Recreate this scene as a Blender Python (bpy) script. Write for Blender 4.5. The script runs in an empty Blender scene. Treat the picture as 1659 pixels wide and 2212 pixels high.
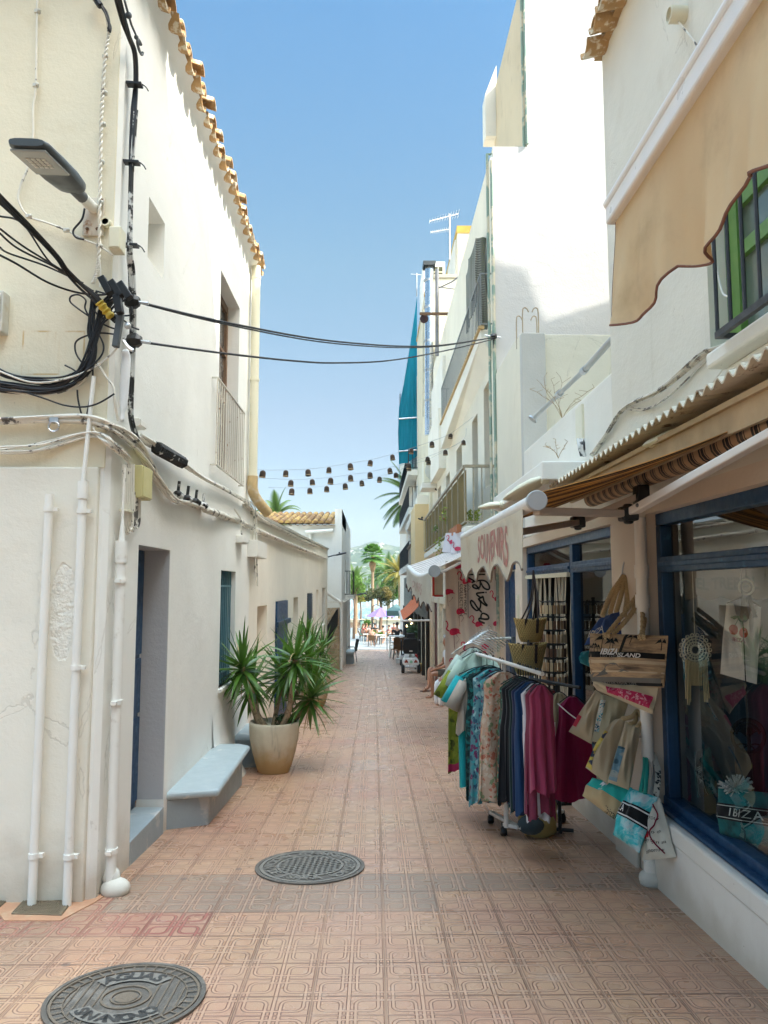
import bpy, math, random
from mathutils import Vector, Matrix
R = math.radians
random.seed(7)
sc = bpy.context.scene
COL = sc.collection
cam_d = bpy.data.cameras.new("camera")
cam_d.sensor_fit = 'VERTICAL'; cam_d.sensor_height = 36.0; cam_d.lens = 27.02
cam_d.clip_start = 0.05; cam_d.clip_end = 8000
cam = bpy.data.objects.new("camera", cam_d); COL.objects.link(cam)
YAW, PIT = R(0.742), R(5.642)
cam.location = (0, 0, 1.5); cam.rotation_euler = (R(90)+PIT, 0, -YAW)
sc.camera = cam
SUN_AZ, SUN_EL = R(65), R(42)          # azimuth from behind the camera towards +X
TO_SUN = Vector((math.sin(SUN_AZ)*math.cos(SUN_EL), -math.cos(SUN_AZ)*math.cos(SUN_EL), math.sin(SUN_EL)))
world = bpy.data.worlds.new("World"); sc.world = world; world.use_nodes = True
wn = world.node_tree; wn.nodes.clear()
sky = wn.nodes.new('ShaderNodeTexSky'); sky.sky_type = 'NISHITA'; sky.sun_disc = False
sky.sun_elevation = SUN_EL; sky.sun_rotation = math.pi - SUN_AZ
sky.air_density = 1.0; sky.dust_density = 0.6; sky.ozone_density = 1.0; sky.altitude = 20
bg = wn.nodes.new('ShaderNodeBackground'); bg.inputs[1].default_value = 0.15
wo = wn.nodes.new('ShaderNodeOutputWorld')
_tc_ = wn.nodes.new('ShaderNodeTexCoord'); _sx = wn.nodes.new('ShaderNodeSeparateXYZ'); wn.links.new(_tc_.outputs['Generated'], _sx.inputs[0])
_rp = wn.nodes.new('ShaderNodeValToRGB'); wn.links.new(_sx.outputs[2], _rp.inputs[0])          # sky tint by elevation, dimmed towards the horizon
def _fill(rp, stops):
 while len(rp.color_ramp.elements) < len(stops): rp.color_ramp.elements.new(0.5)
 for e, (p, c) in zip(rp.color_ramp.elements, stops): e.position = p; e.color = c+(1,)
_fill(_rp, ((0.0, (.023, .0245, .0275)), (.077, (.0275, .0295, .0315)), (.22, (.040, .0385, .036)), (.40, (.043, .052, .046)), (.65, (.034, .0605, .067)), (.80, (.56, .475, .335)), (1.0, (.90, .76, .53))))   # overhead sky brightened, out of view, as added fill for the street
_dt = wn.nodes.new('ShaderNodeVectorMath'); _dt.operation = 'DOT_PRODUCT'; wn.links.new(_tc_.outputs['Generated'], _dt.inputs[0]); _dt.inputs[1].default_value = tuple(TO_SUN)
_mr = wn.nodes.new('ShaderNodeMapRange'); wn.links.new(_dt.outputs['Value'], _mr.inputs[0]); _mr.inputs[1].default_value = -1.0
_rq = wn.nodes.new('ShaderNodeValToRGB'); wn.links.new(_mr.outputs[0], _rq.inputs[0])      # sky scaled up on the sun's side, behind the camera, as warm fill
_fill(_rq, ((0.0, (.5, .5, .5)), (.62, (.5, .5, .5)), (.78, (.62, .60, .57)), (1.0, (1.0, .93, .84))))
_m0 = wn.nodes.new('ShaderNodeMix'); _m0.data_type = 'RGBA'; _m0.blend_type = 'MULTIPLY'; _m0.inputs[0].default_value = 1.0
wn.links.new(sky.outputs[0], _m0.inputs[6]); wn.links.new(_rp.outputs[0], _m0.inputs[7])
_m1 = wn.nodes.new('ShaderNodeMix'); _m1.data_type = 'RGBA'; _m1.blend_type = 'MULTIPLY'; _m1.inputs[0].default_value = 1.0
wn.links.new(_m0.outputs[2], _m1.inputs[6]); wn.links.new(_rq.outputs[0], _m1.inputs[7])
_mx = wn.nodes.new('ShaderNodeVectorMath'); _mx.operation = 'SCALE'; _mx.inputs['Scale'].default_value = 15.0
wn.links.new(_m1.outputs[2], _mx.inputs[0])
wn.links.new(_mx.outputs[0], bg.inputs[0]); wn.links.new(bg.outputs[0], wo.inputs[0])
sun_d = bpy.data.lights.new("sun", 'SUN'); sun_d.energy = 2.0; sun_d.angle = R(0.6); sun_d.color = (1.0, 0.95, 0.87)
sun = bpy.data.objects.new("sun", sun_d); COL.objects.link(sun)
sun.rotation_euler = TO_SUN.to_track_quat('Z', 'Y').to_euler(); sun.location = (8, -20, 25)
sc.view_settings.view_transform = 'Standard'; sc.view_settings.look = 'None'
sc.view_settings.exposure = 1.92; sc.view_settings.gamma = 1.0; sc.view_settings.use_curve_mapping = False
try:
 sc.cycles.max_bounces = 10; sc.cycles.diffuse_bounces = 6; sc.cycles.transparent_max_bounces = 24
 sc.cycles.use_denoising = True; sc.cycles.caustics_reflective = False; sc.cycles.caustics_refractive = False
except Exception: pass
_f = Vector((math.sin(YAW)*math.cos(PIT), math.cos(YAW)*math.cos(PIT), math.sin(PIT)))
_r = Vector((math.cos(YAW), -math.sin(YAW), 0)); _u = _r.cross(_f)
CAM = Vector((0, 0, 1.5))
def ray(x, y): return _f + _r*((x-829.5)/1660.0) - _u*((y-1106)/1660.0)
def P(x, y, Y):
 d = ray(x, y); return CAM + d*(Y/d.y)
def PX(x, y, X):
 d = ray(x, y); return CAM + d*(X/d.x)
def gz(Y): return -0.05*min(Y, 52.0)
def PG(x, y, lift=0.0):
 d = ray(x, y); t = (-1.5+lift)/(d.z+0.05*d.y)
 p = CAM + d*t
 if t < 0 or p.y > 52:
  t = (-4.1+lift)/d.z; p = CAM + d*t
 return p
def spl(pts, n=8, closed=False):
 pts = [Vector(p) for p in pts]
 if len(pts) < 3: return pts
 out = []
 m = len(pts)
 for i in range(m-1):
  p0 = pts[max(i-1, 0)]; p1 = pts[i]; p2 = pts[i+1]; p3 = pts[min(i+2, m-1)]
  for k in range(n):
   t = k/n
   out.append(0.5*((2*p1)+(p2-p0)*t+(2*p0-5*p1+4*p2-p3)*t*t+(3*p1-p0-3*p2+p3)*t**3))
 out.append(pts[-1]); return out
class MB:
 def __init__(s): s.v = []; s.f = []; s.m = []; s.cur = 0
 def add(s, vs, fs):
  o = len(s.v); s.v += [tuple(v) for v in vs]
  for f in fs: s.f.append(tuple(i+o for i in f)); s.m.append(s.cur)
  return s
 def quad(s, a, b, c, d): return s.add([a, b, c, d], [(0, 1, 2, 3)])
 def box(s, x0, x1, y0, y1, z0, z1):
  return s.add([(x0,y0,z0),(x1,y0,z0),(x1,y1,z0),(x0,y1,z0),(x0,y0,z1),(x1,y0,z1),(x1,y1,z1),(x0,y1,z1)],
                     [(0,3,2,1),(4,5,6,7),(0,1,5,4),(1,2,6,5),(2,3,7,6),(3,0,4,7)])
 def obox(s, c, sx, sy, sz, rot=None):
  rot = rot or Matrix.Identity(3); c = Vector(c); vs = []
  for dz in (-1, 1):
   for dx, dy in ((-1,-1),(1,-1),(1,1),(-1,1)):
    vs.append(c + rot @ Vector((dx*sx/2, dy*sy/2, dz*sz/2)))
  return s.add(vs, [(0,3,2,1),(4,5,6,7),(0,1,5,4),(1,2,6,5),(2,3,7,6),(3,0,4,7)])
 def bar(s, a, b, w, h, up=(0,0,1)):
  a, b = Vector(a), Vector(b); d = (b-a); L = d.length; d.normalize()
  u = Vector(up); x = d.cross(u)
  if x.length < 1e-4: x = d.cross(Vector((1,0,0)))
  x.normalize(); u = x.cross(d)
  rot = Matrix((x, d, u)).transposed()
  return s.obox((a+b)/2, w, L, h, rot)
 def tube(s, path, r, n=8, caps=True, r_end=None):
  path = [Vector(p) for p in path]; m = len(path)
  if m < 2: return s
  rr = (lambda t: r(t)) if callable(r) else (lambda t: r if r_end is None else r+(r_end-r)*t)
  vs = []; fs = []
  t0 = (path[1]-path[0]).normalized()
  nrm = t0.cross(Vector((0,0,1)))
  if nrm.length < 1e-3: nrm = t0.cross(Vector((1,0,0)))
  nrm.normalize()
  for i, p in enumerate(path):
   t = (path[min(i+1, m-1)]-path[max(i-1, 0)])
   if t.length < 1e-9: t = t0
   t = t.normalized()
   nrm = (nrm - t*nrm.dot(t))
   if nrm.length < 1e-6: nrm = t.orthogonal()
   nrm.normalize(); b = t.cross(nrm); q = rr(i/(m-1))
   for k in range(n):
    a = 2*math.pi*k/n; vs.append(p + nrm*(math.cos(a)*q) + b*(math.sin(a)*q))
  for i in range(m-1):
   for k in range(n):
    k2 = (k+1) % n; fs.append((i*n+k, i*n+k2, (i+1)*n+k2, (i+1)*n+k))
  if caps:
   fs.append(tuple(range(n-1, -1, -1))); fs.append(tuple((m-1)*n+k for k in range(n)))
  return s.add(vs, fs)
 def cyl(s, a, b, r, n=12, r_end=None): return s.tube([a, b], r, n, True, r_end)
 def lathe(s, prof, c=(0,0,0), n=24, axis='z', wob=None):
  c = Vector(c); vs = []; fs = []; m = len(prof)
  for i, (r, z) in enumerate(prof):
   for k in range(n):
    a = 2*math.pi*k/n; q = r*(wob(a, i) if wob else 1)
    x, y = math.cos(a)*q, math.sin(a)*q
    vs.append(c + (Vector((x, y, z)) if axis == 'z' else Vector((z, x, y)) if axis == 'x' else Vector((y, z, x))))
  for i in range(m-1):
   for k in range(n):
    k2 = (k+1) % n; fs.append((i*n+k, i*n+k2, (i+1)*n+k2, (i+1)*n+k))
  if prof[0][0] > 1e-6: fs.append(tuple(range(n-1, -1, -1)))
  if prof[-1][0] > 1e-6: fs.append(tuple((m-1)*n+k for k in range(n)))
  return s.add(vs, fs)
 def ball(s, c, rx, ry=None, rz=None, n=12, m=8):
  ry = ry or rx; rz = rz or rx; c = Vector(c); vs = []; fs = []
  for i in range(m+1):
   t = math.pi*i/m
   for k in range(n):
    a = 2*math.pi*k/n
    vs.append(c+Vector((rx*math.sin(t)*math.cos(a), ry*math.sin(t)*math.sin(a), rz*math.cos(t))))
  for i in range(m):
   for k in range(n):
    k2 = (k+1) % n; fs.append((i*n+k, (i+1)*n+k, (i+1)*n+k2, i*n+k2))
  return s.add(vs, fs)
 def grid(s, fn, nu, nv, closed_u=False):
  vs = [fn(i/nu, j/nv) for j in range(nv+1) for i in range(nu+1)]
  w = nu+1
  return s.add(vs, [(j*w+i, j*w+i+1, (j+1)*w+i+1, (j+1)*w+i) for j in range(nv) for i in range(nu)])
 def sheet(s, fn, nu, nv, th):
  """closed thin sheet: fn(u,v) -> point, th = thickness vector or float along local normal"""
  w = nu+1; pts = [[Vector(fn(i/nu, j/nv)) for i in range(w)] for j in range(nv+1)]
  top = []; bot = []
  for j in range(nv+1):
   for i in range(w):
    du = pts[j][min(i+1, nu)]-pts[j][max(i-1, 0)]; dv = pts[min(j+1, nv)][i]-pts[max(j-1, 0)][i]
    nn = du.cross(dv)
    nn = nn.normalized() if nn.length > 1e-9 else Vector((0,0,1))
    top.append(pts[j][i]+nn*th/2); bot.append(pts[j][i]-nn*th/2)
  N = len(top); fs = []
  for j in range(nv):
   for i in range(nu):
    a, b, c, d = j*w+i, j*w+i+1, (j+1)*w+i+1, (j+1)*w+i
    fs.append((a, b, c, d)); fs.append((N+d, N+c, N+b, N+a))
  for i in range(nu):
   fs.append((i+1, i, N+i, N+i+1)); q = nv*w; fs.append((q+i, q+i+1, N+q+i+1, N+q+i))
  for j in range(nv):
   fs.append((j*w, (j+1)*w, N+(j+1)*w, N+j*w)); q = nu; fs.append(((j+1)*w+q, j*w+q, N+j*w+q, N+(j+1)*w+q))
  return s.add(top+bot, fs)
 def prism(s, poly, fn, d0, d1):
  """poly 2D outline; fn(a,b,d)->3D; extruded from d0 to d1"""
  n = len(poly)
  vs = [fn(a, b, d0) for a, b in poly]+[fn(a, b, d1) for a, b in poly]
  return s.add(vs, [tuple(range(n-1, -1, -1)), tuple(range(n, 2*n))]+[(i, (i+1) % n, n+(i+1) % n, n+i) for i in range(n)])
 def build(s, name, mat, parent=None, smooth=False, bevel=0.0, kind=None, seg=2):
  me = bpy.data.meshes.new(name); me.from_pydata(s.v, [], s.f)
  mats = mat if isinstance(mat, (list, tuple)) else [mat]
  for q in mats: me.materials.append(q)
  if len(mats) > 1:
   me.polygons.foreach_set('material_index', s.m)
  if smooth: me.polygons.foreach_set('use_smooth', [True]*len(me.polygons))
  me.update()
  o = bpy.data.objects.new(name, me); COL.objects.link(o)
  if smooth == 'auto':
   try: me.set_sharp_from_angle(angle=R(40))
   except Exception: pass
  if bevel > 0:
   b = o.modifiers.new('bevel', 'BEVEL'); b.width = bevel; b.segments = seg; b.limit_method = 'ANGLE'; b.angle_limit = R(40)
  if parent is not None:
   o.parent = parent
   b = parent; off = Vector((0,0,0))
   while b is not None: off += b.location; b = b.parent
   o.location = -off
  if kind: o['kind'] = kind
  return o
def T(name, label, cat, loc=(0,0,0), group=None):
 o = bpy.data.objects.new(name, None); o.empty_display_size = 0.2; COL.objects.link(o); o.location = loc
 return tag(o, label, cat, group)
def tag(o, label, cat, group=None):
 o['label'] = label; o['category'] = cat
 if group: o['group'] = group
 return o
def S(o): o['kind'] = 'structure'; return o
KIDS = {}
def kids(o): return [c for c in bpy.data.objects if c.parent == o]
def dup(o, label=None, parent=None, off=None, rotz=0):
 c = o.copy(); COL.objects.link(c)
 if parent is not None: c.parent = parent
 if label: c['label'] = label
 if off is not None: c.location = Vector(o.location)+Vector(off)
 if rotz: c.rotation_euler[2] += rotz
 for k in kids(o): dup(k, parent=c)
 return c
def local(parent):
 """shape built in local coordinates of an Empty: use build(...) then zero the offset"""
 def go(o):
  o.location = (0,0,0); return o
 return go
_tc = {}
def text_geo(txt, size=1.0, bold=0.0, shear=0.0, spacing=1.0, align='CENTER', res=3):
 key = (txt, size, bold, shear, spacing, align)
 if key in _tc: return _tc[key]
 cu = bpy.data.curves.new('lettering', 'FONT'); cu.body = txt; cu.size = size; cu.offset = bold; cu.shear = shear
 cu.space_character = spacing; cu.align_x = align; cu.align_y = 'CENTER'; cu.resolution_u = res
 ob = bpy.data.objects.new('lettering', cu); COL.objects.link(ob)
 dg = bpy.context.evaluated_depsgraph_get()
 me = bpy.data.meshes.new_from_object(ob.evaluated_get(dg))
 vs = [tuple(v.co) for v in me.vertices]; fs = [tuple(p.vertices) for p in me.polygons]
 bpy.data.meshes.remove(me); bpy.data.objects.remove(ob); bpy.data.curves.remove(cu)
 _tc[key] = (vs, fs); return _tc[key]
def put_text(mb, txt, fn, size=1.0, **k):
 vs, fs = text_geo(txt, size, **k)
 mb.add([fn(v[0], v[1]) for v in vs], fs); return mb
class NT:
 def __init__(s, name):
  s.mat = bpy.data.materials.new(name); s.mat.use_nodes = True; s.t = s.mat.node_tree; s.t.nodes.clear()
  s.out = s.t.nodes.new('ShaderNodeOutputMaterial'); s.bsdf = s.t.nodes.new('ShaderNodeBsdfPrincipled')
  s.t.links.new(s.bsdf.outputs[0], s.out.inputs[0])
 def n(s, ty, **k):
  q = s.t.nodes.new(ty)
  for a, b in k.items(): setattr(q, a, b)
  return q
 def l(s, a, b): s.t.links.new(a, b)
 def set(s, name, v):
  i = s.bsdf.inputs[name]
  if isinstance(v, bpy.types.NodeSocket): s.l(v, i)
  else: i.default_value = v
 def m(s, op, a, b=None, c=None):
  q = s.n('ShaderNodeMath', operation=op)
  for i, v in enumerate((a, b, c)):
   if v is None: continue
   if isinstance(v, bpy.types.NodeSocket): s.l(v, q.inputs[i])
   else: q.inputs[i].default_value = v
  return q.outputs[0]
 def pos(s): return s.n('ShaderNodeNewGeometry').outputs['Position']
 def obj(s): return s.n('ShaderNodeTexCoord').outputs['Object']
 def sep(s, v):
  q = s.n('ShaderNodeSeparateXYZ'); s.l(v, q.inputs[0]); return q.outputs[0], q.outputs[1], q.outputs[2]
 def scale(s, v, sx, sy, sz):
  q = s.n('ShaderNodeMapping'); s.l(v, q.inputs[0]); q.inputs['Scale'].default_value = (sx, sy, sz); return q.outputs[0]
 def noise(s, v, sc=5.0, det=3.0, rough=.55, dist=0.0):
  q = s.n('ShaderNodeTexNoise'); s.l(v, q.inputs['Vector']); q.inputs['Scale'].default_value = sc
  q.inputs['Detail'].default_value = det; q.inputs['Roughness'].default_value = rough; q.inputs['Distortion'].default_value = dist
  return q.outputs['Fac']
 def vor(s, v, sc=5.0, feat='F1', out='Distance'):
  q = s.n('ShaderNodeTexVoronoi', feature=feat); s.l(v, q.inputs['Vector']); q.inputs['Scale'].default_value = sc
  return q.outputs[out]
 def ss(s, v, a, b, lo=0.0, hi=1.0):
  q = s.n('ShaderNodeMapRange', interpolation_type='SMOOTHSTEP'); s.l(v, q.inputs[0])
  for i, x in enumerate((a, b, lo, hi)): q.inputs[i+1].default_value = x
  return q.outputs[0]
 def mix(s, f, a, b, mode='MIX'):
  q = s.n('ShaderNodeMix', data_type='RGBA', blend_type=mode)
  for i, v in ((0, f), (6, a), (7, b)):
   if isinstance(v, bpy.types.NodeSocket): s.l(v, q.inputs[i])
   elif i == 0: q.inputs[0].default_value = v
   else: q.inputs[i].default_value = tuple(v)+((1.0,) if len(v) == 3 else ())
  return q.outputs[2]
 def ramp(s, v, stops, interp='LINEAR'):
  q = s.n('ShaderNodeValToRGB'); s.l(v, q.inputs[0]); e = q.color_ramp; e.interpolation = interp
  while len(e.elements) < len(stops): e.elements.new(0.5)
  for i, (p, c) in enumerate(stops): e.elements[i].position = p; e.elements[i].color = tuple(c)+(1.0,)
  return q.outputs[0]
 def bump(s, h, st=.3, dist=.01, prev=None):
  q = s.n('ShaderNodeBump'); s.l(h, q.inputs['Height']); q.inputs['Strength'].default_value = st; q.inputs['Distance'].default_value = dist
  if prev is not None: s.l(prev, q.inputs['Normal'])
  return q.outputs[0]
def M(name, col, rough=.6, var=.12, sc=4.0, bump=0.0, bsc=60.0, metal=0.0, spec=.4, dirt=None, dsc=1.5, dth=(.52, .75), coords='pos', sub=0.0, coat=0.0, trans=0.0):
 t = NT(name); v = t.pos() if coords == 'pos' else t.obj()
 f = t.noise(v, sc, 4)
 d = tuple(max(0, c*(1-var)) for c in col); u = tuple(min(1, c*(1+var)) for c in col)
 c = t.mix(f, d, u)
 if dirt:
  g = t.ss(t.noise(v, dsc, 6, .65), dth[0], dth[1]); c = t.mix(g, c, dirt)
 t.set('Base Color', c)
 t.set('Roughness', t.ss(t.noise(v, sc*2.3, 3), .25, .75, max(.03, rough-.1), min(1, rough+.1)))
 t.set('Metallic', metal); t.set('Specular IOR Level', spec); t.set('Coat Weight', coat)
 if sub: t.set('Subsurface Weight', sub); t.set('Subsurface Radius', (.02, .01, .005))
 if bump: t.set('Normal', t.bump(t.noise(v, bsc, 5, .6), bump, .01))
 if trans:
  tr = t.n('ShaderNodeBsdfTranslucent'); t.l(c, tr.inputs[0]); mx = t.n('ShaderNodeMixShader'); mx.inputs[0].default_value = trans
  t.l(t.bsdf.outputs[0], mx.inputs[1]); t.l(tr.outputs[0], mx.inputs[2]); t.l(mx.outputs[0], t.out.inputs[0])
 return t.mat
def plaster(name, col, stain=(.55, .48, .36), amt=.35, relief=.35, streak=.25, low=(.52, .46, .37), lowh=None, patch=None, rust=None):
 t = NT(name); v = t.pos()
 big = t.noise(v, .55, 5, .6, .4); mid = t.noise(v, 2.7, 5, .6); fine = t.noise(v, 38, 4, .7)
 c = t.mix(t.ss(big, .35, .7), tuple(x*.93 for x in col), tuple(min(1, x*1.03) for x in col))
 c = t.mix(t.m('MULTIPLY', t.ss(mid, .55, .8), amt), c, stain)
 st = t.noise(t.scale(v, 7, 7, .45), 1.0, 5, .65)
 c = t.mix(t.m('MULTIPLY', t.ss(st, .58, .8), streak), c, tuple(x*.8 for x in stain))
 spk = t.vor(v, 9.0); c = t.mix(t.m('MULTIPLY', t.ss(spk, .035, .02), t.ss(mid, .5, .6)), c, (.3, .25, .2))
 crk = t.vor(t.scale(v, 1, 1, .7), .9, 'DISTANCE_TO_EDGE')
 wv = t.noise(v, 6, 4); crk = t.m('ADD', crk, t.m('MULTIPLY', t.m('SUBTRACT', wv, .5), .09))
 ck = t.m('MULTIPLY', t.ss(t.m('ABSOLUTE', crk), .0035, .001), t.ss(big, .53, .58))
 c = t.mix(t.m('MULTIPLY', ck, .28), c, (.4, .36, .3))
 if lowh is not None:
  x, y, z = t.sep(v); zz = t.m('ADD', z, t.m('MULTIPLY', t.m('MINIMUM', y, 52.0), .05))
  g = t.ss(t.m('ADD', zz, t.m('MULTIPLY', t.m('SUBTRACT', mid, .5), lowh*1.6)), lowh, 0.0)
  c = t.mix(t.m('MULTIPLY', g, .75), c, low)
 pm = None
 if patch:
  x, y, z = t.sep(v); X0, Z0, rx, rz = patch
  ex = t.m('POWER', t.m('DIVIDE', t.m('SUBTRACT', x, X0), rx), 2.0); ez = t.m('POWER', t.m('DIVIDE', t.m('SUBTRACT', z, Z0), rz), 2.0)
  pm = t.ss(t.m('ADD', t.m('ADD', ex, ez), t.m('MULTIPLY', t.m('SUBTRACT', t.noise(v, 12, 4), .5), .9)), 1.05, .95); c = t.mix(t.m('MULTIPLY', pm, .35), c, (.84, .82, .76))
 if rust:
  x, y, z = t.sep(v); X0, Z0, hw, hh = rust; ax_ = t.m('ABSOLUTE', t.m('SUBTRACT', x, X0)); az_ = t.m('ABSOLUTE', t.m('SUBTRACT', z, Z0))
  bx = t.m('MAXIMUM', t.m('SUBTRACT', ax_, hw), t.m('SUBTRACT', az_, hh)); ln_ = t.m('MULTIPLY', t.ss(t.m('ABSOLUTE', bx), .008, .001), t.ss(t.noise(v, 9, 3), .38, .6))
  dr = t.m('MULTIPLY', t.m('MULTIPLY', t.m('LESS_THAN', bx, 0.0), t.ss(t.noise(t.scale(v, 22, 1, 1.2), 1, 4), .5, .75)), .55); c = t.mix(t.m('MAXIMUM', t.m('MULTIPLY', ln_, .8), dr), c, (.55, .36, .13))
 t.set('Base Color', c); t.set('Roughness', .85); t.set('Specular IOR Level', .25)
 trowel = t.noise(t.scale(v, 1, 1, 1.6), 4.0, 4, .5, .4)
 h = t.m('ADD', t.m('MULTIPLY', trowel, .45), t.m('ADD', t.m('MULTIPLY', fine, .22), t.m('MULTIPLY', ck, -.15)))
 if pm is not None: h = t.m('ADD', h, t.m('MULTIPLY', pm, t.m('SUBTRACT', t.m('MULTIPLY', t.noise(v, 22, 4, .6), 3.5), 2.2)))
 t.set('Normal', t.bump(h, relief, .03))
 return t.mat
def glass(name='window_glass', tint=(.9,.95,.93), refl=.12):
 t = NT(name); t.t.nodes.remove(t.bsdf)
 tr = t.n('ShaderNodeBsdfTransparent'); tr.inputs[0].default_value = tuple(tint)+(1,)
 gl = t.n('ShaderNodeBsdfGlossy'); gl.inputs['Roughness'].default_value = .015
 fr = t.n('ShaderNodeFresnel'); fr.inputs[0].default_value = 1.52
 mx = t.n('ShaderNodeMixShader')
 k = t.m('MULTIPLY', fr.outputs[0], 2.0*refl); k = t.m('MINIMUM', t.m('ADD', k, .01), 1.0)
 t.l(k, mx.inputs[0]); t.l(tr.outputs[0], mx.inputs[1]); t.l(gl.outputs[0], mx.inputs[2]); t.l(mx.outputs[0], t.out.inputs[0])
 return t.mat
def stripes(name, axis, period, stops, rough=.8, trans=.25, off=0.0, var=.1):
 t = NT(name); v = t.pos(); x = t.sep(v)[axis]
 f = t.m('FRACT', t.m('ADD', t.m('DIVIDE', x, period), 50.0+off))
 c = t.ramp(f, stops, 'CONSTANT'); nz = t.noise(v, 6, 4)
 c = t.mix(t.m('MULTIPLY', t.ss(nz, .4, .8), var*3), c, (.35, .28, .2)); t.set('Base Color', c); t.set('Roughness', rough)
 t.set('Normal', t.bump(t.noise(v, 7, 3), .25, .02))
 if trans:
  tr = t.n('ShaderNodeBsdfTranslucent'); t.l(c, tr.inputs[0]); mx = t.n('ShaderNodeMixShader'); mx.inputs[0].default_value = trans
  t.l(t.bsdf.outputs[0], mx.inputs[1]); t.l(tr.outputs[0], mx.inputs[2]); t.l(mx.outputs[0], t.out.inputs[0])
 return t.mat
def pattern(name, base, cols, sc=22.0, rough=.85, sx=1.0, sy=1.0, sz=1.0, fold=14.0):
 """printed cloth: voronoi patches in several colours"""
 t = NT(name); v = t.scale(t.pos(), sx, sy, sz)
 nz = t.n('ShaderNodeTexNoise'); t.l(v, nz.inputs['Vector']); nz.inputs['Scale'].default_value = sc*.6
 q = t.n('ShaderNodeMix', data_type='VECTOR'); q.inputs[0].default_value = .06
 t.l(v, q.inputs[4]); t.l(nz.outputs['Color'], q.inputs[5]); w = q.outputs[1]
 vq = t.n('ShaderNodeTexVoronoi'); t.l(w, vq.inputs['Vector']); vq.inputs['Scale'].default_value = sc
 cx = t.sep(vq.outputs['Color'])[0]; st = [(i/len(cols), c) for i, c in enumerate(cols)]
 c = t.ramp(cx, st, 'CONSTANT')
 g = t.ss(vq.outputs['Distance'], .46, .58)
 c = t.mix(g, c, base); c = t.mix(t.ss(t.noise(v, sc*2.2, 3), .60, .66), c, base)
 t.set('Base Color', c); t.set('Roughness', rough); t.set('Specular IOR Level', .2)
 t.set('Normal', t.bump(t.noise(t.scale(t.pos(), 1, 1, .08), fold, 3), .35, .02))
 return t.mat
def cloth(name, col, rough=.85, fold=16.0, var=.12, st=.35):
 t = NT(name); v = t.pos(); f = t.noise(v, 5, 4)
 t.set('Base Color', t.mix(f, tuple(c*(1-var) for c in col), tuple(min(1, c*(1+var)) for c in col)))
 t.set('Roughness', rough); t.set('Specular IOR Level', .2); t.set('Sheen Weight', .15)
 h = t.m('ADD', t.noise(t.scale(v, 1, 1, .1), fold, 3), t.m('MULTIPLY', t.noise(v, 220, 2), .08))
 t.set('Normal', t.bump(h, st, .02)); return t.mat
W_CREAM = plaster('cream_plaster', (.84, .80, .70), amt=.25, lowh=.45)
W_WHITE = plaster('white_plaster', (.85, .84, .79), amt=.15, streak=.12, relief=.3, lowh=.35)
W_FIRE = plaster('rough_white_plaster', (.62, .615, .60), amt=.14, streak=.12, relief=.42)
W_PALE = plaster('pale_plaster', (.80, .77, .69), amt=.2, streak=.3)
W_TAN = plaster('tan_plaster', (.66, .55, .38), stain=(.35, .27, .16), amt=.6, streak=.5)
W_STAIN = plaster('stained_plaster', (.74, .68, .52), stain=(.42, .32, .15), amt=.6, streak=.5)
W_SHOP = plaster('shop_plaster', (.72, .62, .50), amt=.2, streak=.1, relief=.2, lowh=.3)
W_SHOPLOW = plaster('shop_base_plaster', (.80, .78, .72), amt=.15, streak=.1, relief=.2, lowh=.25)
W_REVEAL = plaster('grey_reveal_plaster', (.52, .52, .53), amt=.1, streak=.05, relief=.5)
GREYSTEP = M('grey_blue_paint', (.30, .35, .37), .55, .15, 6, .15, 40, dirt=(.45, .46, .44), dsc=4, dth=(.55, .62))
GREYTOP = M('pale_blue_paint', (.40, .47, .49), .45, .1, 5, .15, 40, dirt=(.6, .62, .6), dsc=5, dth=(.6, .66))
BLUE = M('blue_paint', (.015, .06, .14), .38, .25, 9, .12, 60, dirt=(.05, .15, .28), dsc=8, dth=(.6, .7))
BLUEDK = M('dark_blue_paint', (.02, .05, .10), .4, .2, 9)
WHITEP = M('white_pvc', (.80, .78, .72), .5, .06, 3, .08, 30, dirt=(.55, .50, .42), dsc=5, dth=(.62, .75))
CREAMP = M('cream_pvc', (.72, .68, .52), .45, .06, 3, dirt=(.5, .45, .33), dsc=6, dth=(.62, .75))
GREYPIPE = M('grey_pipe', (.55, .55, .50), .5, .1, 4, dirt=(.42, .33, .2), dsc=3)
BLACKC = M('black_cable', (.015, .015, .017), .5, .3, 12)
WHITEC = M('painted_cable', (.72, .69, .61), .6, .12, 14, .2, 60, dirt=(.12, .11, .10), dsc=9, dth=(.56, .62))
MIXC = M('half_painted_cable', (.60, .60, .58), .6, .2, 14, dirt=(.02, .02, .02), dsc=7, dth=(.46, .52))
IRON = M('black_iron', (.03, .03, .032), .5, .3, 10, .1, 80)
RUST = M('rusty_iron', (.16, .09, .05), .8, .35, 12, .2, 80)
STEEL = M('galvanised_steel', (.52, .53, .54), .38, .12, 6, metal=.85)
ALU = M('brushed_aluminium', (.62, .62, .61), .35, .05, 6, metal=.7)
WALU = M('white_aluminium', (.66, .63, .58), .4, .08, 6, spec=.5)
DKARM = M('brown_arm_paint', (.46, .40, .34), .45, .12, 5)  # browner and darker than the white aluminium parts
BLACKP = M('black_plastic', (.012, .012, .012), .45, .3, 10)
DKGREY = M('grey_plastic', (.09, .10, .11), .5, .15, 8)
WOOD = M('weathered_wood', (.20, .12, .07), .7, .3, 14, .3, 60)
TERRA = M('lichen_roof_tile', (.44, .27, .12), .9, .35, 9, .5, 45, dirt=(.68, .60, .46), dsc=11, dth=(.5, .6))
TERRA2 = M('dark_roof_tile', (.24, .13, .06), .9, .35, 6, .4, 40, dirt=(.50, .32, .10), dsc=2, dth=(.45, .6))
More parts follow.
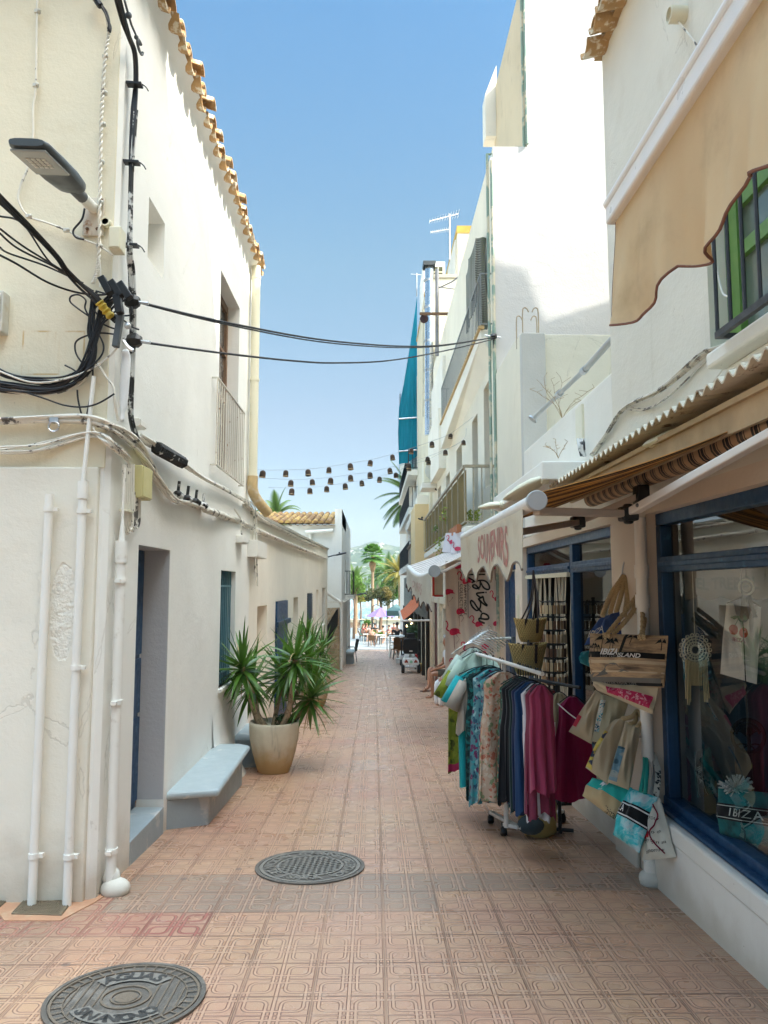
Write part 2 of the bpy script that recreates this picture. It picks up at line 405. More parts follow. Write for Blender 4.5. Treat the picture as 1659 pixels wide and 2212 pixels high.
CASTIRON = M('cast_iron', (.15, .13, .11), .62, .2, 9, .35, 120, spec=.12, dirt=(.22, .19, .16), dsc=7, dth=(.5, .65))
CASTLET = M('worn_cast_iron', (.23, .205, .175), .6, .15, 12, .2, 120, spec=.15)
RUSTPLATE = M('rusty_plate', (.20, .155, .10), .75, .25, 14, .4, 90)
POTM = None
LEAF = M('yucca_leaf', (.085, .19, .025), .36, .5, 4, spec=.6, trans=.25)
LEAFD = M('dry_leaf', (.42, .30, .14), .8, .25, 8)
BARK = M('yucca_bark', (.34, .24, .15), .85, .3, 22, .6, 40, dirt=(.20, .14, .08), dsc=24, dth=(.5, .6))
SOIL = M('soil', (.05, .035, .025), 1, .4, 30, .8, 60)
PALM = M('palm_frond', (.10, .17, .035), .45, .5, .8, trans=.35)
PALM2 = M('fan_palm_leaf', (.10, .22, .03), .45, .5, 2.0, trans=.35)
PTRUNK = M('palm_trunk', (.32, .22, .13), .9, .3, 6, .6, 20)
LEAFT = M('dark_tree_leaf', (.075, .085, .022), .5, .6, 2.5, trans=.3)
LEAFO = M('yellowing_tree_leaf', (.22, .17, .04), .5, .5, 3.5, trans=.3)
LEAFG = M('bright_tree_leaf', (.12, .22, .03), .5, .5, 2.5, trans=.35)
GLASS = glass()
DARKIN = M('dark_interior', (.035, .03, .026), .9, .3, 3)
ROPE = M('jute_rope', (.48, .36, .20), .9, .25, 40, .5, 120)
STRAW = None
SKIN = M('skin', (.52, .29, .19), .55, .08, 8, sub=.1)
HAIR = M('dark_hair', (.03, .02, .015), .6, .3, 30)
def wicker(name, col, sc):
 t = NT(name); v = t.obj(); x, y, z = t.sep(v)
 a = t.m('ARCTAN2', y, x); w = t.m('MULTIPLY', t.m('SINE', t.m('MULTIPLY', a, 34)), t.m('SINE', t.m('MULTIPLY', z, sc)))
 nz = t.noise(v, 25, 4); c = t.mix(t.ss(t.m('ADD', w, t.m('MULTIPLY', nz, .8)), -.5, 1.0), tuple(q*.55 for q in col), col)
 t.set('Base Color', c); t.set('Roughness', .8); t.set('Normal', t.bump(w, .8, .006)); return t.mat
STRAW = wicker('woven_straw', (.52, .36, .13), 190)
BASKETM = wicker('dark_wicker', (.085, .05, .03), 150)
def pot_mat():
 t = NT('weathered_cream_pot'); v = t.obj(); x, y, z = t.sep(v)
 n1 = t.noise(v, 5, 5, .6); g = t.ss(t.m('ADD', z, t.m('MULTIPLY', t.m('SUBTRACT', n1, .5), .35)), .34, .08)
 c = t.mix(t.noise(v, 14, 4), (.54, .47, .34), (.68, .62, .48)); c = t.mix(g, c, (.44, .29, .12))
 c = t.mix(t.m('MULTIPLY', t.ss(t.noise(t.scale(v, 12, 12, 1.5), 1, 4), .6, .75), .5), c, (.2, .16, .1))
 t.set('Base Color', c); t.set('Roughness', .8); t.set('Normal', t.bump(t.noise(v, 60, 4), .3, .01)); return t.mat
POTM = pot_mat()
def paving():
 t = NT('patterned_red_tile'); v = t.pos(); x, y, z = t.sep(v)
 C = .15
 X = t.m('SUBTRACT', x, .05); Y = t.m('MULTIPLY', t.m('SUBTRACT', y, 3.335), .954)
 px = t.m('SUBTRACT', t.m('MULTIPLY', t.m('PINGPONG', t.m('DIVIDE', t.m('ADD', X, 30), C), 1.0), 2.0), 1.0)
 py = t.m('SUBTRACT', t.m('MULTIPLY', t.m('PINGPONG', t.m('DIVIDE', t.m('ADD', Y, 30), C), 1.0), 2.0), 1.0)
 ax, ay = t.m('ABSOLUTE', px), t.m('ABSOLUTE', py)
 same = t.m('GREATER_THAN', t.m('MULTIPLY', px, py), 0.0)
 A, B = .60, .56
 rr = t.m('SUBTRACT', .46, t.m('MULTIPLY', same, .44))
 qx = t.m('ADD', t.m('SUBTRACT', ax, A), rr); qy = t.m('ADD', t.m('SUBTRACT', ay, B), rr)
 mx, my = t.m('MAXIMUM', qx, 0.0), t.m('MAXIMUM', qy, 0.0)
 ln = t.m('SQRT', t.m('ADD', t.m('MULTIPLY', mx, mx), t.m('MULTIPLY', my, my)))
 d = t.m('SUBTRACT', t.m('ADD', ln, t.m('MINIMUM', t.m('MAXIMUM', qx, qy), 0.0)), rr)
 d = t.m('ABSOLUTE', d)
 big = t.m('SUBTRACT', 1.0, same)
 h1 = t.m('ADD', t.m('ABSOLUTE', t.m('SUBTRACT', ay, B)), t.m('MULTIPLY', t.m('LESS_THAN', ax, A), 9.0))
 h2 = t.m('ADD', t.m('ABSOLUTE', t.m('SUBTRACT', ax, A)), t.m('MULTIPLY', t.m('LESS_THAN', ay, B), 9.0))
 ex = t.m('ADD', t.m('MINIMUM', h1, h2), t.m('MULTIPLY', big, 9.0))
 d = t.m('MINIMUM', d, ex)
 bx = t.m('SUBTRACT', 1.0, ax); by = t.m('SUBTRACT', 1.0, ay)
 d = t.m('MINIMUM', d, t.m('ADD', bx, -.01)); d2 = t.m('ADD', by, .045)
 d = t.m('MINIMUM', d, d2)
 wear = t.noise(v, 1.3, 4, .6)
 band = t.ss(d, .115, .075); edge = t.m('MULTIPLY', t.ss(d, .15, .115), t.ss(d, .05, .09))
 tx = t.m('PINGPONG', t.m('DIVIDE', t.m('ADD', X, 30), .3), .5); ty = t.m('PINGPONG', t.m('DIVIDE', t.m('ADD', Y, 30), .3), .5)
 joint = t.m('MAXIMUM', t.ss(tx, .012, .006), t.ss(ty, .012, .006))
 ix = t.m('FLOOR', t.m('DIVIDE', t.m('ADD', X, 30), .3)); iy = t.m('FLOOR', t.m('DIVIDE', t.m('ADD', Y, 30), .3))
 cmb = t.n('ShaderNodeCombineXYZ'); t.l(ix, cmb.inputs[0]); t.l(iy, cmb.inputs[1])
 wn_ = t.n('ShaderNodeTexWhiteNoise', noise_dimensions='2D'); t.l(cmb.outputs[0], wn_.inputs[0]); rnd = wn_.outputs[0]
 def rect(x0, x1, y0, y1):
  a = t.m('MULTIPLY', t.m('GREATER_THAN', x, x0), t.m('LESS_THAN', x, x1)); b = t.m('MULTIPLY', t.m('GREATER_THAN', y, y0), t.m('LESS_THAN', y, y1))
  return t.m('MULTIPLY', a, b)
 grain = t.noise(v, 190, 2, .6); sp = t.vor(v, 120.0)
 big_n = t.noise(v, .9, 4, .6, .5)
 c = t.mix(t.ss(big_n, .32, .68), (.52, .305, .175), (.475, .23, .145))
 c = t.mix(t.m('MULTIPLY', rnd, .32), c, (.54, .34, .22))
 c = t.mix(t.m('MULTIPLY', t.ss(wear, .5, .7), .4), c, (.48, .21, .15))
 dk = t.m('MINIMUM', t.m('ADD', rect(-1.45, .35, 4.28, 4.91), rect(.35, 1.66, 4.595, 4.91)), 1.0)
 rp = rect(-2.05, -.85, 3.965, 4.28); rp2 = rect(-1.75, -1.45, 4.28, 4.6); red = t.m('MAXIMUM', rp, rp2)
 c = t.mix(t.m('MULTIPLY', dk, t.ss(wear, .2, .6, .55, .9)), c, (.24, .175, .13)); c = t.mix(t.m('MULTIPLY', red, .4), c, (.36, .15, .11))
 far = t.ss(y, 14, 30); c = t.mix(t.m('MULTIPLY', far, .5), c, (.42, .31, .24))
 grime = t.ss(t.m('ADD', t.m('ABSOLUTE', x), t.m('MULTIPLY', big_n, .5)), 1.55, 1.95)
 c = t.mix(t.m('MULTIPLY', grime, .55), c, (.24, .17, .11))
 flat = t.mix(t.m('MULTIPLY', t.ss(grain, .35, .75), .35), c, (.62, .45, .33)); flat = t.mix(t.m('MULTIPLY', t.ss(sp, .12, .06), .5), flat, (.70, .62, .54))
 bandc = t.mix(.5, c, (.60, .38, .26)); bandc = t.mix(t.m('MULTIPLY', red, t.ss(wear, .35, .6, .2, .8)), bandc, (.36, .09, .08))
 cc = t.mix(band, flat, bandc); cc = t.mix(t.m('MULTIPLY', edge, t.ss(wear, .25, .65, .4, .9)), cc, (.20, .085, .06))
 cc = t.mix(t.m('MULTIPLY', joint, t.ss(wear, .35, .65, .15, .8)), cc, (.15, .08, .055))
 spots = t.m('MULTIPLY', t.ss(t.vor(v, 2.2), .055, .04), .6); cc = t.mix(spots, cc, (.13, .10, .09)); st_ = t.ss(t.noise(v, 3.1, 6, .7, 1.2), .56, .72); cc = t.mix(t.m('MULTIPLY', st_, .40), cc, (.27, .17, .12)); lt_ = t.ss(t.noise(v, 7, 5, .7), .58, .7); cc = t.mix(t.m('MULTIPLY', lt_, .22), cc, (.66, .52, .42))
 t.set('Base Color', cc)
 gl = rect(-.25, .05, 8.37, 9.0); gl2 = rect(.05, .35, 8.37, 8.685)
 ro = t.ss(t.noise(v, 3.5, 4), .3, .75, .22, .42); ro = t.m('SUBTRACT', ro, t.m('MULTIPLY', t.m('MAXIMUM', gl, gl2), .17)); ro = t.m('ADD', ro, t.m('MULTIPLY', band, .12))
 ro = t.m('ADD', ro, t.m('MULTIPLY', t.m('MAXIMUM', dk, red), .03))
 t.set('Roughness', ro); t.set('Specular IOR Level', .5)
 hh = t.m('ADD', t.m('MULTIPLY', band, -1.0), t.m('ADD', t.m('MULTIPLY', joint, -1.2), t.m('MULTIPLY', grain, .22)))
 hh = t.m('ADD', hh, t.m('MULTIPLY', rnd, .25))
 nb = t.bump(hh, .8, .005); nb = t.bump(t.noise(v, 2.5, 3), .10, .03, nb)
 t.set('Normal', nb); return t.mat
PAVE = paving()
def plaza_mat():
 t = NT('grey_plaza_tile'); v = t.pos()
 b = t.n('ShaderNodeTexBrick'); t.l(v, b.inputs['Vector']); b.inputs['Scale'].default_value = 1.0
 b.inputs['Brick Width'].default_value = .6; b.inputs['Row Height'].default_value = .6; b.inputs['Mortar Size'].default_value = .012
 b.inputs['Color1'].default_value = (.30, .33, .33, 1); b.inputs['Color2'].default_value = (.26, .30, .31, 1); b.inputs['Mortar'].default_value = (.2, .22, .22, 1)
 t.set('Base Color', t.mix(t.m('MULTIPLY', t.noise(v, .6, 4), .4), b.outputs[0], (.34, .33, .30))); t.set('Roughness', .4); return t.mat
PLAZA = plaza_mat()
def stone_mat():
 t = NT('rubble_stone'); v = t.pos()
 e = t.vor(v, 5.5, 'DISTANCE_TO_EDGE'); cq = t.n('ShaderNodeTexVoronoi'); t.l(v, cq.inputs['Vector']); cq.inputs['Scale'].default_value = 5.5
 r = t.sep(cq.outputs['Color'])[0]; c = t.mix(r, (.32, .20, .11), (.56, .42, .26)); c = t.mix(t.ss(t.noise(v, 20, 4), .4, .7), c, (.40, .30, .2))
 c = t.mix(t.ss(e, .05, .02), c, (.45, .38, .29)); t.set('Base Color', c); t.set('Roughness', .9); t.set('Normal', t.bump(t.m('MINIMUM', e, .12), 1.0, .15)); return t.mat
STONE = stone_mat()
# ================================================================ ground
def strip(name, X0, X1, ys, mat, dz=0.0):
 mb = MB()
 for a, b in zip(ys, ys[1:]):
  mb.quad((X0, a, gz(a)+dz), (X1, a, gz(a)+dz), (X1, b, gz(b)+dz), (X0, b, gz(b)+dz))
 return S(mb.build(name, mat))
strip('street_paving', -9, 9, [-16, 0, 12, 26, 40, 52], PAVE)
strip('plaza_paving', -60, 60, [52, 70, 96], PLAZA, 0.004)
strip('kerb', -9, 9, [51.7, 52.0], M('dark_kerb_stone', (.10, .11, .11), .6), 0.012)
GROUND = M('dry_ground', (.30, .25, .17), .95, .25, .05)
g = MB(); g.quad((-3000, -60, -4.0), (3000, -60, -4.0), (3000, 4200, -4.0), (-3000, 4200, -4.0)); S(g.build('ground', GROUND))
# ================================================================ walls
def wall(mb, fn, s0, s1, t0, t1, holes=()):
 """flat wall in (s,t); fn(s,t,d) with d = depth into the wall; holes (sa,sb,ta,tb,depth) get reveals"""
 ss = sorted({s0, s1, *[h[0] for h in holes], *[h[1] for h in holes]}); ts = sorted({t0, t1, *[h[2] for h in holes], *[h[3] for h in holes]})
 for a, b in zip(ss, ss[1:]):
  for c, d in zip(ts, ts[1:]):
   ms, mt = (a+b)/2, (c+d)/2
   if any(h[0] < ms < h[1] and h[2] < mt < h[3] for h in holes): continue
   mb.quad(fn(a, c, 0), fn(b, c, 0), fn(b, d, 0), fn(a, d, 0))
 for sa, sb, ta, tb, dp in holes:
  c4 = [(sa, ta), (sb, ta), (sb, tb), (sa, tb)]
  for (p, q), (r_, s_) in zip(c4, c4[1:]+c4[:1]):
   mb.quad(fn(p, q, 0), fn(p, q, dp), fn(r_, s_, dp), fn(r_, s_, 0))
def panel(mb, fn, h, d=None):
 dp = h[4] if d is None else d
 mb.quad(fn(h[0]-.02, h[2]-.02, dp), fn(h[1]+.02, h[2]-.02, dp), fn(h[1]+.02, h[3]+.02, dp), fn(h[0]-.02, h[3]+.02, dp))
def fbox(mb, fn, s0, s1, t0, t1, d0, d1):
 c = [fn(s, t, d) for d in (d0, d1) for s, t in ((s0, t0), (s1, t0), (s1, t1), (s0, t1))]
 mb.add(c, [(0,3,2,1),(4,5,6,7),(0,1,5,4),(1,2,6,5),(2,3,7,6),(3,0,4,7)])
LX = -1.55                                                       # face of the left houses
def FL(s, t, d): return Vector((LX-d, s, t))                     # side wall of the left, s = Y
RX = 1.68                                                        # face of the shop
def FR(s, t, d): return Vector((RX+d, s, t))
def half_tiles(mb, y0, y1, x_end, x_back, z_end, z_back, pitch, r, up=1, sgn=1, n=6):
 """barrel roof tiles running across X, repeated along Y"""
 k = int((y1-y0)/pitch)
 for i in range(k):
  yc = y0+(i+.5)*pitch+random.uniform(-.012, .012); j = random.uniform(-.03, .03); rz = random.uniform(-.012, .012)
  vs = []; fs = []
  for a, (xx, zz, q) in enumerate(((x_end+j, z_end+rz, r), (x_back, z_back, r*.85))):
   for m in range(n+1):
    t = math.pi*m/n
    for rad in (q, q-.018):
     vs.append((xx, yc+math.cos(t)*rad, zz+up*math.sin(t)*rad*.9))
  w = 2*(n+1)
  for m in range(n):
   a = 2*m
   fs += [(a, a+2, w+a+2, w+a), (a+1, w+a+1, w+a+3, a+3), (a, a+1, a+3, a+2), (w+a, w+a+2, w+a+3, w+a+1)]
  fs += [(0, w, w+1, 1), (2*n, 2*n+1, w+2*n+1, w+2*n)]
  mb.add(vs, fs)
# ================================================================ LEFT: two storey corner house
YF = 4.47
house = T('corner_house', 'two storey white plastered house with clay tile eaves and black cables on its corner', 'house', (-4, 7, -.5))
mb = MB()
door_h = (5.08, 5.87, -.11, 1.785, .20); niche = (5.07, 5.47, 3.75, 4.18, .16)
tall = (7.52, 8.60, 2.72, 4.70, .17); barred = (7.83, 8.66, .50, 1.68, .15)
wall(mb, FL, YF+.03, 9.6, -1.6, 5.62, (door_h, niche, tall, barred))
mb.quad((LX, YF+.03, -1.6), (LX, YF+.03, 5.62), (LX-.03, YF, 5.62), (LX-.03, YF, -1.6))
mb.quad((LX-.03, YF, -1.6), (LX-.03, YF, 5.62), (-7, YF, 5.62), (-7, YF, -1.6))
mb.quad((LX, 9.6, -1.6), (-7, 9.6, -1.6), (-7, 9.6, 5.62), (LX, 9.6, 5.62))
mb.quad((LX, YF+.03, 5.62), (LX, 9.6, 5.62), (-7, 9.6, 5.62), (-7, YF, 5.62))
panel(mb, FL, niche)
mb.build('wall', W_WHITE, house)
mb = MB(); mb.box(-6.9, -1.60, YF-.035, YF+.05, -1.4, 2.20); mb.build('rendered_plinth', plaster('cream_plinth_plaster', (.78, .74, .64), amt=.25, streak=.2, relief=.4, lowh=.5, patch=(-1.766, 1.36, .085, .27)), house, bevel=.012)
mb = MB(); mb.box(-6.9, -1.575, YF-.012, YF+.05, 2.20, 5.61); mb.build('front_render', plaster('yellowed_front_plaster', (.76, .70, .54), stain=(.60, .48, .28), amt=.35, streak=.3, relief=.45, rust=(-1.90, 2.885, .18, .13)), house)
mb = MB()
for z0, z1 in ((-.05, .55), (.58, .98), (1.01, 1.78)): fbox(mb, FL, 5.0, 5.86, z0, z1, .19, .25)
fbox(mb, FL, 5.0, 5.86, -.10, 1.78, .205, .27)
dr = mb.build('door', BLUE, house, bevel=.004)
mb = MB(); fbox(mb, FL, 5.082, 5.868, -.9, -.105, -.004, .3); mb.build('threshold', GREYSTEP, house, bevel=.006)
mb = MB(); mb.quad((LX-.004, 5.866, -.05), (LX-.2, 5.866, -.05), (LX-.2, 5.866, 1.78), (LX-.004, 5.866, 1.78)); mb.quad((LX-.004, 5.085, 1.781), (LX-.004, 5.866, 1.781), (LX-.2, 5.866, 1.781), (LX-.2, 5.085, 1.781))
mb.build('reveal', W_REVEAL, house)
mb = MB()
for s0, s1, t0, t1 in ((7.53, 7.60, 2.72, 4.70), (8.02, 8.09, 2.72, 4.70), (8.53, 8.60, 2.72, 4.70), (7.6, 8.53, 4.62, 4.70), (7.6, 8.53, 2.72, 2.82), (7.6, 8.53, 3.55, 3.60), (7.6, 8.53, 4.10, 4.14)):
 fbox(mb, FL, s0, s1, t0, t1, .13, .17)
wf = mb.build('window', WOOD, house)
mb = MB(); fbox(mb, FL, 7.55, 8.58, 2.75, 4.68, .158, .162); mb.build('pane', M('dusty_grey_glass', (.10, .09, .08), .22, .3, 4, spec=.6), wf)
mb = MB()
zb, zt, xo = 2.66, 3.50, LX+.055
mb.bar((xo, 7.2, zt), (xo, 8.72, zt), .02, .014); mb.bar((xo, 7.2, zb), (xo, 8.72, zb), .022, .014)
for e in (7.2, 8.72):
 for z in (zb, zt): mb.bar((xo, e, z), (LX-.01, e, z), .014, .014)
for i in range(15): mb.cyl((xo, 7.2+i*1.52/14, zb), (xo, 7.2+i*1.52/14, zt), .0075, 6)
mb.build('window_railing', M('cream_painted_iron', (.62, .58, .50), .5, .1, 6, dirt=(.3, .17, .1), dsc=16, dth=(.6, .68)), house)
mb = MB()
for s0, s1, t0, t1 in ((7.83, 7.89, .50, 1.68), (8.60, 8.66, .50, 1.68), (7.89, 8.60, 1.60, 1.68), (7.89, 8.60, .50, .58), (8.2, 8.28, .58, 1.6)):
 fbox(mb, FL, s0, s1, t0, t1, .10, .15)
wf = mb.build('window', BLUE, house)
mb = MB(); fbox(mb, FL, 7.85, 8.64, .52, 1.66, .132, .136); mb.build('pane', M('dark_window_glass', (.03, .05, .06), .1, .3, 4, spec=.7), wf)
mb = MB()
for i in range(9): mb.cyl(FL(7.87+i*.094, .5, .05), FL(7.87+i*.094, 1.68, .05), .008, 6)
for z in (.62, 1.52): mb.bar(FL(7.83, z, .05), FL(8.66, z, .05), .012, .02)
mb.build('window_bar', M('teal_iron', (.10, .22, .26), .5, .2, 8), wf)
mb = MB(); fbox(mb, FL, 7.79, 8.70, .455, .50, -.03, .12); mb.build('sill', W_WHITE, wf, bevel=.008)
mb = MB()                                                        # flared base under that window
mb.grid(lambda u, v: Vector((LX+.006+.26*(1-v)**2.2*math.sin(math.pi*min(1, u*1.6+.12))**.7, 7.55+u*2.1, gz(8)-.05+v*.72)), 14, 8)
mb.build('flared_base', W_WHITE, house, smooth=True)
rf = MB(); rf.quad((-1.50, 4.2, 5.66), (-1.50, 9.75, 5.66), (-4.6, 9.75, 6.75), (-4.6, 4.2, 6.75)); rf.quad((-1.5, 4.2, 5.63), (-4.6, 4.2, 5.63), (-4.6, 9.75, 5.63), (-1.5, 9.75, 5.63))
rf.quad((-1.5, 9.75, 5.63), (-4.6, 9.75, 5.63), (-4.6, 9.75, 6.75), (-1.5, 9.75, 5.66)); rf.quad((-1.5, 4.2, 5.63), (-1.5, 4.2, 5.66), (-4.6, 4.2, 6.75), (-4.6, 4.2, 5.63))
half_tiles(rf, 4.2, 9.72, -1.42, -1.95, 5.60, 5.76, .23, .095, up=-1)
half_tiles(rf, 4.31, 9.75, -1.40, -1.98, 5.615, 5.83, .23, .075)
for row in range(5):
 half_tiles(rf, 4.31, 9.75, -1.8-row*.5, -2.4-row*.5, 5.80+row*.176, 6.0+row*.176, .23, .085)
rf.build('roof', TERRA, house, smooth='auto')
mb = MB(); mb.grid(lambda u, v: Vector((LX+.10*v*v-.005, 4.44+5.17*u, 5.44+.13*v)), 30, 5); mb.build('cornice', W_WHITE, house, smooth=True)
# ================================================================ LEFT: grey step/bench
bench = MB()
bp = [(5.96, 0.0), (6.11, .285), (7.62, .285), (7.74, .20), (7.74, 0.0)]
bench.prism([(y, x) for y, x in bp], lambda a, b, d: Vector((LX+b-.002 if b > 0 else LX-.02, a, d)), -.60, -.075)
bb = T('street_bench', 'grey blue painted masonry bench built against the white house wall', 'bench', (LX+.15, 6.9, -.35))
bench.build('base', GREYSTEP, bb, bevel=.015)
tp = [(5.945, 0.0), (6.05, .372), (7.69, .345), (7.79, .23), (7.79, 0.0)]
mb = MB(); mb.prism([(y, x) for y, x in tp], lambda a, b, d: Vector((LX+b if b > 0 else LX-.02, a, d)), -.085, -.025); mb.build('seat', GREYTOP, bb, bevel=.025, seg=3)
mb = MB(); mb.box(LX-.05, LX+.45, 8.55, 9.6, -1.0, -.14); tag(mb.build('plinth_block', GREYSTEP, bevel=.01), 'dark grey low plinth block behind the front plant pot', 'plinth')
# ================================================================ LEFT: long low house
low = T('low_house', 'long low cream plastered house with blue shutters stepping down the street', 'house', (-3.5, 18, -1))
LX2 = -1.58
def FL2(s, t, d): return Vector((LX2-d, s, t))
holes = [(10.5, 11.48, -.62, 1.25, .16), (12.44, 14.0, -.66, 1.29, .02), (15.2, 16.15, -.74, 1.31, .16), (18.3, 19.8, .70, 1.38, .05),
         (21.2, 22.05, .3, 1.45, .14), (23.6, 25.2, .35, 1.50, .14)]
mb = MB(); wall(mb, FL2, 9.6, 26.2, -3.0, 2.44, holes)
N = 30
pts = [(9.6+16.6*i/N, 2.44+.035*(16.6*i/N)*.62+random.uniform(-.008, .008)) for i in range(N+1)]
for (a, za), (b, zb_) in zip(pts, pts[1:]):
 mb.quad(FL2(a, 2.44, 0), FL2(b, 2.44, 0), FL2(b, zb_, 0), FL2(a, za, 0))
 mb.quad(FL2(a, za, 0), FL2(b, zb_, 0), FL2(b, zb_, .25), FL2(a, za, .25))
 mb.quad(FL2(a, za, .25), FL2(b, zb_, .25), FL2(b, 2.2, .25), FL2(a, 2.2, .25))
mb.quad(FL2(26.2, -3, 0), FL2(26.2, -3, 5), FL2(26.2, pts[-1][1], 5), FL2(26.2, pts[-1][1], 0))
mb.quad(FL2(9.6, 2.2, .25), FL2(26.2, 2.2, .25), FL2(26.2, 2.3, 5), FL2(9.6, 2.3, 5))
for h in (holes[0], holes[2], holes[4]): panel(mb, FL2, h)
mb.build('wall', W_CREAM, low)
mb = MB()
for a, b in zip(pts[::2], pts[2::2]):
 mb.add([(LX2+.05, a[0], a[1]-.01), (LX2+.05, b[0]-.01, b[1]-.01), (LX2-.28, b[0]-.01, b[1]+.0), (LX2-.28, a[0], a[1]),
   (LX2+.05, a[0], a[1]+.035), (LX2+.05, b[0]-.01, b[1]+.035), (LX2-.28, b[0]-.01, b[1]+.05), (LX2-.28, a[0], a[1]+.05)],
           [(0,3,2,1),(4,5,6,7),(0,1,5,4),(1,2,6,5),(2,3,7,6),(3,0,4,7)])
mb.build('coping', M('grey_coping', (.38, .36, .30), .9, .3, 8, .4, 30), low)
mb = MB()
for i in range(8): fbox(mb, FL2, 12.46+i*.19, 12.46+i*.19+.18, -.65, 1.28, -.03, .015)
dd = mb.build('door', BLUE, low); 
mb = MB(); fbox(mb, FL2, 12.3, 14.15, .88, .96, -.07, -.031); mb.build('door_bar', BLUEDK, dd); mb = MB(); fbox(mb, FL2, 12.36, 14.1, -.2, -.12, -.07, -.031); mb.build('door_bar', BLUEDK, dd)
mb = MB(); fbox(mb, FL2, 18.32, 19.78, .72, 1.36, .01, .05); 
for k in range(16): fbox(mb, FL2, 18.36, 19.74, .74+k*.039, .76+k*.039, -.02, .01)
mb.build('shutter', BLUEDK, low)
for a in ((10.49, 10.56, -.6, 1.25, .08, .15), (15.2, 15.26, -.74, 1.31, .05, .15), (23.62, 25.18, .35, 1.5, .10, .14)): mb = MB(); fbox(mb, FL2, *a); mb.build('shutter', BLUE, low)
# ================================================================ LEFT: gable house beyond
gab = T('gable_house', 'white house with brown barrel tile roof standing beyond the low house', 'house', (-3, 31, -1.5))
GX = -1.13
def FG(s, t, d): return Vector((GX-d, s, t))
mb = MB(); gh = [(30, 31.3, 1.3, 2.6, .1), (33, 34.2, -1.2, .7, .1)]
wall(mb, FG, 27, 37, -3.2, 4.25, gh); [panel(mb, FG, h) for h in gh]
mb.quad((GX, 27, -3.2), (GX, 27, 3.72), (-6.2, 27, 3.72), (-6.2, 27, -3.2))
mb.quad((GX, 37, -3.2), (-6.2, 37, -3.2), (-6.2, 37, 4.2), (GX, 37, 4.2)); 
mb.add([(GX, 27, 3.72), (GX, 27.0, 4.28), (GX, 31, 4.25), (GX, 31, 3.72)], [(0,1,2,3)])
mb.add([(GX-.25, 27, 3.72), (GX-.25, 27.0, 4.28), (GX-.25, 31, 4.25), (GX-.25, 31, 3.72)], [(3,2,1,0)])
mb.quad((GX, 27, 3.72), (GX-.25, 27, 3.72), (GX-.25, 27, 4.28), (GX, 27, 4.28)); mb.quad((GX, 27, 4.28), (GX-.25, 27, 4.28), (GX-.25, 31, 4.25), (GX, 31, 4.25))
mb.build('wall', W_WHITE, gab)
mb = MB(); mb.quad((-6.2, 26.85, 3.72), (GX-.25, 26.85, 3.72), (GX-.25, 30.5, 4.35), (-6.2, 30.5, 4.35)); mb.quad((-6.2, 26.9, 3.70), (-6.2, 30.5, 3.7), (GX-.25, 30.5, 3.7), (GX-.25, 26.9, 3.70))
pit = .235; nn_ = int((6.2+GX-.25)/pit)
for i in range(nn_):
 x = -6.2+(i+.5)*pit; vs = []; n = 6
 for y, z in ((26.78, 3.76), (30.6, 4.44)):
  for m in range(n+1):
   t = math.pi*m/n; vs.append((x+math.cos(t)*.10, y, z+math.sin(t)*.10))
 mb.add(vs, [(m, m+1, n+1+m+1, n+1+m) for m in range(n)]+[tuple(range(n+1))])
 vs = []
 for y, z in ((26.82, 3.74), (26.98, 3.77)):
  for m in range(n+1):
   t = math.pi*m/n; vs.append((x+.5*pit+math.cos(t)*.10, y, z-math.sin(t)*.075))
 mb.add(vs, [(m, m+1, n+1+m+1, n+1+m) for m in range(n)])
mb.build('roof', TERRA2, gab)
mb = MB(); mb.tube([(GX-.3, 26.86, 3.50), (-2.4, 26.86, 3.44)], .075, 8); mb.tube(spl([(-2.2, 26.88, 3.44), (-2.24, 26.93, 3.2), (-2.24, 26.93, .5)], 4), .06, 8); mb.build('gutter', WHITEP, gab)
mb = MB()
for i in range(11): mb.bar((GX+.32, 29.9+i*.15, 1.25), (GX+.32, 29.9+i*.15, 2.15), .02, .02)
for z in (1.25, 2.15): mb.bar((GX+.32, 29.9, z), (GX+.32, 31.4, z), .03, .03); mb.bar((GX, 29.9, z), (GX+.32, 29.9, z), .03, .03)
for i in range(3): mb.bar((GX+.08+i*.1, 29.9, 1.25), (GX+.08+i*.1, 29.9, 2.15), .02, .02)
bl = mb.build('balcony_railing', IRON, gab)
mb = MB(); mb.box(GX, GX+.36, 29.8, 31.5, 1.08, 1.22); mb.build('balcony_slab', W_PALE, gab)
yard = T('yard_wall', 'rubble stone yard wall with a sloping top and black infill panel', 'wall', (-1.4, 26.6, -1.3))
mb = MB(); pl = [(26.22, -3), (27.0, -3), (27.0, .75), (26.8, .82), (26.6, .3), (26.22, -.4)]
mb.add([(-1.6, 26.22, -3), (-1.12, 27-.02, -3), (-1.12, 26.98, .78), (-1.2, 26.88, .82), (-1.32, 26.7, .0), (-1.6, 26.22, -.55), (-2.4, 26.22, -3), (-2.4, 26.9, -3), (-2.4, 26.9, .78), (-2.4, 26.22, -.55)],
       [(0,1,2,3,4,5), (0,5,9,6), (5,4,3,2,8,9)])
mb.build('stone_wall', STONE, yard)
mb = MB(); mb.add([(-1.58, 26.24, -.55), (-1.24, 26.82, .25), (-1.24, 26.82, .80), (-1.58, 26.24, .18)], [(0,1,2,3)]); mb.add([(-1.61, 26.26, -.55), (-1.27, 26.84, .25), (-1.27, 26.84, .80), (-1.61, 26.26, .18)], [(3,2,1,0)])
mb.build('infill_panel', M('black_mesh_panel', (.02, .02, .02), .7), yard)
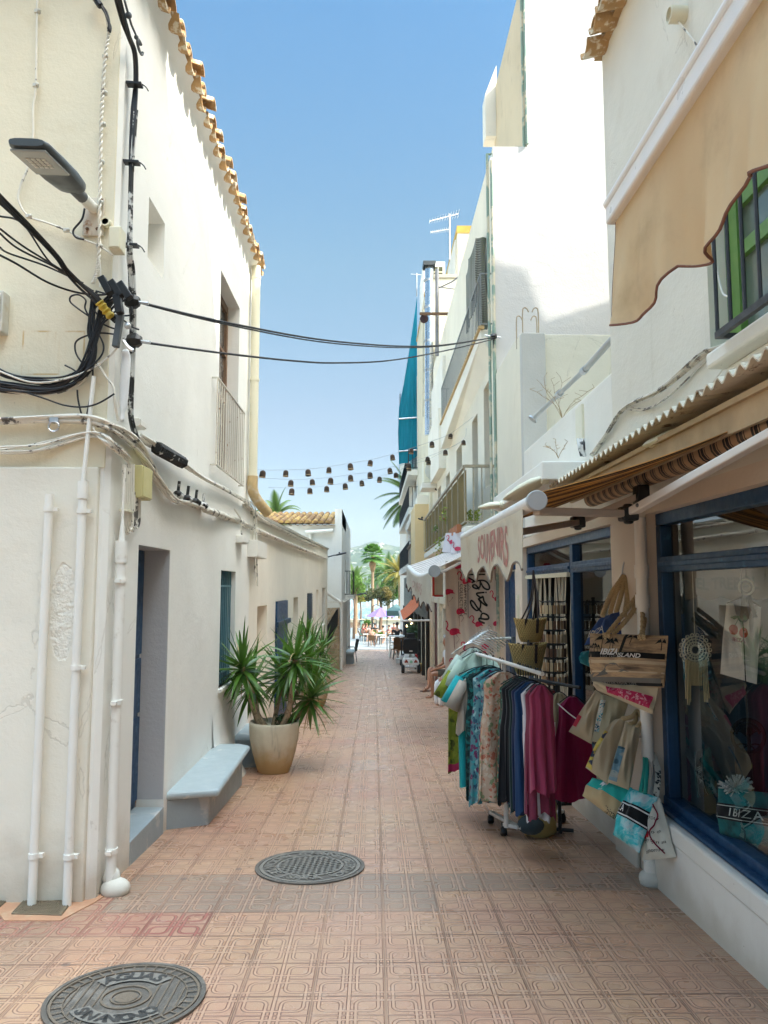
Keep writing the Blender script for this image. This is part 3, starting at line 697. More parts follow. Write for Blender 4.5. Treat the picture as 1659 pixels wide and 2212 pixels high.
# ================================================================ RIGHT: souvenir shop house
shop = T('shop_house', 'cream plastered shop house with blue framed windows and a green shuttered balcony window', 'house', (4, 4, 0))
win_up = (2.55, 3.72, 2.66, 3.95, .15)
pier = 4.75
mb = MB()
wall(mb, FR, -12.5, 5.3, 2.05, 5.42, (win_up, (-1.2, .1, 2.66, 3.95, .15)))
panel(mb, FR, (-1.2, .1, 2.66, 3.95, .15))
mb.quad((RX, 5.3, 2.05), (RX, 5.3, 5.42), (4.5, 5.3, 5.42), (4.5, 5.3, 2.05))
mb.quad((RX, -12.5, -1), (RX, -12.5, 5.42), (9, -12.5, 5.42), (9, -12.5, -1))
mb.build('wall', plaster('cracked_cream_plaster', (.74, .70, .60), amt=.3, streak=.25, relief=.45), shop)
mb = MB()
mb.box(RX, RX+.16, 5.3, 8.62, 2.05, 3.02); mb.box(RX+.02, 4.6, 5.32, 8.6, 2.0, 2.3)
mb.build('terrace_parapet', W_PALE, shop, bevel=.012)
W1 = (5.43, 8.75, -.75, 1.955, .10); W2 = (1.3, 4.72, .20, 1.955, .10); D1 = (9.18, 10.0, -.75, 1.72, .06)
mb = MB(); wall(mb, FR, -12.5, 10.38, -1.2, 2.05, (W1, W2, D1)); mb.build('shop_front', W_SHOP, shop)
mb = MB()
fbox(mb, FR, 1.2, 4.80, -.9, .10, -.035, .0); fbox(mb, FR, 5.0, 5.43, -.9, -.05, -.03, 0.0)
mb.build('base_wall', W_SHOPLOW, shop, bevel=.012)
mb = MB(); fbox(mb, FR, 1.25, 4.78, .10, .20, -.045, .10); mb.build('window_ledge', W_SHOPLOW, shop, bevel=.015)
mb = MB(); fbox(mb, FR, 5.42, 6.72, -.75, .12, -.0, .10); fbox(mb, FR, 5.42, 6.72, .12, .16, -.03, .1); mb.build('low_sill_wall', W_SHOPLOW, shop, bevel=.01)
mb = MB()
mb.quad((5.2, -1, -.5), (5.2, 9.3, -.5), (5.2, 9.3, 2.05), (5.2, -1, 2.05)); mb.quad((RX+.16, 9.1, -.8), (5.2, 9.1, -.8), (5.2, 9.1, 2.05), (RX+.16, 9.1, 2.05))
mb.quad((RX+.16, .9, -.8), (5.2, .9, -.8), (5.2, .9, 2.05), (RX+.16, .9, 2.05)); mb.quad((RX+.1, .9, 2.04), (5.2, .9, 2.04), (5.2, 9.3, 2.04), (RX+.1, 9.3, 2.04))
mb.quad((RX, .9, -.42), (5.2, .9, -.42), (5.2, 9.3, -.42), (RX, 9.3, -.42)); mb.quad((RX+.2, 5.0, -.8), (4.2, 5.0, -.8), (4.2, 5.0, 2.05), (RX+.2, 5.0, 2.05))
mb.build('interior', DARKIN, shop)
mb = MB(); mb.box(RX+.16, RX+.75, 1.3, 4.7, .10, .17); mb.build('display_shelf', M('dark_blue_cloth', (.03, .07, .10), .9), shop)
mb = MB(); mb.quad((RX+.78, 1.3, .1), (RX+.78, 4.72, .1), (RX+.78, 4.72, 1.55), (RX+.78, 1.3, 1.55)); mb.quad((RX+.16, 4.70, .1), (RX+.78, 4.70, .1), (RX+.78, 4.70, 1.6), (RX+.16, 4.70, 1.6))
mb.build('display_back', M('perforated_blue_panel', (.045, .08, .11), .7, .2, 90), shop)
def shop_window(h, mull, trans, name):
 s0, s1, t0, t1, dp = h; fw = .075
 mb = MB()
 fbox(mb, FR, s0, s1, t1-fw, t1, .06, .13); fbox(mb, FR, s0, s0+fw, t0, t1-fw, .06, .13); fbox(mb, FR, s1-fw, s1, t0, t1-fw, .06, .13)
 for m in mull: fbox(mb, FR, m-fw*.6, m+fw*.6, t0, t1-fw, .055, .125)
 for a, b, z in trans:
  fbox(mb, FR, a, b, z-.045, z+.045, .05, .12); fbox(mb, FR, a, b, z-.015, z+.015, .035, .05)
 f = mb.build(name, BLUE, shop, bevel=.006); return f
f2 = shop_window(W2, [], [(1.375, 4.645, 1.64)], 'shop_window')
mb = MB(); fbox(mb, FR, 1.3, 4.72, .20, .27, .05, .13); fbox(mb, FR, 1.3, 4.72, .20, .225, .0, .05); mb.build('sill', BLUE, f2, bevel=.008)
mb = MB(); panel(mb, FR, (1.38, 4.64, .27, 1.6, .1)); panel(mb, FR, (1.38, 4.64, 1.685, 1.88, .1)); mb.build('pane', GLASS, f2)
f1 = shop_window(W1, [6.76], [(5.5, 6.715, 1.68), (6.805, 8.675, 1.68)], 'shop_window')
mb = MB(); panel(mb, FR, (5.505, 6.71, .16, 1.635, .1)); panel(mb, FR, (5.505, 6.71, 1.725, 1.88, .1)); panel(mb, FR, (6.81, 8.67, 1.725, 1.88, .1)); mb.build('pane', GLASS, f1)
mb = MB(); fbox(mb, FR, 5.5, 6.71, .16, .22, .05, .13); mb.build('sill', BLUE, f1)
mb = MB(); fbox(mb, FR, 9.2, 9.98, -.72, 1.70, .02, .06)
for a, b in ((9.25, 9.55), (9.62, 9.93)):
 for z0, z1 in ((-.6, .3), (.38, 1.6)): fbox(mb, FR, a, b, z0, z1, .005, .02)
fbox(mb, FR, 9.12, 10.05, 1.72, 1.80, -.02, .03)
mb.build('door', BLUE, shop, bevel=.004)
mb = MB(); mb.box(RX-.012, RX, 8.93, 9.05, 1.02, 1.42); mb.build('key_plate', CREAMP, shop); 
mb = MB()
for s0, s1 in ((2.56, 2.66), (3.08, 3.16), (3.58, 3.71)): fbox(mb, FR, s0, s1, 2.66, 3.94, .09, .14)
for z in (2.66, 3.1, 3.35, 3.87): fbox(mb, FR, 2.66, 3.58, z, z+.07, .10, .14)
wf = mb.build('green_window', M('green_paint', (.11, .23, .05), .4, .2, 6), shop)
mb = MB(); fbox(mb, FR, 2.6, 3.7, 2.7, 3.9, .125, .13); mb.build('pane', M('dim_glass', (.12, .15, .12), .1, .2, 4, spec=.7), wf)
mb = MB(); fbox(mb, FR, 2.0, 3.45, 2.50, 2.575, -.15, .02); fbox(mb, FR, 2.05, 3.4, 2.44, 2.50, -.08, .02); mb.build('window_ledge', W_PALE, shop, bevel=.015)
mb = MB(); xo = RX-.19
mb.bar((xo, 1.7, 2.59), (xo, 3.23, 2.59), .022, .03); mb.bar((xo, 1.7, 3.55), (xo, 3.23, 3.55), .03, .02)
for i in range(13): mb.cyl((xo, 1.73+i*.1245, 2.59), (xo, 1.73+i*.1245, 3.55), .0085, 6)
for z in (2.59, 3.55): mb.bar((xo, 3.23, z), (RX, 3.23, z), .022, .022)
mb.build('balcony_railing', IRON, shop)
mb = MB()
half_tiles(mb, -12.3, 5.36, RX-.16, RX+.4, 5.42, 5.55, .22, .095, up=-1); half_tiles(mb, -12.2, 5.36, RX-.14, RX+.4, 5.46, 5.62, .22, .085)
mb.quad((RX-.05, -12.5, 5.47), (RX-.05, 5.34, 5.47), (2.65, 5.34, 5.9), (2.65, -12.5, 5.9)); mb.quad((RX-.05, 5.34, 5.4), (RX-.05, -12.5, 5.4), (3, -12.5, 5.42), (3, 5.34, 5.42))
mb.quad((RX-.05, 5.34, 5.42), (3.0, 5.34, 5.42), (3, 5.34, 6.0), (RX-.05, 5.34, 5.47))
mb.build('roof', TERRA, shop, smooth='auto')
mb = MB(); mb.box(2.62, 12, 2.6, 4.9, 5.3, 9.2); mb.box(2.62, 12, -14, 2.6, 5.3, 11.3)  # unseen blocks added above the shop, heights set to shade street and left wall
bp_ = [(3.0, 2.3), (3.0, 9.65), (5.6, 9.6), (5.7, 10.15), (6.2, 10.0), (6.4, 9.4), (6.5, 9.27), (7.5, 9.6), (12, 9.6), (12, 2.3)]  # top outline shaped to cast the shadow edge on the fire wall
mb.prism(bp_, lambda a, b, d: Vector((a, d, b)), 5.35, 8.5); mb.build('shade_block', W_PALE, shop)
mb = MB(); mb.box(1.25, RX+.01, 5.64, 7.98, 2.30, 2.44); mb.build('canopy_slab', W_WHITE, shop, bevel=.01)
cor = T('corrugated_canopy', 'narrow corrugated sheet canopy with scalloped edge above the orange awning', 'canopy', (1.5, 4.0, 2.2))
def corr(u, v):
 y = -1.0+u*6.9; z = 2.315-.035*(y-2.8)/3.0 if y > 2.8 else 2.315
 return Vector((1.36+v*.34, y, z+.06*v+.016*math.sin(y*2*math.pi/.095)))
mb = MB(); mb.sheet(corr, 560, 1, .008); mb.build('corrugated_sheet', M('cream_fibre_sheet', (.62, .56, .44), .8, .2, 6, dirt=(.2, .14, .09), dsc=9, dth=(.56, .66)), cor, smooth='auto')
mb = MB(); mb.box(1.42, RX, -1, 5.62, 2.225, 2.25); mb.box(1.44, 1.46, -1, 5.6, 2.12, 2.225); mb.build('fascia_board', M('weathered_brown_board', (.42, .30, .17), .8, .3, 7, .2, 40), cor)
# ================================================================ RIGHT: terrace end wall, pillar, white fire wall, tall house
tall = T('tall_white_house', 'tall house with a bright white blank fire wall and balconies down the street', 'house', (3.2, 15, 0))
mb = MB()
mb.box(RX, 4.6, 8.62, 8.85, 2.05, 4.42); mb.box(RX, RX+.18, 8.85, 10.4, 2.05, 4.45)
mb.build('terrace_wall', plaster('warm_terrace_plaster', (.80, .74, .60), amt=.2, streak=.3), tall, bevel=.01)
mb = MB(); mb.box(RX-.004, RX+.27, 8.50, 8.62, 2.05, 4.40); mb.build('pillar', M('grey_render', (.56, .54, .49), .9, .12, 3, .4, 40), tall, bevel=.012)
def hook(x, y): return spl([(x, y, 4.3), (x, y, 4.64), (x+.02, y, 4.70), (x+.05, y, 4.69), (x+.07, y, 4.65)], 6)
for i, (x, y) in enumerate(((RX+.02, 8.53), (RX+.2, 8.53), (RX-.02+.02, 8.8), (RX+.24, 8.8))):
 mb = MB(); mb.tube(hook(x, y) if i in (0, 2) else [(2*x-p.x+.0, p.y, p.z) for p in hook(x, y)], .008, 6); mb.build('rebar_hook', M('pale_rusty_rebar', (.42, .34, .24), .8, .3, 12), tall)
FW = 10.4
mb = MB()
mb.add([(1.69, FW, -1.5), (7, FW, -1.5), (7, FW, 13.5), (2.18, FW, 13.5), (2.18, FW, 7.78), (1.69, FW, 7.78)], [(0,1,2,3,4,5)])
mb.build('fire_wall', W_FIRE, tall)
def FT(s, t, d): return Vector((1.69+d, s, t))
th = [(12.35, 13.05, 2.5, 4.35, .22), (14.6, 15.6, 2.5, 4.3, .2), (17.0, 17.9, 2.7, 4.1, .15), (19.3, 20.2, 2.7, 4.1, .15), (11.0, 11.62, 3.0, 4.55, .22),
      (12, 13.2, -1.2, 1.1, .1), (14.2, 16, -1.3, 1.1, .15), (17.4, 19, -1.4, 1.0, .15), (19.6, 20.9, -1.5, .9, .15)]
mb = MB(); wall(mb, FT, FW, 22.0, -2.2, 7.78, th)
mb.quad((1.69, FW, 7.78), (1.69, 21.5, 7.78), (2.18, 21.5, 7.78), (2.18, FW, 7.78))
mb.build('wall', plaster('sun_cream_plaster', (.83, .77, .63), amt=.15, streak=.2), tall)
mb = MB(); [panel(mb, FT, h, h[4]-.005) for h in th]
for h in th[:2]+th[4:5]: fbox(mb, FT, h[0], h[0]+.08, h[2], h[3], h[4]-.06, h[4]); fbox(mb, FT, h[1]-.08, h[1], h[2], h[3], h[4]-.06, h[4])
mb.build('window', M('dark_brown_window', (.07, .05, .035), .3, .3, 5), tall)
mb = MB(); wall(mb, lambda s, t, d: Vector((2.18+d, s, t)), FW, 13.2, 7.78, 10.5, ()); mb.quad((2.18, 13.2, 5), (6, 13.2, 5), (6, 13.2, 10.5), (2.18, 13.2, 10.5)); mb.quad((2.18, 10.41, 10.5), (2.18, 13.2, 10.5), (6, 13.2, 10.5), (6, 10.41, 10.5))
mb.build('upper_wall', W_TAN, tall)
mb = MB(); mb.add([(1.99, 13.0, 9.55), (2.2, 13.0, 9.55), (2.2, 13.0, 10.9), (1.99, 13.0, 10.35), (1.99, 13.35, 9.55), (2.2, 13.35, 9.55), (2.2, 13.35, 10.9), (1.99, 13.35, 10.35)], [(0,1,2,3),(4,7,6,5),(0,3,7,4),(0,4,5,1),(3,2,6,7)]); mb.build('roof_slab_end', W_PALE, tall)
mb = MB()
for x, y in ((2.19, FW-.035), (2.165, FW+.05)): mb.tube([(x-.015, y, 7.8), (x-.015, y, 13)], .024, 6)
mb.tube([(1.665, FW-.03, -.2), (1.665, FW-.03, 7.55), (1.70, FW+.1, 7.7)], .026, 6); mb.tube([(1.615, FW+.06, 2.2), (1.615, FW+.06, 7.7), (1.70, FW+.15, 7.75)], .022, 6)
tag(mb.build('drainpipe', M('green_grey_pipe', (.24, .33, .27), .5, .2, 2, dirt=(.6, .55, .42), dsc=2.5, dth=(.5, .56))), 'thin green drainpipes running up the corner of the white fire wall', 'drainpipe')
def railing(mb, X, y0, y1, zb, zt, n, r=.009, wallx=1.69, near=True, top=.02):
 mb.bar((X, y0, zt), (X, y1, zt), top, top); mb.bar((X, y0, zb), (X, y1, zb), .018, .018)
 for i in range(n+1):
  y = y0+(y1-y0)*i/n; mb.bar((X, y, zb), (X, y, zt), r*2, r*2)
 for e in ((y0, y1) if near else (y1,)):
  mb.bar((X, e, zt), (wallx, e, zt), top, top); mb.bar((X, e, zb), (wallx, e, zb), .018, .018)
  k = max(1, int(abs(wallx-X)/.14))
  for i in range(1, k+1): x = X+(wallx-X)*i/(k+.5); mb.bar((x, e, zb), (x, e, zt), r*2, r*2)
bal = T('screened_balcony', 'long first floor balcony behind a brown reed screen with flower boxes', 'balcony', (1.4, 15, 2.3))
BX = 1.265
mb = MB(); mb.box(BX, 1.69, 10.62, 19.4, 2.24, 2.36); mb.build('balcony_slab', W_CREAM, bal, bevel=.01)
mb = MB(); railing(mb, BX, 10.65, 19.35, 2.42, 3.20, 10, .008, top=.04); mb.build('railing', M('cream_brown_iron', (.36, .31, .22), .45, .2, 6), bal)
def reed():
 t = NT('brown_reed_screen'); v = t.pos(); x, y, z = t.sep(v)
 s_ = t.m('SINE', t.m('MULTIPLY', y, 150)); nz = t.noise(t.scale(v, 1, 9, .6), 2, 4); c = t.mix(nz, (.24, .165, .04), (.46, .34, .11)); c = t.mix(t.ss(s_, .0, .9), c, (.15, .10, .04))
 t.set('Base Color', c); t.set('Roughness', .8); tr = t.n('ShaderNodeBsdfTranslucent'); t.l(c, tr.inputs[0]); mx = t.n('ShaderNodeMixShader'); mx.inputs[0].default_value = .35
 t.l(t.bsdf.outputs[0], mx.inputs[1]); t.l(tr.outputs[0], mx.inputs[2]); t.l(mx.outputs[0], t.out.inputs[0]); return t.mat
REED = reed()
mb = MB(); mb.sheet(lambda u, v: Vector((BX+.03+.006*math.sin(u*60), 10.7+8.6*u, 2.40+.76*v)), 60, 2, .006); mb.build('reed_screen', REED, bal)
ub = T('upper_balcony', 'upper balcony with grey bar railing and cream slab on the tall house', 'balcony', (1.6, 15, 5))
UX = 1.50
mb = MB(); mb.add([(UX, 10.55, 5.02), (UX, 17.0, 4.60), (1.70, 17.0, 4.60), (1.70, 10.55, 4.72), (UX, 10.55, 5.14), (UX, 17.0, 5.14), (1.70, 17.0, 5.14), (1.70, 10.55, 5.14)], [(0,1,2,3),(4,7,6,5),(0,4,5,1),(1,5,6,2),(0,3,7,4)])
mb.build('balcony_slab', W_CREAM, ub, bevel=.01)
mb = MB(); mb.box(UX-.03, UX+.05, 10.5, 17.0, 5.14, 5.18); mb.build('tile_edge', M('ochre_edge_tile', (.48, .33, .15), .7, .3, 6), ub)
mb = MB(); railing(mb, UX+.02, 10.6, 17.0, 5.24, 5.98, 40, .006); mb.build('railing', M('grey_iron', (.24, .25, .25), .45, .2, 8), ub)
mb = MB(); mb.sheet(lambda u, v: Vector((1.53+.14*u+.02*math.sin(v*7), 11.1-.02*math.sin(u*6+v*4), 5.2+1.55*v)), 8, 12, .012)
mb.sheet(lambda u, v: Vector((1.53+.02*math.sin(u*9), 11.1+1.3*u, 5.75+1.0*v+.05*math.sin(u*11))), 12, 8, .012)
mt = NT('grey_bamboo_mat'); v_ = mt.pos(); xx, yy, zz = mt.sep(v_); mt.set('Base Color', mt.mix(mt.ss(mt.m('SINE', mt.m('MULTIPLY', zz, 170)), -.2, .8), (.14, .14, .12), mt.mix(mt.ss(mt.noise(mt.scale(v_, 6, 6, .7), 1, 4), .45, .6), (.30, .30, .27), (.13, .15, .09)))); mt.set('Roughness', .9)
tag(mb.build('bamboo_mat', mt.mat), 'grey bamboo mat hung over the upper balcony beside the fire wall', 'mat')
# ================================================================ RIGHT: second and third houses beyond
sec = T('pillared_house', 'cream house with a solid balcony box and a flat pillar beyond the tall house', 'house', (3, 19, 0))
mb = MB()
a = P(1000, 573, 17.2); b = P(1034, 733, 17.2)
mb.box(a.x, b.x+.3, 17.0, 17.5, 5.2, a.z-.25); mb.box(a.x-.06, b.x+.34, 16.9, 17.6, a.z-.25, a.z)
mb.build('pillar', W_PALE, sec, bevel=.015)
a = P(955, 767, 17.8); b = P(996, 880, 17.8)
mb = MB(); mb.box(a.x, b.x, 17.8, 21.3, b.z, a.z); mb.build('balcony_box', W_PALE, sec, bevel=.015)
mb = MB(); mb.box(1.95, 5, 17.5, 21.99, 5.0, 8.7); mb.box(1.52, 1.69, 17.85, 21.4, 4.3, b.z); mb.build('wall', W_CREAM, sec)
mb = MB(); p0 = P(944, 764, 17.9); p1 = P(944, 582, 17.9); mb.cyl(p0-Vector((0,0,.05)), p1, .045, 10); mb.tube([P(948, 622, 17.9), P(978, 608, 17.7), P(1000, 590, 17.3)], .018, 6); mb.tube([P(948, 620, 17.9), P(985, 625, 17.6), P(994, 615, 17.3)], .014, 6)
tag(mb.build('scaffold_pole', M('grey_pole', (.22, .22, .23), .5, .2, 5)), 'upright grey pole on the solid balcony box of the pillared house', 'pole')
mb = MB(); mb.bar(P(908, 678, 18.0), P(990, 678, 17.4), .07, .06); ho = T('roof_hoist', 'rusty hoist beam with a round pulley wheel above the street', 'hoist', P(950, 678, 18)); mb.build('beam', RUST, ho)
mb = MB(); c = P(916, 689, 18.0); mb.lathe([(.0, -.03), (.10, -.03), (.105, 0), (.10, .03), (0, .03)], c, 18, 'y'); mb.build('pulley', M('rusty_red_iron', (.05, .02, .02), .6), ho)
mb = MB(); mb.tube([c+Vector((-.02, 0, -.1)), P(914, 900, 18.0)], .006, 4); mb.tube([c+Vector((.05, 0, -.1)), P(923, 905, 18.2)], .006, 4); mb.build('hoist_rope', BLACKC, ho)
thr = T('stained_house', 'tall yellow stained house end with orange lichen along its top edge', 'house', (3, 26, 0))
y3 = 22.0; a = P(925, 600, y3); X3 = 1.60
mb = MB(); mb.box(X3, 5.5, y3, 28, -3, a.z); mb.build('wall', W_STAIN, thr, bevel=.03)
mb = MB(); mb.box(X3-.03, 5.5, y3-.04, 28, a.z, a.z+.10); mb.build('coping', M('orange_lichen', (.50, .30, .08), .95, .5, 2.5, .4, 20, dirt=(.45, .42, .35), dsc=1.3, dth=(.45, .55)), thr)
mb = MB(); q = P(925, 575, 23.5); q2 = P(958, 575, 23.5); mb.box(q.x-.15, q2.x+.05, 23.5, 25.5, a.z-.1, q.z+.15); mb.build('roof_hut', W_WHITE, thr)
mb = MB(); w0 = P(937, 600, 23.48); w1 = P(956, 577, 23.48); mb.box(w0.x, w1.x, 23.46, 23.49, w0.z, w1.z); hw = mb.build('window', M('olive_glass', (.10, .10, .05), .3), thr)
mb = MB(); mb.bar(((w0.x+w1.x)/2, 23.45, w0.z), ((w0.x+w1.x)/2, 23.45, w1.z), .03, .02, (0,1,0)); mb.bar((w0.x, 23.45, (w0.z+w1.z)/2), (w1.x, 23.45, (w0.z+w1.z)/2), .02, .03); mb.build('frame', CREAMP, hw)
flu = T('flue', 'shiny steel chimney flue with a square cap clamped to the stained house', 'chimney flue', P(927, 900, 21.75))
f0 = P(927, 940, 21.75); f1 = P(927, 582, 21.75); mb = MB(); mb.cyl(f0, f1, .125, 18); mb.build('pipe', M('polished_steel', (.70, .72, .75), .22, .05, 3, metal=1.0), flu, smooth='auto')
for yy_ in (606, 664, 737, 800, 866): z = P(927, yy_, 21.75).z; mb = MB(); mb.cyl((f0.x, 21.75, z-.03), (f0.x, 21.75, z+.03), .135, 18); mb.build('pipe_band', STEEL, flu, smooth='auto')
mb = MB(); mb.add([(f1.x-.19, 21.5, f1.z+.16), (f1.x+.19, 21.5, f1.z+.16), (f1.x+.19, 22.0, f1.z+.16), (f1.x-.19, 22.0, f1.z+.16), (f1.x-.17, 21.53, f1.z+.05), (f1.x+.17, 21.53, f1.z+.05), (f1.x+.17, 21.97, f1.z+.05), (f1.x-.17, 21.97, f1.z+.05), (f1.x, 21.75, f1.z+.22)],
  [(0,1,5,4),(1,2,6,5),(2,3,7,6),(3,0,4,7),(0,8,1),(1,8,2),(2,8,3),(3,8,0)]); mb.cyl(f1, f1+Vector((0,0,.18)), .14, 14, .11); mb.build('flue_cap', DKGREY, flu)
blk = T('roof_tower', 'yellowish roof tower with orange lichen top rising behind the pillared house', 'tower', (3.5, 26, 11))
a = P(988, 488, 25.0); mb = MB(); mb.box(a.x-.0, 6, 25.0, 29, 8, a.z-.25); mb.build('wall', W_STAIN, blk); mb = MB(); mb.box(a.x-.02, 6, 24.98, 29, a.z-.25, a.z); mb.build('coping', M('orange_lichen_top', (.52, .34, .08), .95, .5, 1.6, .4, 20, dirt=(.6, .5, .32), dsc=1.1), blk)
mb = MB(); mb.box(a.x-.05, a.x, 25.4, 28, 8, a.z-.3); mb.build('side_render', W_PALE, blk)
def antenna(px, ytop, ybot, Y, s, label, booms):
 o = T('tv_antenna', label, 'antenna', P(px, ybot, Y)); mb = MB(); mb.cyl(P(px, ybot, Y), P(px, ytop, Y), .028*s, 6); mb.build('mast', STEEL, o)
 for (xa, ya, xb, yb, n, ln) in booms:
  mb = MB(); A, B = P(xa, ya, Y-.1), P(xb, yb, Y+.3); mb.bar(A, B, .025*s, .025*s)
  for i in range(n):
   c = A.lerp(B, i/(n-1)); l_ = ln*(.55+.45*i/(n-1)); mb.bar(c-Vector((.0, l_, 0)), c+Vector((0, l_, 0)), .012*s, .012*s); mb.bar(c-Vector((0, 0, l_*.35)), c+Vector((0, 0, l_*.25)), .01*s, .01*s)
  mb.build('boom', STEEL, o)
 return o
antenna(971, 462, 560, 24, 1.0, 'tall roof antenna with two yagi booms against the blue sky', [(928, 478, 990, 462, 12, .3), (930, 502, 972, 495, 11, .2)])
antenna(900, 590, 640, 27.5, .8, 'short thin antenna above the top of the blue netting', [(888, 592, 915, 594, 3, .1)])
far = T('balcony_house', 'far white house with three black railed balconies beside the blue netting', 'house', (3, 34, 0))
FX = 1.62
mb = MB(); wall(mb, lambda s, t, d: Vector((FX+d, s, t)), 28, 48, -3.5, 9.5, [(29.5, 30.8, 5.3, 7.2, .15), (29.5, 30.8, 2.6, 4.4, .15), (33, 34.4, 2.6, 4.4, .15), (29.5, 30.6, -.1, 1.7, .15), (33, 34, -.1, 1.7, .15)])
mb.quad((FX, 28, -3.5), (5, 28, -3.5), (5, 28, 9.5), (FX, 28, 9.5)); mb.quad((FX, 48, -3.5), (FX, 48, 9.5), (5, 48, 9.5), (5, 48, -3.5)); mb.quad((FX, 28, 9.5), (5, 28, 9.5), (5, 48, 9.5), (FX, 48, 9.5))
mb.build('wall', W_PALE, far)
mb = MB(); mb.quad((FX+.14, 29, -.4), (FX+.14, 35, -.4), (FX+.14, 35, 7.4), (FX+.14, 29, 7.4)); mb.build('window', M('dark_far_glass', (.06, .06, .06), .3), far)
for k, (pn, pf, yN, yF) in enumerate((((886, 1043), (863, 1116), 1084, 1138), ((884.4, 1167.7), (862.7, 1198), 1212, 1228), ((884, 965), (863, 1052), 1003, 1078))):
 X = 1.28; zt = PX(pn[0], pn[1], X).z; zb = PX(pn[0], yN, X).z; y0, y1 = 28.1, 38.5
 mb = MB(); mb.box(X-.03, FX, y0, y1, zb-.34, zb-.12); b_ = mb.build('balcony_slab', W_PALE, far)
 mb = MB(); railing(mb, X, y0+.05, y1-.05, zb-.05, zt, 36, .010, FX); mb.build('balcony_railing', IRON, far)
sh = T('roller_shutter_box', 'grey brown shutter clad balcony store beside the lower black balcony', 'cabinet', (1.5, 25.5, 1))
a = P(889, 1180, 25.5); b = P(915, 1238, 25.5); mb = MB(); mb.box(a.x, b.x, 25.5, 27.9, b.z-.6, a.z)
for i in range(14): z = a.z-.1-i*.11; mb.box(a.x+.03, b.x-.03, 25.485, 25.5, z-.045, z)
mb.build('body', M('taupe_shutter', (.33, .27, .21), .6, .1, 5), sh)
mb = MB(); mb.box(a.x-.06, b.x+.1, 25.35, 27.9, a.z, a.z+.07); mb.build('top_board', WOOD, sh)
mid = MB(); u0 = P(912, 1112, 24.5); u1 = P(944, 1150, 24.5)
mid.add([(1.27, 22.5, 3.95), (1.62, 22.5, 3.95), (1.62, 28, 3.55), (1.2, 28, 3.55), (1.27, 22.5, 4.22), (1.62, 22.5, 4.22), (1.62, 28, 3.82), (1.2, 28, 3.82)], [(0,3,2,1),(4,5,6,7),(0,1,5,4),(1,2,6,5),(2,3,7,6),(3,0,4,7)])
mid.build('canopy_slab', W_CREAM, thr)
mb = MB(); mb.box(1.20, 1.62, 22.4, 25.0, 2.05, 3.95); mb.build('bay', M('ochre_bay_plaster', (.72, .55, .30), .85, .1, 3), thr)
NETM = NT('blue_debris_net'); v_ = NETM.pos(); nz = NETM.noise(NETM.scale(v_, 3, 3, .25), 2.0, 4); cc = NETM.mix(nz, (.0, .27, .40), (.008, .40, .55)); NETM.set('Base Color', cc); NETM.set('Roughness', .7)
NETM.set('Normal', NETM.bump(NETM.noise(NETM.scale(v_, 5, 5, .35), 2, 3), .7, .2))
tr = NETM.n('ShaderNodeBsdfTranslucent'); NETM.l(cc, tr.inputs[0]); mx = NETM.n('ShaderNodeMixShader'); mx.inputs[0].default_value = .4; NETM.l(NETM.bsdf.outputs[0], mx.inputs[1]); NETM.l(tr.outputs[0], mx.inputs[2]); NETM.l(mx.outputs[0], NETM.out.inputs[0])
net = T('debris_netting', 'bright blue debris netting draped over a balcony scaffold high on the right', 'netting', (1.2, 29, 6))
poly = [(901, 640), (901, 985), (880, 1000), (862, 1002), (860, 935), (862, 880), (872, 830), (886, 745)]
YN = 28.6
mb = MB(); mb.prism([(P(x, y, YN).x, P(x, y, YN).z) for x, y in poly], lambda a, b, d: Vector((a, YN+d+.05*math.sin(a*9), b)), 0, .02)
pb = [P(x, y, YN) for x, y in poly[3:]]
for p, q in zip(pb, pb[1:]): mb.quad(p, q, q+Vector((.25, 6, -.1)), p+Vector((.25, 6, -.1)))
mb.build('net', NETM.mat, net)
mb = MB()
for px in (864, 893): mb.cyl(P(px, 1003, YN+.2), P(px, 850 if px < 880 else 760, YN+.2), .03, 6)
for py in (905, 975): mb.cyl(P(862, py, YN-.03), P(901, py-3, YN-.03), .03, 6)
mb.build('scaffold_tube', STEEL, net)
# ================================================================ LEFT: pipes, lamp, cables
Z1 = .3339
def C1(x, y): return x*Z1, y*Z1
def C2(x, y): return x*Z1, y*Z1+548.5
def C3(x, y): return x*Z1, y*Z1+1042.2
def FWp(p, lift=0.0): return P(p[0], p[1], YF-.045-lift)
def SWp(p, lift=0.0): return PX(p[0], p[1], LX+.02+lift)
def auto(p, lift=0.0): return FWp(p, lift) if p[0] < 247 else SWp(p, lift)
def pts(conv, fn, lst, lift=0.0): return [fn(conv(*p), lift) for p in lst]
def strands(mb, path, n, spread, r, step=5, twist=0.0, nseg=6, flat=None):
 path = spl(path, step); m = len(path)
 for k in range(n):
  ph = [random.uniform(0, 6.28) for _ in range(4)]; o = []; a0 = 2*math.pi*k/max(1, n)
  off = Vector((random.uniform(-1, 1), random.uniform(-1, 1), random.uniform(-1, 1)))*spread
  for i, p in enumerate(path):
   t = i/max(1, m-1)
   w = Vector((math.sin(t*9+ph[0]), math.sin(t*7+ph[1])*.5, math.sin(t*8+ph[2])))*spread*.45
   if twist:
    d = (path[min(i+1, m-1)]-path[max(i-1, 0)]).normalized(); s_ = d.orthogonal().normalized(); s2 = d.cross(s_)
    if i and s_.dot(prev) < 0: s_ = -s_; s2 = -s2
    prev = s_; a = a0+t*twist; q = p+(s_*math.cos(a)+s2*math.sin(a))*spread
   else: q = p+off+w
   if twist and i == 0: prev = s_
   o.append(q)
  mb.tube(o, r*random.uniform(.85, 1.15), nseg)
 return mb
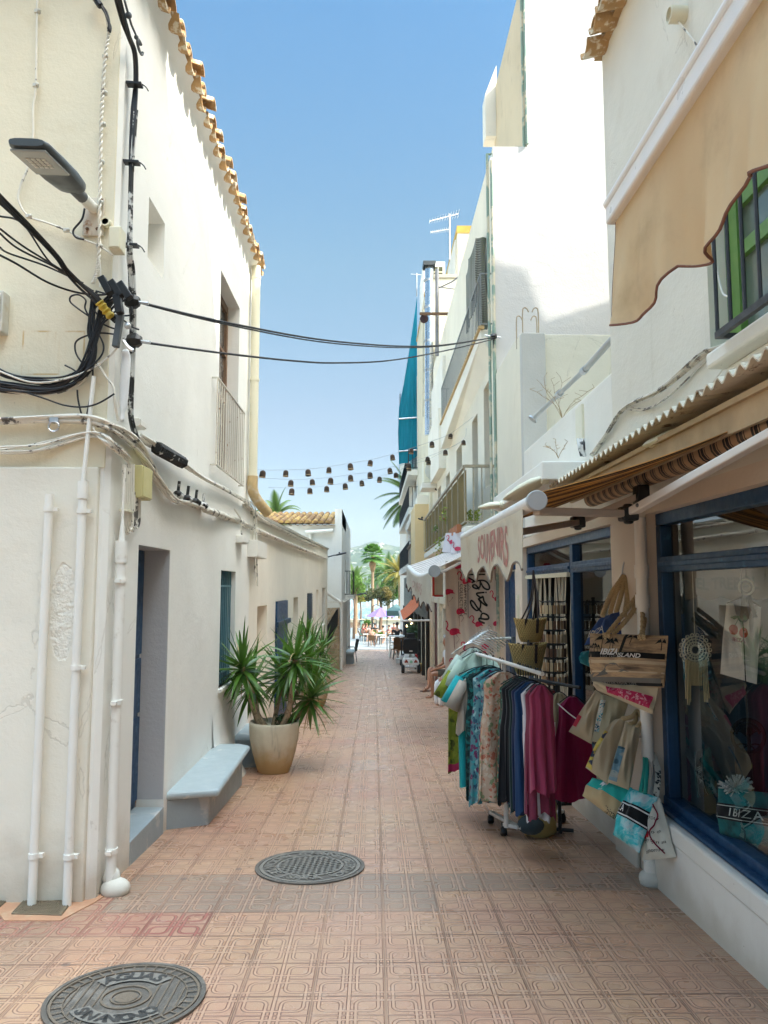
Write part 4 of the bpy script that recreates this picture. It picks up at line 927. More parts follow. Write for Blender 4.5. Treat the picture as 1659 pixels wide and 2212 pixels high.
def rope_on(mb, path, R_, r, turns, n=3, step=10, nseg=6):
 path = spl(path, step); m = len(path)
 d = (path[-1]-path[0]).normalized(); s1 = d.cross(Vector((0,0,1))); s1 = s1.normalized() if s1.length > .1 else Vector((1,0,0)); s2 = d.cross(s1)
 dense = []
 for i in range(m-1):
  for q in range(4): dense.append(path[i].lerp(path[i+1], q/4))
 dense.append(path[-1]); M_ = len(dense)
 for k in range(n):
  o = []
  for i, p in enumerate(dense):
   a = 2*math.pi*(k/n+turns*i/(M_-1)); o.append(p+(s1*math.cos(a)+s2*math.sin(a))*R_)
  mb.tube(o, r, nseg)
def pipe(name, label, x, y_top, y_bot, clips, r, fn, lift, extra=None, foot=None):
 top = fn((x[0], y_top), lift); bot = Vector((top.x, top.y, fn((x[1], y_bot), lift).z)); bot.z = gz(bot.y)-.01
 t = T(name, label, 'drainpipe', bot); mb = MB(); mb.cyl(bot, top, r, 14)
 mb.build('pipe', WHITEP, t, smooth='auto')
 for c in clips:
  z = fn((x[0], c), lift).z; mb = MB(); mb.cyl((top.x, top.y, z-.014), (top.x, top.y, z+.014), r*1.22, 14); mb.obox((top.x+(r*1.4 if fn is FWp else 0), top.y+(.01 if fn is FWp else -r*1.3), z), .03, .03, .02)
  mb.build('pipe_clip', WHITEP, t, smooth='auto')
 return t, top, bot
t, tp_, bt_ = pipe('drainpipe', 'left white pipe with an open top standing against the front wall', (107, 73), 1068, 1905, (1100, 1848), .024, FWp, .045)
t, tp_, bt_ = pipe('drainpipe', 'middle white pipe with cables entering its wide socket top', (180, 151), 1040, 1905, (1104, 1442, 1850), .024, FWp, .045)
mb = MB(); mb.cyl(tp_-Vector((0,0,.10)), tp_, .030, 14); mb.cyl(tp_, tp_+Vector((.03, .02, .62)), .013, 8); mb.build('socket', WHITEP, t, smooth='auto')
t, tp_, bt_ = pipe('drainpipe', 'right white pipe beside the blue door ending in a cement blob', (263, 250), 1172, 1880, (1255, 1512, 1815), .030, SWp, .03)
mb = MB(); mb.cyl(tp_-Vector((0,0,.12)), tp_+Vector((0,0,.01)), .037, 14); mb.cyl(tp_, tp_+Vector((0,0,.14)), .02, 10, .008); mb.cyl(tp_, tp_+Vector((0,0,.45)), .008, 6); mb.build('socket', WHITEP, t, smooth='auto')
mb = MB(); mb.ball(bt_+Vector((.03, 0, .035)), .085, .075, .06, 14, 8); mb.ball(bt_+Vector((.0, .02, .09)), .05, .05, .06); mb.build('cement_foot', W_WHITE, t, smooth=True)
dp = T('downpipe', 'wide cream rainwater downpipe with an angled outlet at the corner house end', 'downpipe', (LX+.07, 9.3, 2.5))
X_ = LX+.075; mb = MB(); mb.tube([(X_, 9.28, 5.5), (X_, 9.28, 2.72)], .053, 16); mb.build('pipe', CREAMP, dp, smooth='auto')
mb = MB(); mb.tube(spl([(X_, 9.28, 2.85), (X_, 9.28, 2.70), (X_+.04, 9.34, 2.58), (X_+.16, 9.50, 2.42)], 5), .064, 16); mb.build('outlet', M('ochre_clay_pipe', (.50, .36, .18), .7, .3, 7, dirt=(.65, .6, .5), dsc=6), dp, smooth='auto')
for z in (5.35, 4.05, 2.86): mb = MB(); mb.cyl((X_, 9.28, z-.015), (X_, 9.28, z+.015), .060, 14); mb.build('pipe_band', CREAMP, dp, smooth='auto')
A = P(160, 408, 4.14); H = P(84, 335, 3.70); Wl = P(204, 452, YF-.02)
lamp = T('street_lamp', 'dark grey LED street lamp head on a stubby white arm above the cables', 'street lamp', Wl)
ax = (H-A).normalized(); wx = Vector((1, .12, -.02)); wx = (wx-ax*wx.dot(ax)).normalized(); nz_ = wx.cross(ax).normalized()
if nz_.z < 0: nz_ = -nz_
L = (H-A).length+.14
mb = MB(); N_ = 10
prof = [(0, .062, .030), (.05, .078, .036), (.30, .092, .040), (.62, .100, .030), (.93, .100, .022), (1.0, .085, .018)]
vs = []; m = 20
for t_, w_, h_ in prof:
 for k in range(m):
  a = 2*math.pi*k/m; ca, sa = math.cos(a), math.sin(a); q = 3.5
  f = (abs(ca)**q+abs(sa)**q)**(-1/q); vs.append(A+ax*(t_*L)+wx*(ca*f*w_)+nz_*(sa*f*h_+.004))
mb.add(vs, [(i*m+k, i*m+(k+1) % m, (i+1)*m+(k+1) % m, (i+1)*m+k) for i in range(len(prof)-1) for k in range(m)]+[tuple(range(m)), tuple((len(prof)-1)*m+k for k in range(m))])
mb.build('housing', M('dark_grey_lamp_paint', (.07, .085, .095), .4, .08, 5), lamp, smooth='auto')
mb = MB(); c = A+ax*(L*.72)-nz_*.028
mb.obox(c, .175, L*.50, .012, Matrix((wx, ax, nz_)).transposed()); mb.build('lens', M('lamp_glass', (.30, .31, .29), .15, .1, 6, spec=.7), lamp, bevel=.004)
mb = MB()
for i in range(4):
 for j in range(4): mb.obox(c+wx*((i-1.5)*.026)+ax*((j-1.2)*.030)-nz_*.007, .017, .02, .006, Matrix((wx, ax, nz_)).transposed())
mb.build('led_array', M('led_chip', (.62, .62, .56), .4, .1, 20), lamp)
mb = MB(); mb.tube([Wl, A+(Wl-A)*.25], .032, 14); mb.build('arm', WHITEP, lamp, smooth='auto')
mb = MB(); mb.tube([A+(Wl-A)*.38, A-(A-H)*-.0+ax*.03], .034, 12); mb.build('arm_clamp', DKGREY, lamp, smooth='auto')
mb = MB(); pw = P(206, 455, YF-.022); mb.box(pw.x-.07, pw.x+.055, YF-.03, YF-.014, pw.z-.16, pw.z+.08); mb.build('wall_plate', M('rust_stained_plate', (.62, .56, .46), .8, .2, 9, dirt=(.35, .16, .06), dsc=12, dth=(.55, .68)), lamp, bevel=.004)
mb = MB()
for dx, dz in ((.02, -.12), (-.04, .05), (.04, .06), (-.04, -.12)): mb.ball((pw.x+dx, YF-.034, pw.z+dz), .010)
mb.build('bolt', RUST, lamp)
mb = MB(); mb.tube(spl(pts(C1, FWp, [(548, 1350), (530, 1420), (475, 1490), (490, 1535), (545, 1550)], .02), 6), .006, 6); mb.build('lamp_cord', BLACKC, lamp)
def cable(name, label, build_fn, mat, clips=(), cm=None):
 mb = MB(); build_fn(mb)
 if not clips: return tag(mb.build(name, mat, smooth='auto'), label, 'cable')
 o = T(name, label, 'cable', clips[0]); mb.build('strand', mat, o, smooth='auto')
 for c in clips:
  mb = MB(); mb.obox(c, .030, .022, .020); mb.ball(c+Vector((.012, -.008, 0)), .012, n=8, m=6); mb.build('clip', cm or GREYPIPE, o)
 return o
l1 = [(245, -40), (240, 75), (232, 550), (215, 700), (213, 900), (190, 1060), (135, 1200), (122, 1300), (185, 1400), (300, 1440), (430, 1490), (540, 1550), (640, 1590), (735, 1655)]
cable('thin_cable', 'thin cream cable wandering down the front wall behind the street lamp', lambda mb: mb.tube(spl(pts(C1, FWp, l1, .0), 6), .0065, 6), WHITEC, [FWp(C1(*p)) for p in ((243, 75), (232, 553), (187, 1400), (430, 1490), (642, 1592))])
l2 = [(690, 100), (705, 200), (680, 370), (665, 600), (655, 800), (650, 1050), (645, 1310), (640, 1640)]
def f2_(mb):
 rope_on(mb, pts(C1, FWp, l2, .012)+pts(C2, FWp, [(625, 120), (600, 190)], .02), .007, .006, 26, 2, 6)
 mb.tube(spl(pts(C2, FWp, [(640, 20), (650, 110), (645, 215)], .02), 5), .005, 6)
cable('twisted_cable', 'twisted cream cable pair running straight down beside the house corner', f2_, WHITEC, [FWp(C1(*p)) for p in ((680, 368), (675, 603), (665, 806), (655, 1050), (650, 1312), (645, 1595))])
mb = MB(); strands(mb, pts(C1, FWp, [(590, -60), (640, 20), (690, 90), (712, 150), (705, 200)], .03), 4, .008, .007); mb.tube(spl(pts(C1, FWp, [(600, -40), (650, 40)], .03)), .02, 8)
tag(mb.build('cable_end', BLACKC, smooth='auto'), 'short black cable ending in a taped joint at the top of the wall', 'cable')
vb = [(752, -60), (800, 130), (840, 250), (872, 350), (882, 540), (872, 700), (860, 900), (850, 1100), (842, 1400), (838, 1640)]
vb2 = [(850, 100), (856, 300), (858, 500), (852, 700), (845, 900), (848, 1050), (880, 1180), (925, 1260)]
pv = pts(C1, auto, vb, .03)+pts(C2, auto, vb2, .03)
o = T('corner_cable_bundle', 'thick vertical bundle of black cables strapped along the house corner', 'cables', pv[-1])
mb = MB(); strands(mb, pv[:8], 7, .012, .009, 4); mb.build('upper_strands', BLACKC, o, smooth='auto')
mb = MB(); strands(mb, pv[5:], 6, .011, .009, 4); mb.build('lower_strands', MIXC, o, smooth='auto')
for p in ((868, 545), (850, 1050), (842, 1585)):
 c = auto(C1(*p), .03); mb = MB(); mb.bar(c-Vector((.045, .0, 0)), c+Vector((.05, 0, -.006)), .05, .014); mb.tube(spl([c+Vector((.05, 0, 0)), c+Vector((.075, .0, -.02)), c+Vector((.09, 0, -.045))], 4), .004, 5); mb.build('strap', BLACKP, o)
hk = T('turnbuckle', 'grey steel turnbuckle with an open hook hanging beside the black cables', 'hook', SWp(C1(905, 300), .05))
mb = MB(); mb.tube(pts(C1, SWp, [(805, 0), (830, 90), (850, 160), (885, 240), (905, 290)], .05), .007, 6); mb.ball(SWp(C1(832, 100), .05), .02); mb.ball(SWp(C1(882, 242), .05), .014); mb.build('rod', DKGREY, hk)
mb = MB(); c = SWp(C1(906, 305), .05); mb.tube([c+Vector((0, math.cos(a)*.055, math.sin(a)*.032)) for a in [k*.35+1.2 for k in range(16)]], .009, 6); mb.build('hook', DKGREY, hk)
ob = [C1(-120, 1150), C1(0, 1290), C1(180, 1470), C2(360, 20), C2(430, 115), C2(520, 205), C2(620, 290), C2(690, 370), C2(745, 435)]
opath = [P(p[0], p[1], y) for p, y in zip(ob, (3.5, 3.65, 3.9, 4.15, 4.25, 4.32, 4.36, 4.38, 4.39))]
o = T('overhead_cable_bundle', 'thick black overhead cable bundle with a yellow taped joint reaching the corner', 'cables', opath[-1])
mb = MB(); strands(mb, opath, 5, .012, .009); mb.build('strands', BLACKC, o, smooth='auto')
mb = MB(); mb.tube(spl([P(*C2(640, 310), 4.33), P(*C2(680, 360), 4.35), P(*C2(722, 410), 4.36)], 5), lambda t: .024+.006*math.sin(t*24), 10); mb.build('yellow_tape', M('yellow_tape', (.55, .40, .05), .5, .2, 20), o, smooth='auto')
mb = MB()
for a, b, c, d in (((0, 1400), (150, 1450), C2(330, 60), C2(560, 215)), ((0, 1480), (160, 1600), C2(400, 105), C2(600, 240)), ((0, 1510), (120, 1610), C2(380, 100), C2(590, 250)), ((0, 1600), (60, 1640), C2(300, 80), C2(540, 190))):
 mb.tube(spl([P(*C1(*a), 3.8), P(*C1(*b), 4.0), P(*c, 4.25), P(*d, 4.35)], 8), .0055, 6)
mb.tube(spl([P(*C2(-60, -20), 3.8), P(*C2(100, 60), 4.0), P(*C2(300, 180), 4.2), P(*C2(480, 245), 4.32), P(*C2(640, 265), 4.36), P(*C2(760, 250), 4.36)], 8), .006, 6)
tag(mb.build('thin_wires', BLACKC, smooth='auto'), 'loose thin black wires sagging in from the left towards the cable tangle', 'wires')
o = T('cable_tangle', 'messy tangle of looping black cables hanging at the house corner', 'cables', FWp(C2(600, 700)))
mb = MB()
strands(mb, pts(C2, FWp, [(-60, 850), (100, 868), (280, 880), (420, 850), (520, 780), (580, 660), (620, 500), (660, 380), (720, 300), (790, 270)], .03), 11, .022, .0065, 6)
strands(mb, pts(C2, FWp, [(-60, 730), (60, 790), (250, 820), (440, 815), (560, 740), (600, 600), (590, 450), (600, 330), (620, 250)], .03), 7, .016, .006, 6)
mb.build('cable_bunch', BLACKC, o, smooth='auto')
mb = MB()
for lp in ([(570, 400), (500, 350), (455, 310), (460, 275), (510, 265), (555, 300), (550, 350), (580, 420), (600, 520)], [(740, 520), (650, 512), (560, 530), (500, 560), (485, 600), (500, 660), (560, 740)],
           [(640, 520), (670, 590), (660, 650), (600, 720), (480, 820)], [(700, 420), (640, 480), (600, 560), (560, 640)], [(780, 300), (760, 360), (700, 400), (640, 430)], [(850, 340), (850, 390), (800, 400), (700, 390)], [(900, 490), (850, 470), (800, 430), (720, 400)],
           [(180, 900), (300, 940), (420, 980), (540, 990), (640, 965), (740, 905)], [(600, 700), (600, 800), (590, 900), (560, 1050)], [(500, 880), (505, 940), (520, 1010), (530, 1040)], [(420, 720), (460, 740), (500, 765)],
           [(760, 290), (690, 260), (620, 240)], [(640, 440), (700, 470), (760, 490)], [(600, 350), (640, 420), (620, 500), (580, 590), (600, 640)], [(690, 300), (680, 400), (640, 520), (610, 620), (560, 700)], [(630, 330), (580, 420), (570, 520), (610, 600)]):
 mb.tube(spl(pts(C2, FWp, lp, .035+random.uniform(-.015, .02)), 7), .0052, 6)
mb.build('loose_loop', BLACKC, o, smooth='auto')
mb = MB(); strands(mb, pts(C2, FWp, [(0, 870), (240, 905), (400, 890), (520, 830), (570, 770)], .02), 3, .008, .006); strands(mb, pts(C2, auto, [(620, 690), (680, 790), (730, 860), (745, 960), (760, 1080)], .02), 2, .005, .006); mb.tube(spl(pts(C2, auto, [(0, 760), (200, 830), (400, 815), (600, 740), (720, 650), (770, 590)], .05), 6), .006, 6)
mb.build('white_cable', WHITEC, o, smooth='auto')
def insul(label, c, s, mat=BLACKP, name='cable_clamp'):
 t = T(name, label, 'clamp', c); mb = MB(); mb.lathe([(.0, -.04*s), (.032*s, -.04*s), (.045*s, -.012*s), (.045*s, .02*s), (.028*s, .045*s), (0, .045*s)], c, 6, 'x'); mb.build('body', mat, t)
 mb = MB(); mb.cyl(c-Vector((.12*s, .0, -.02)), c, .008, 6); mb.cyl(c, c+Vector((.10*s, 0, -.012)), .010, 6); mb.build('eye_bolt', STEEL, t); return t
insul('upper black hexagonal wire clamp at the corner holding the double wire', auto(C2(855, 308), .05), 1.0)
insul('lower black hexagonal wire clamp at the corner holding the single wire', auto(C2(868, 560), .05), 1.0)
t = T('terminal_block', 'cluster of black terminal blocks beside the upper wire clamp', 'terminal block', auto(C2(755, 270), .05)); c = auto(C2(755, 265), .05)
for dx, dz, a in ((-.06, .05, .5), (.0, .03, .6), (.05, .02, .6), (.015, -.06, .2)):
 mb = MB(); mb.obox(c+Vector((dx, -.01, dz)), .04, .05, .11, Matrix.Rotation(-a, 3, 'Y')); mb.build('block', BLACKP, t, bevel=.004)
t = T('terminal_block', 'slim grey terminal plate beside the lower wire clamp', 'terminal block', auto(C2(765, 500), .05)); mb = MB(); c = auto(C2(765, 495), .05); mb.obox(c, .035, .04, .20, Matrix.Rotation(.12, 3, 'Y')); mb.build('plate', DKGREY, t, bevel=.004); mb = MB(); mb.tube(spl([c+Vector((.03, 0, -.06)), c+Vector((.06, 0, -.1)), c+Vector((.09, 0, -.12))], 3), .012, 6); mb.ball(c+Vector((.06, -.02, .02)), .02); mb.build('bolt', STEEL, t)
mb = MB(); mb.tube(spl(pts(C2, SWp, [(810, 620), (815, 680), (808, 800), (800, 950), (790, 1080)], .04), 6), lambda t: .012+.017*math.sin(min(1, max(0, t*1.15))*math.pi)**.4, 12)
tag(mb.build('cable_sleeve', M('white_sleeve', (.74, .75, .75), .7, .05, 6, .2, 40), smooth=True), 'fat white cloth sleeve wrapped round a vertical cable', 'sleeve')
b6 = pts(C2, auto, [(-60, 1065), (150, 1062), (350, 1062), (550, 1062), (690, 1095)], .02)+pts(C2, SWp, [(790, 1150), (880, 1235), (950, 1340), (1040, 1485), (1110, 1575), (1200, 1600), (1330, 1640)], .02)
o = T('white_cable_bundle', 'thick bundle of white painted cables wrapping round the corner above the door', 'cables', b6[5])
mb = MB(); strands(mb, b6, 8, .030, .0105, 6); mb.build('strands', WHITEC, o, smooth='auto')
for p in ((1150, 1555), (1210, 1582), (1265, 1602), (1312, 1622)):
 c = SWp(C2(*p), .04); mb = MB(); mb.ball(c, .035, .05, .03, 10, 6); mb.cyl(c, c+Vector((.01, .0, .10)), .012, 8); mb.ball(c+Vector((.02, .02, -.01)), .025); mb.build('connector', MIXC, o, smooth='auto')
c = FWp(C2(355, 1075), .03); mb = MB(); mb.obox(c, .05, .03, .03); mb.tube([c+Vector((math.cos(a)*.03, -.01, -.04+math.sin(a)*.03)) for a in [k*.5 for k in range(13)]], .006, 6); mb.build('bracket', STEEL, o)
b7 = pts(C2, FWp, [(-60, 1290), (150, 1278), (300, 1252), (450, 1205), (570, 1178), (660, 1190)], .02)+pts(C2, auto, [(720, 1245), (800, 1300), (838, 1330)], .03)
mb = MB(); strands(mb, b7, 6, .026, .006, 6); strands(mb, pts(C2, auto, [(600, 1120), (640, 1180), (720, 1240), (820, 1330), (850, 1400)], .03), 3, .008, .006)
tag(mb.build('slack_cables', WHITEC, smooth='auto'), 'slack white cables sagging across the front wall below the thick bundle', 'cables')
o = T('cable_loops', 'hanging loops of spare white cable below the cream box', 'cables', SWp(C3(830, 320), .03)); mb = MB()
for k in range(9):
 x = 795+k*9; b = 300+random.uniform(-40, 35); mb.tube(spl(pts(C3, SWp, [(x, -120), (x+random.uniform(-4, 4), 60), (x+4, b-60), (x+18, b), (x+38, b-50), (x+40, 60)], .03+random.uniform(-.01, .01)), 6), .0055, 6)
mb.build('loop', WHITEC, o, smooth='auto'); mb = MB(); c = SWp(C3(820, 185), .03); mb.bar(c-Vector((0, .06, 0)), c+Vector((0, .06, 0)), .05, .012); mb.build('tie', CREAMP, o)
def jbox(label, fn, x0, y0, x1, y1, d, mat, name='junction_box'):
 a = fn((x0, y0)); b = fn((x1, y1)); t = T(name, label, 'box', ((a+b)/2))
 mb = MB()
 if fn is FWp: mb.box(a.x, b.x, a.y-d, a.y+.03, b.z, a.z); lid = (a.x+.006, b.x-.006, a.y-d-.008, a.y-d, b.z+.008, a.z-.008)
 else: mb.box(a.x-.02, a.x+d, min(a.y, b.y), max(a.y, b.y), b.z, a.z); lid = (a.x+d, a.x+d+.008, min(a.y, b.y)+.006, max(a.y, b.y)-.006, b.z+.008, a.z-.008)
 mb.build('case', mat, t, bevel=.006); mb = MB(); mb.box(*lid); mb.build('lid', mat, t, bevel=.003); return t
jbox('tall cream yellow junction box on the side wall above the door', SWp, 284, 1004, 303, 1082, .07, M('yellow_cream_plastic', (.60, .54, .26), .5, .06, 5))
jbox('small cream junction box at the corner below the street lamp', FWp, 244, 500, 268, 548, .07, CREAMP)
jbox('small white socket box on the side wall under the twisted cable', SWp, 513, 1156, 525, 1176, .06, WHITEP)
jbox('tall white meter cabinet on the low house wall', SWp, 538, 1166, 559, 1208, .10, WHITEP, 'meter_cabinet')
jbox('small white box tucked behind the vertical cables', SWp, 291, 902, 305, 930, .03, WHITEP)
c = FWp(C1(690, 1445), -.02); t = T('pipe_stub', 'short cream pipe stub with a dark open end beside the lamp plate', 'pipe', c); mb = MB(); mb.lathe([(.028, .05), (.028, -.03), (.020, -.03), (.020, .02), (0, .02)], c, 14, 'y'); mb.build('rim', CREAMP, t, smooth='auto'); mb = MB(); mb.lathe([(0, -.022), (.0195, -.022)], c, 12, 'y'); mb.build('bore', BLACKP, t)
a = FWp(C2(-60, 255)); b = FWp(C2(36, 520)); t = T('wall_vent', 'louvred grey white wall vent box at the left edge of the photo', 'vent', (a.x, a.y, b.z)); mb = MB(); mb.box(a.x-.1, b.x, a.y-.05, a.y+.04, b.z, a.z); mb.build('case', GREYPIPE, t, bevel=.008); mb = MB()
for i in range(9): z = b.z+.05+i*(a.z-b.z-.08)/9; mb.box(a.x-.08, b.x-.012, a.y-.056, a.y-.05, z, z+.03)
mb.build('louvre', WHITEP, t)
def C5(x, y): return 493.7+x*.1653, 960+y*.1653
rp = [SWp((443, 1100), .035), SWp((470, 1110), .035)]+[PX(*C5(x, y), LX2+.045) for x, y in ((0, 960), (150, 1010), (330, 1100), (500, 1180), (700, 1262), (900, 1345), (1100, 1425), (1270, 1490))]
o = T('twisted_wall_cable', 'thick twisted white cable rope running along the low house wall', 'cable', rp[4]); mb = MB(); rope_on(mb, rp, .018, .016, 60, 3, 10); mb.build('strand', WHITEC, o, smooth='auto')
for i in range(1, 9):
 c = rp[i]+Vector((-.01, 0, -.03)); mb = MB(); mb.bar(c, c+Vector((0, 0, .07)), .02, .02, (0,1,0)); mb.build('clip', STEEL, o)
up = pts(C2, SWp, [(885, 1165), (960, 1215), (1050, 1270), (1170, 1350), (1300, 1440), (1480, 1535), (1600, 1610)], .03)+[PX(*C5(x, y), LX2+.04) for x, y in ((200, 780), (330, 880), (420, 970), (700, 1120), (900, 1230), (1150, 1330))]
o = T('upper_cable_bundle', 'grey white cable bundle climbing down under the window railing with a black coil', 'cables', up[4]); mb = MB(); strands(mb, up, 6, .022, .009, 6); rope_on(mb, up[3:9], .012, .008, 26, 2, 8); mb.build('strands', WHITEC, o, smooth='auto')
mb = MB(); ca, cb = SWp(C2(1015, 1255), .07), SWp(C2(1180, 1350), .07)
mb.tube([ca.lerp(cb, i/120)+Vector((math.cos(i*.9)*.038, 0, math.sin(i*.9)*.038)) for i in range(121)], .011, 6); mb.cyl(ca, cb, .03, 10); mb.build('coil', M('black_white_coil', (.02, .02, .02), .5, .3, 30, dirt=(.62, .62, .6), dsc=16, dth=(.6, .66)), o, smooth='auto')
mb = MB()
for x0, y0, y1 in ((1555, 1650, 1850), (1640, 1600, 2060), (1655, 1600, 2150)): mb.tube(spl([SWp(C2(x0-40, y0), .03), SWp(C2(x0, y0+60), .03), SWp(C2(x0+5, (y0+y1)/2), .03), SWp(C2(x0+10, y1), .03)], 5), .009, 6)
tag(mb.build('drop_cables', WHITEC, smooth='auto'), 'white cables dropping from the twisted rope to the meter boxes', 'cables')
def PV(x, y, A, B):
 """point seen at x,y on the vertical plane through A and B"""
 d = ray(x, y); n = Vector((B.y-A.y, -(B.x-A.x), 0)); return CAM+d*((A-CAM).dot(n)/d.dot(n))
WA, WB = SWp((297, 652), .07), P(1066, 727, 10.32)
for pl_, lab, dbl in (([(297, 652), (420, 682), (540, 707), (660, 729), (760, 741), (870, 748), (960, 745), (1066, 729)], 'upper black double wire sagging across the street', 2), ([(300, 738), (420, 755), (540, 770), (640, 780), (720, 784), (840, 779), (960, 758), (1066, 733)], 'lower black wire sagging across the street below the double wire', 1)):
 mb = MB(); path = spl([PV(x, y, WA, WB) for x, y in pl_], 6); mb.tube(path, .008, 6)
 if dbl == 2:
  p2 = [p+Vector((0, 0, -.018*math.sin(math.pi*min(1, i/(len(path)-1)*1.0))-.002)) for i, p in enumerate(path)]; mb.tube(p2, .006, 6)
 tag(mb.build('overhead_wire', BLACKC, smooth='auto'), lab, 'wire')
insul('round black wire clamp under the upper balcony slab across the street', P(1066, 727, 10.34)+Vector((0, 0, 0)), 1.0)
mb = MB()
for dx in (0, 6, 12): mb.tube(spl([P(1066, 732, 10.35), P(1068+dx*.3, 800, 10.37), P(1070+dx*.5, 900, 10.38), P(1074+dx*.3, 1010, 10.38)], 4), .008, 6)
tag(mb.build('drop_wires', BLACKC, smooth='auto'), 'black wires dropping down the fire wall corner from the round clamp', 'wires')
rows = [([(569, 1022), (618, 1022), (665, 1020), (711, 1015), (756, 1007), (801, 1000), (847, 988), (889, 975), (933, 960), (974, 943)], 9.3, 12.6),
  ([(629, 1043), (674, 1041), (715, 1038), (757, 1032), (799, 1026), (841, 1017), (884, 1007), (924, 993), (962, 978), (1001, 957)], 9.9, 13.6),
  ([(631, 1061), (669, 1060), (706, 1056), (745, 1050), (781, 1044), (820, 1036), (855, 1027), (884, 1012), (926, 999)], 10.8, 15.2)]
names_ = ['upper', 'middle', 'lower']
lan0 = None; ln = 0
for ri, (row, ya, yb) in enumerate(rows):
 E0 = Vector((LX+.05, ya, P(545, 1011+ri*21, ya).z)); E1 = Vector((1.66, yb, P(1085-ri*8, (900, 925, 960)[ri], yb).z))
 mb = MB(); path = [E0]+[PV(x, y-7, E0, E1) for x, y in row]+[E1]; mb.tube(spl(path, 5), .0028, 5)
 tag(mb.build('string_wire', M('grey_wire', (.30, .32, .33), .5)), '%s thin wire carrying basket lanterns across the street' % names_[ri], 'wire')
 for k, (x, y) in enumerate(row):
  p = PV(x, y-7, E0, E1); s_ = random.uniform(.94, 1.06); rt = random.uniform(-.16, .16)
  pos = 'leftmost' if k == 0 else 'rightmost' if k == len(row)-1 else ('second', 'third', 'fourth', 'fifth', 'sixth', 'seventh', 'eighth', 'ninth')[k-1]+' from left'
  lab = '%s dark wicker basket lantern on the %s wire' % (pos, names_[ri])
  if lan0 is None:
   lan0 = T('basket_lantern', lab, 'lantern', p, 'wicker basket lanterns over the street')
   h, r_ = .105, .042
   mb = MB(); mb.lathe([(.008, -.008), (.026, -.014), (.038, -.028), (r_, -.05), (r_*1.03, -h+.01), (r_*1.05, -h), (r_*.95, -h), (r_*.93, -.05), (.03, -.025), (.006, -.018)], (0,0,0), 18, wob=lambda a, i: 1+.03*math.sin(a*9)); o = mb.build('shade', BASKETM, lan0, smooth=True); o.location = (0,0,0)
   mb = MB(); mb.lathe([(r_*1.06, -h-.003), (r_*1.08, -h+.004), (r_*1.03, -h+.009), (r_*1.0, -h-.003)], (0,0,0), 18); o = mb.build('rim', M('pale_wicker', (.30, .22, .13), .8), lan0, smooth=True); o.location = (0,0,0)
   mb = MB(); mb.tube([(0, 0, 0), (0, 0, -.02)], .003, 5); o = mb.build('hanger', BLACKC, lan0); o.location = (0,0,0)
   l_ = lan0
  else:
   l_ = dup(lan0, lab); l_.location = p
  l_.rotation_euler = (rt*.6, rt, random.uniform(0, 6)); l_.scale = (s_*.86*(1+.05*ri),)*3
def ground_basis(c):
 return lambda a, b, h: Vector((c.x+a, c.y+b, gz(c.y+b)+h))
def manhole(name, label, px, py, r, build):
 c = PG(px, py); t = T(name, label, 'manhole cover', c); f = ground_basis(c); build(t, f, r); return t
def ring(mb, f, r0, r1, h0, h1, n=64):
 vs = []; 
 for k in range(n):
  a = 2*math.pi*k/n; ca, sa = math.cos(a), math.sin(a)
  vs += [f(ca*r0, sa*r0, h0), f(ca*r0, sa*r0, h1), f(ca*r1, sa*r1, h1), f(ca*r1, sa*r1, h0)]
 mb.add(vs, [q for k in range(n) for q in ((k*4, ((k+1) % n)*4, ((k+1) % n)*4+1, k*4+1), (k*4+1, ((k+1) % n)*4+1, ((k+1) % n)*4+2, k*4+2), (k*4+2, ((k+1) % n)*4+2, ((k+1) % n)*4+3, k*4+3))])
def disc(mb, f, r, h, n=64): mb.add([f(math.cos(2*math.pi*k/n)*r, math.sin(2*math.pi*k/n)*r, h) for k in range(n)], [tuple(range(n))])
def arc_text(mb, f, txt, rad, size, a0, a1, h, flip=False, bold=.0):
 n = len(txt)
 for i, ch in enumerate(txt):
  if ch == ' ': continue
  a = a0+(a1-a0)*(i/(n-1) if n > 1 else 0); ca, sa = math.cos(a), math.sin(a); vs, fs = text_geo(ch, size, bold=bold)
  for hh in (h,):
   if not flip: g_ = lambda x, y: f(ca*(rad+y)+sa*x, sa*(rad+y)-ca*x, hh)
   else: g_ = lambda x, y: f(ca*(rad-y)-sa*x, sa*(rad-y)+ca*x, hh)
   top = [g_(x, y) for x, y, z in vs]; mb.add(top, fs)
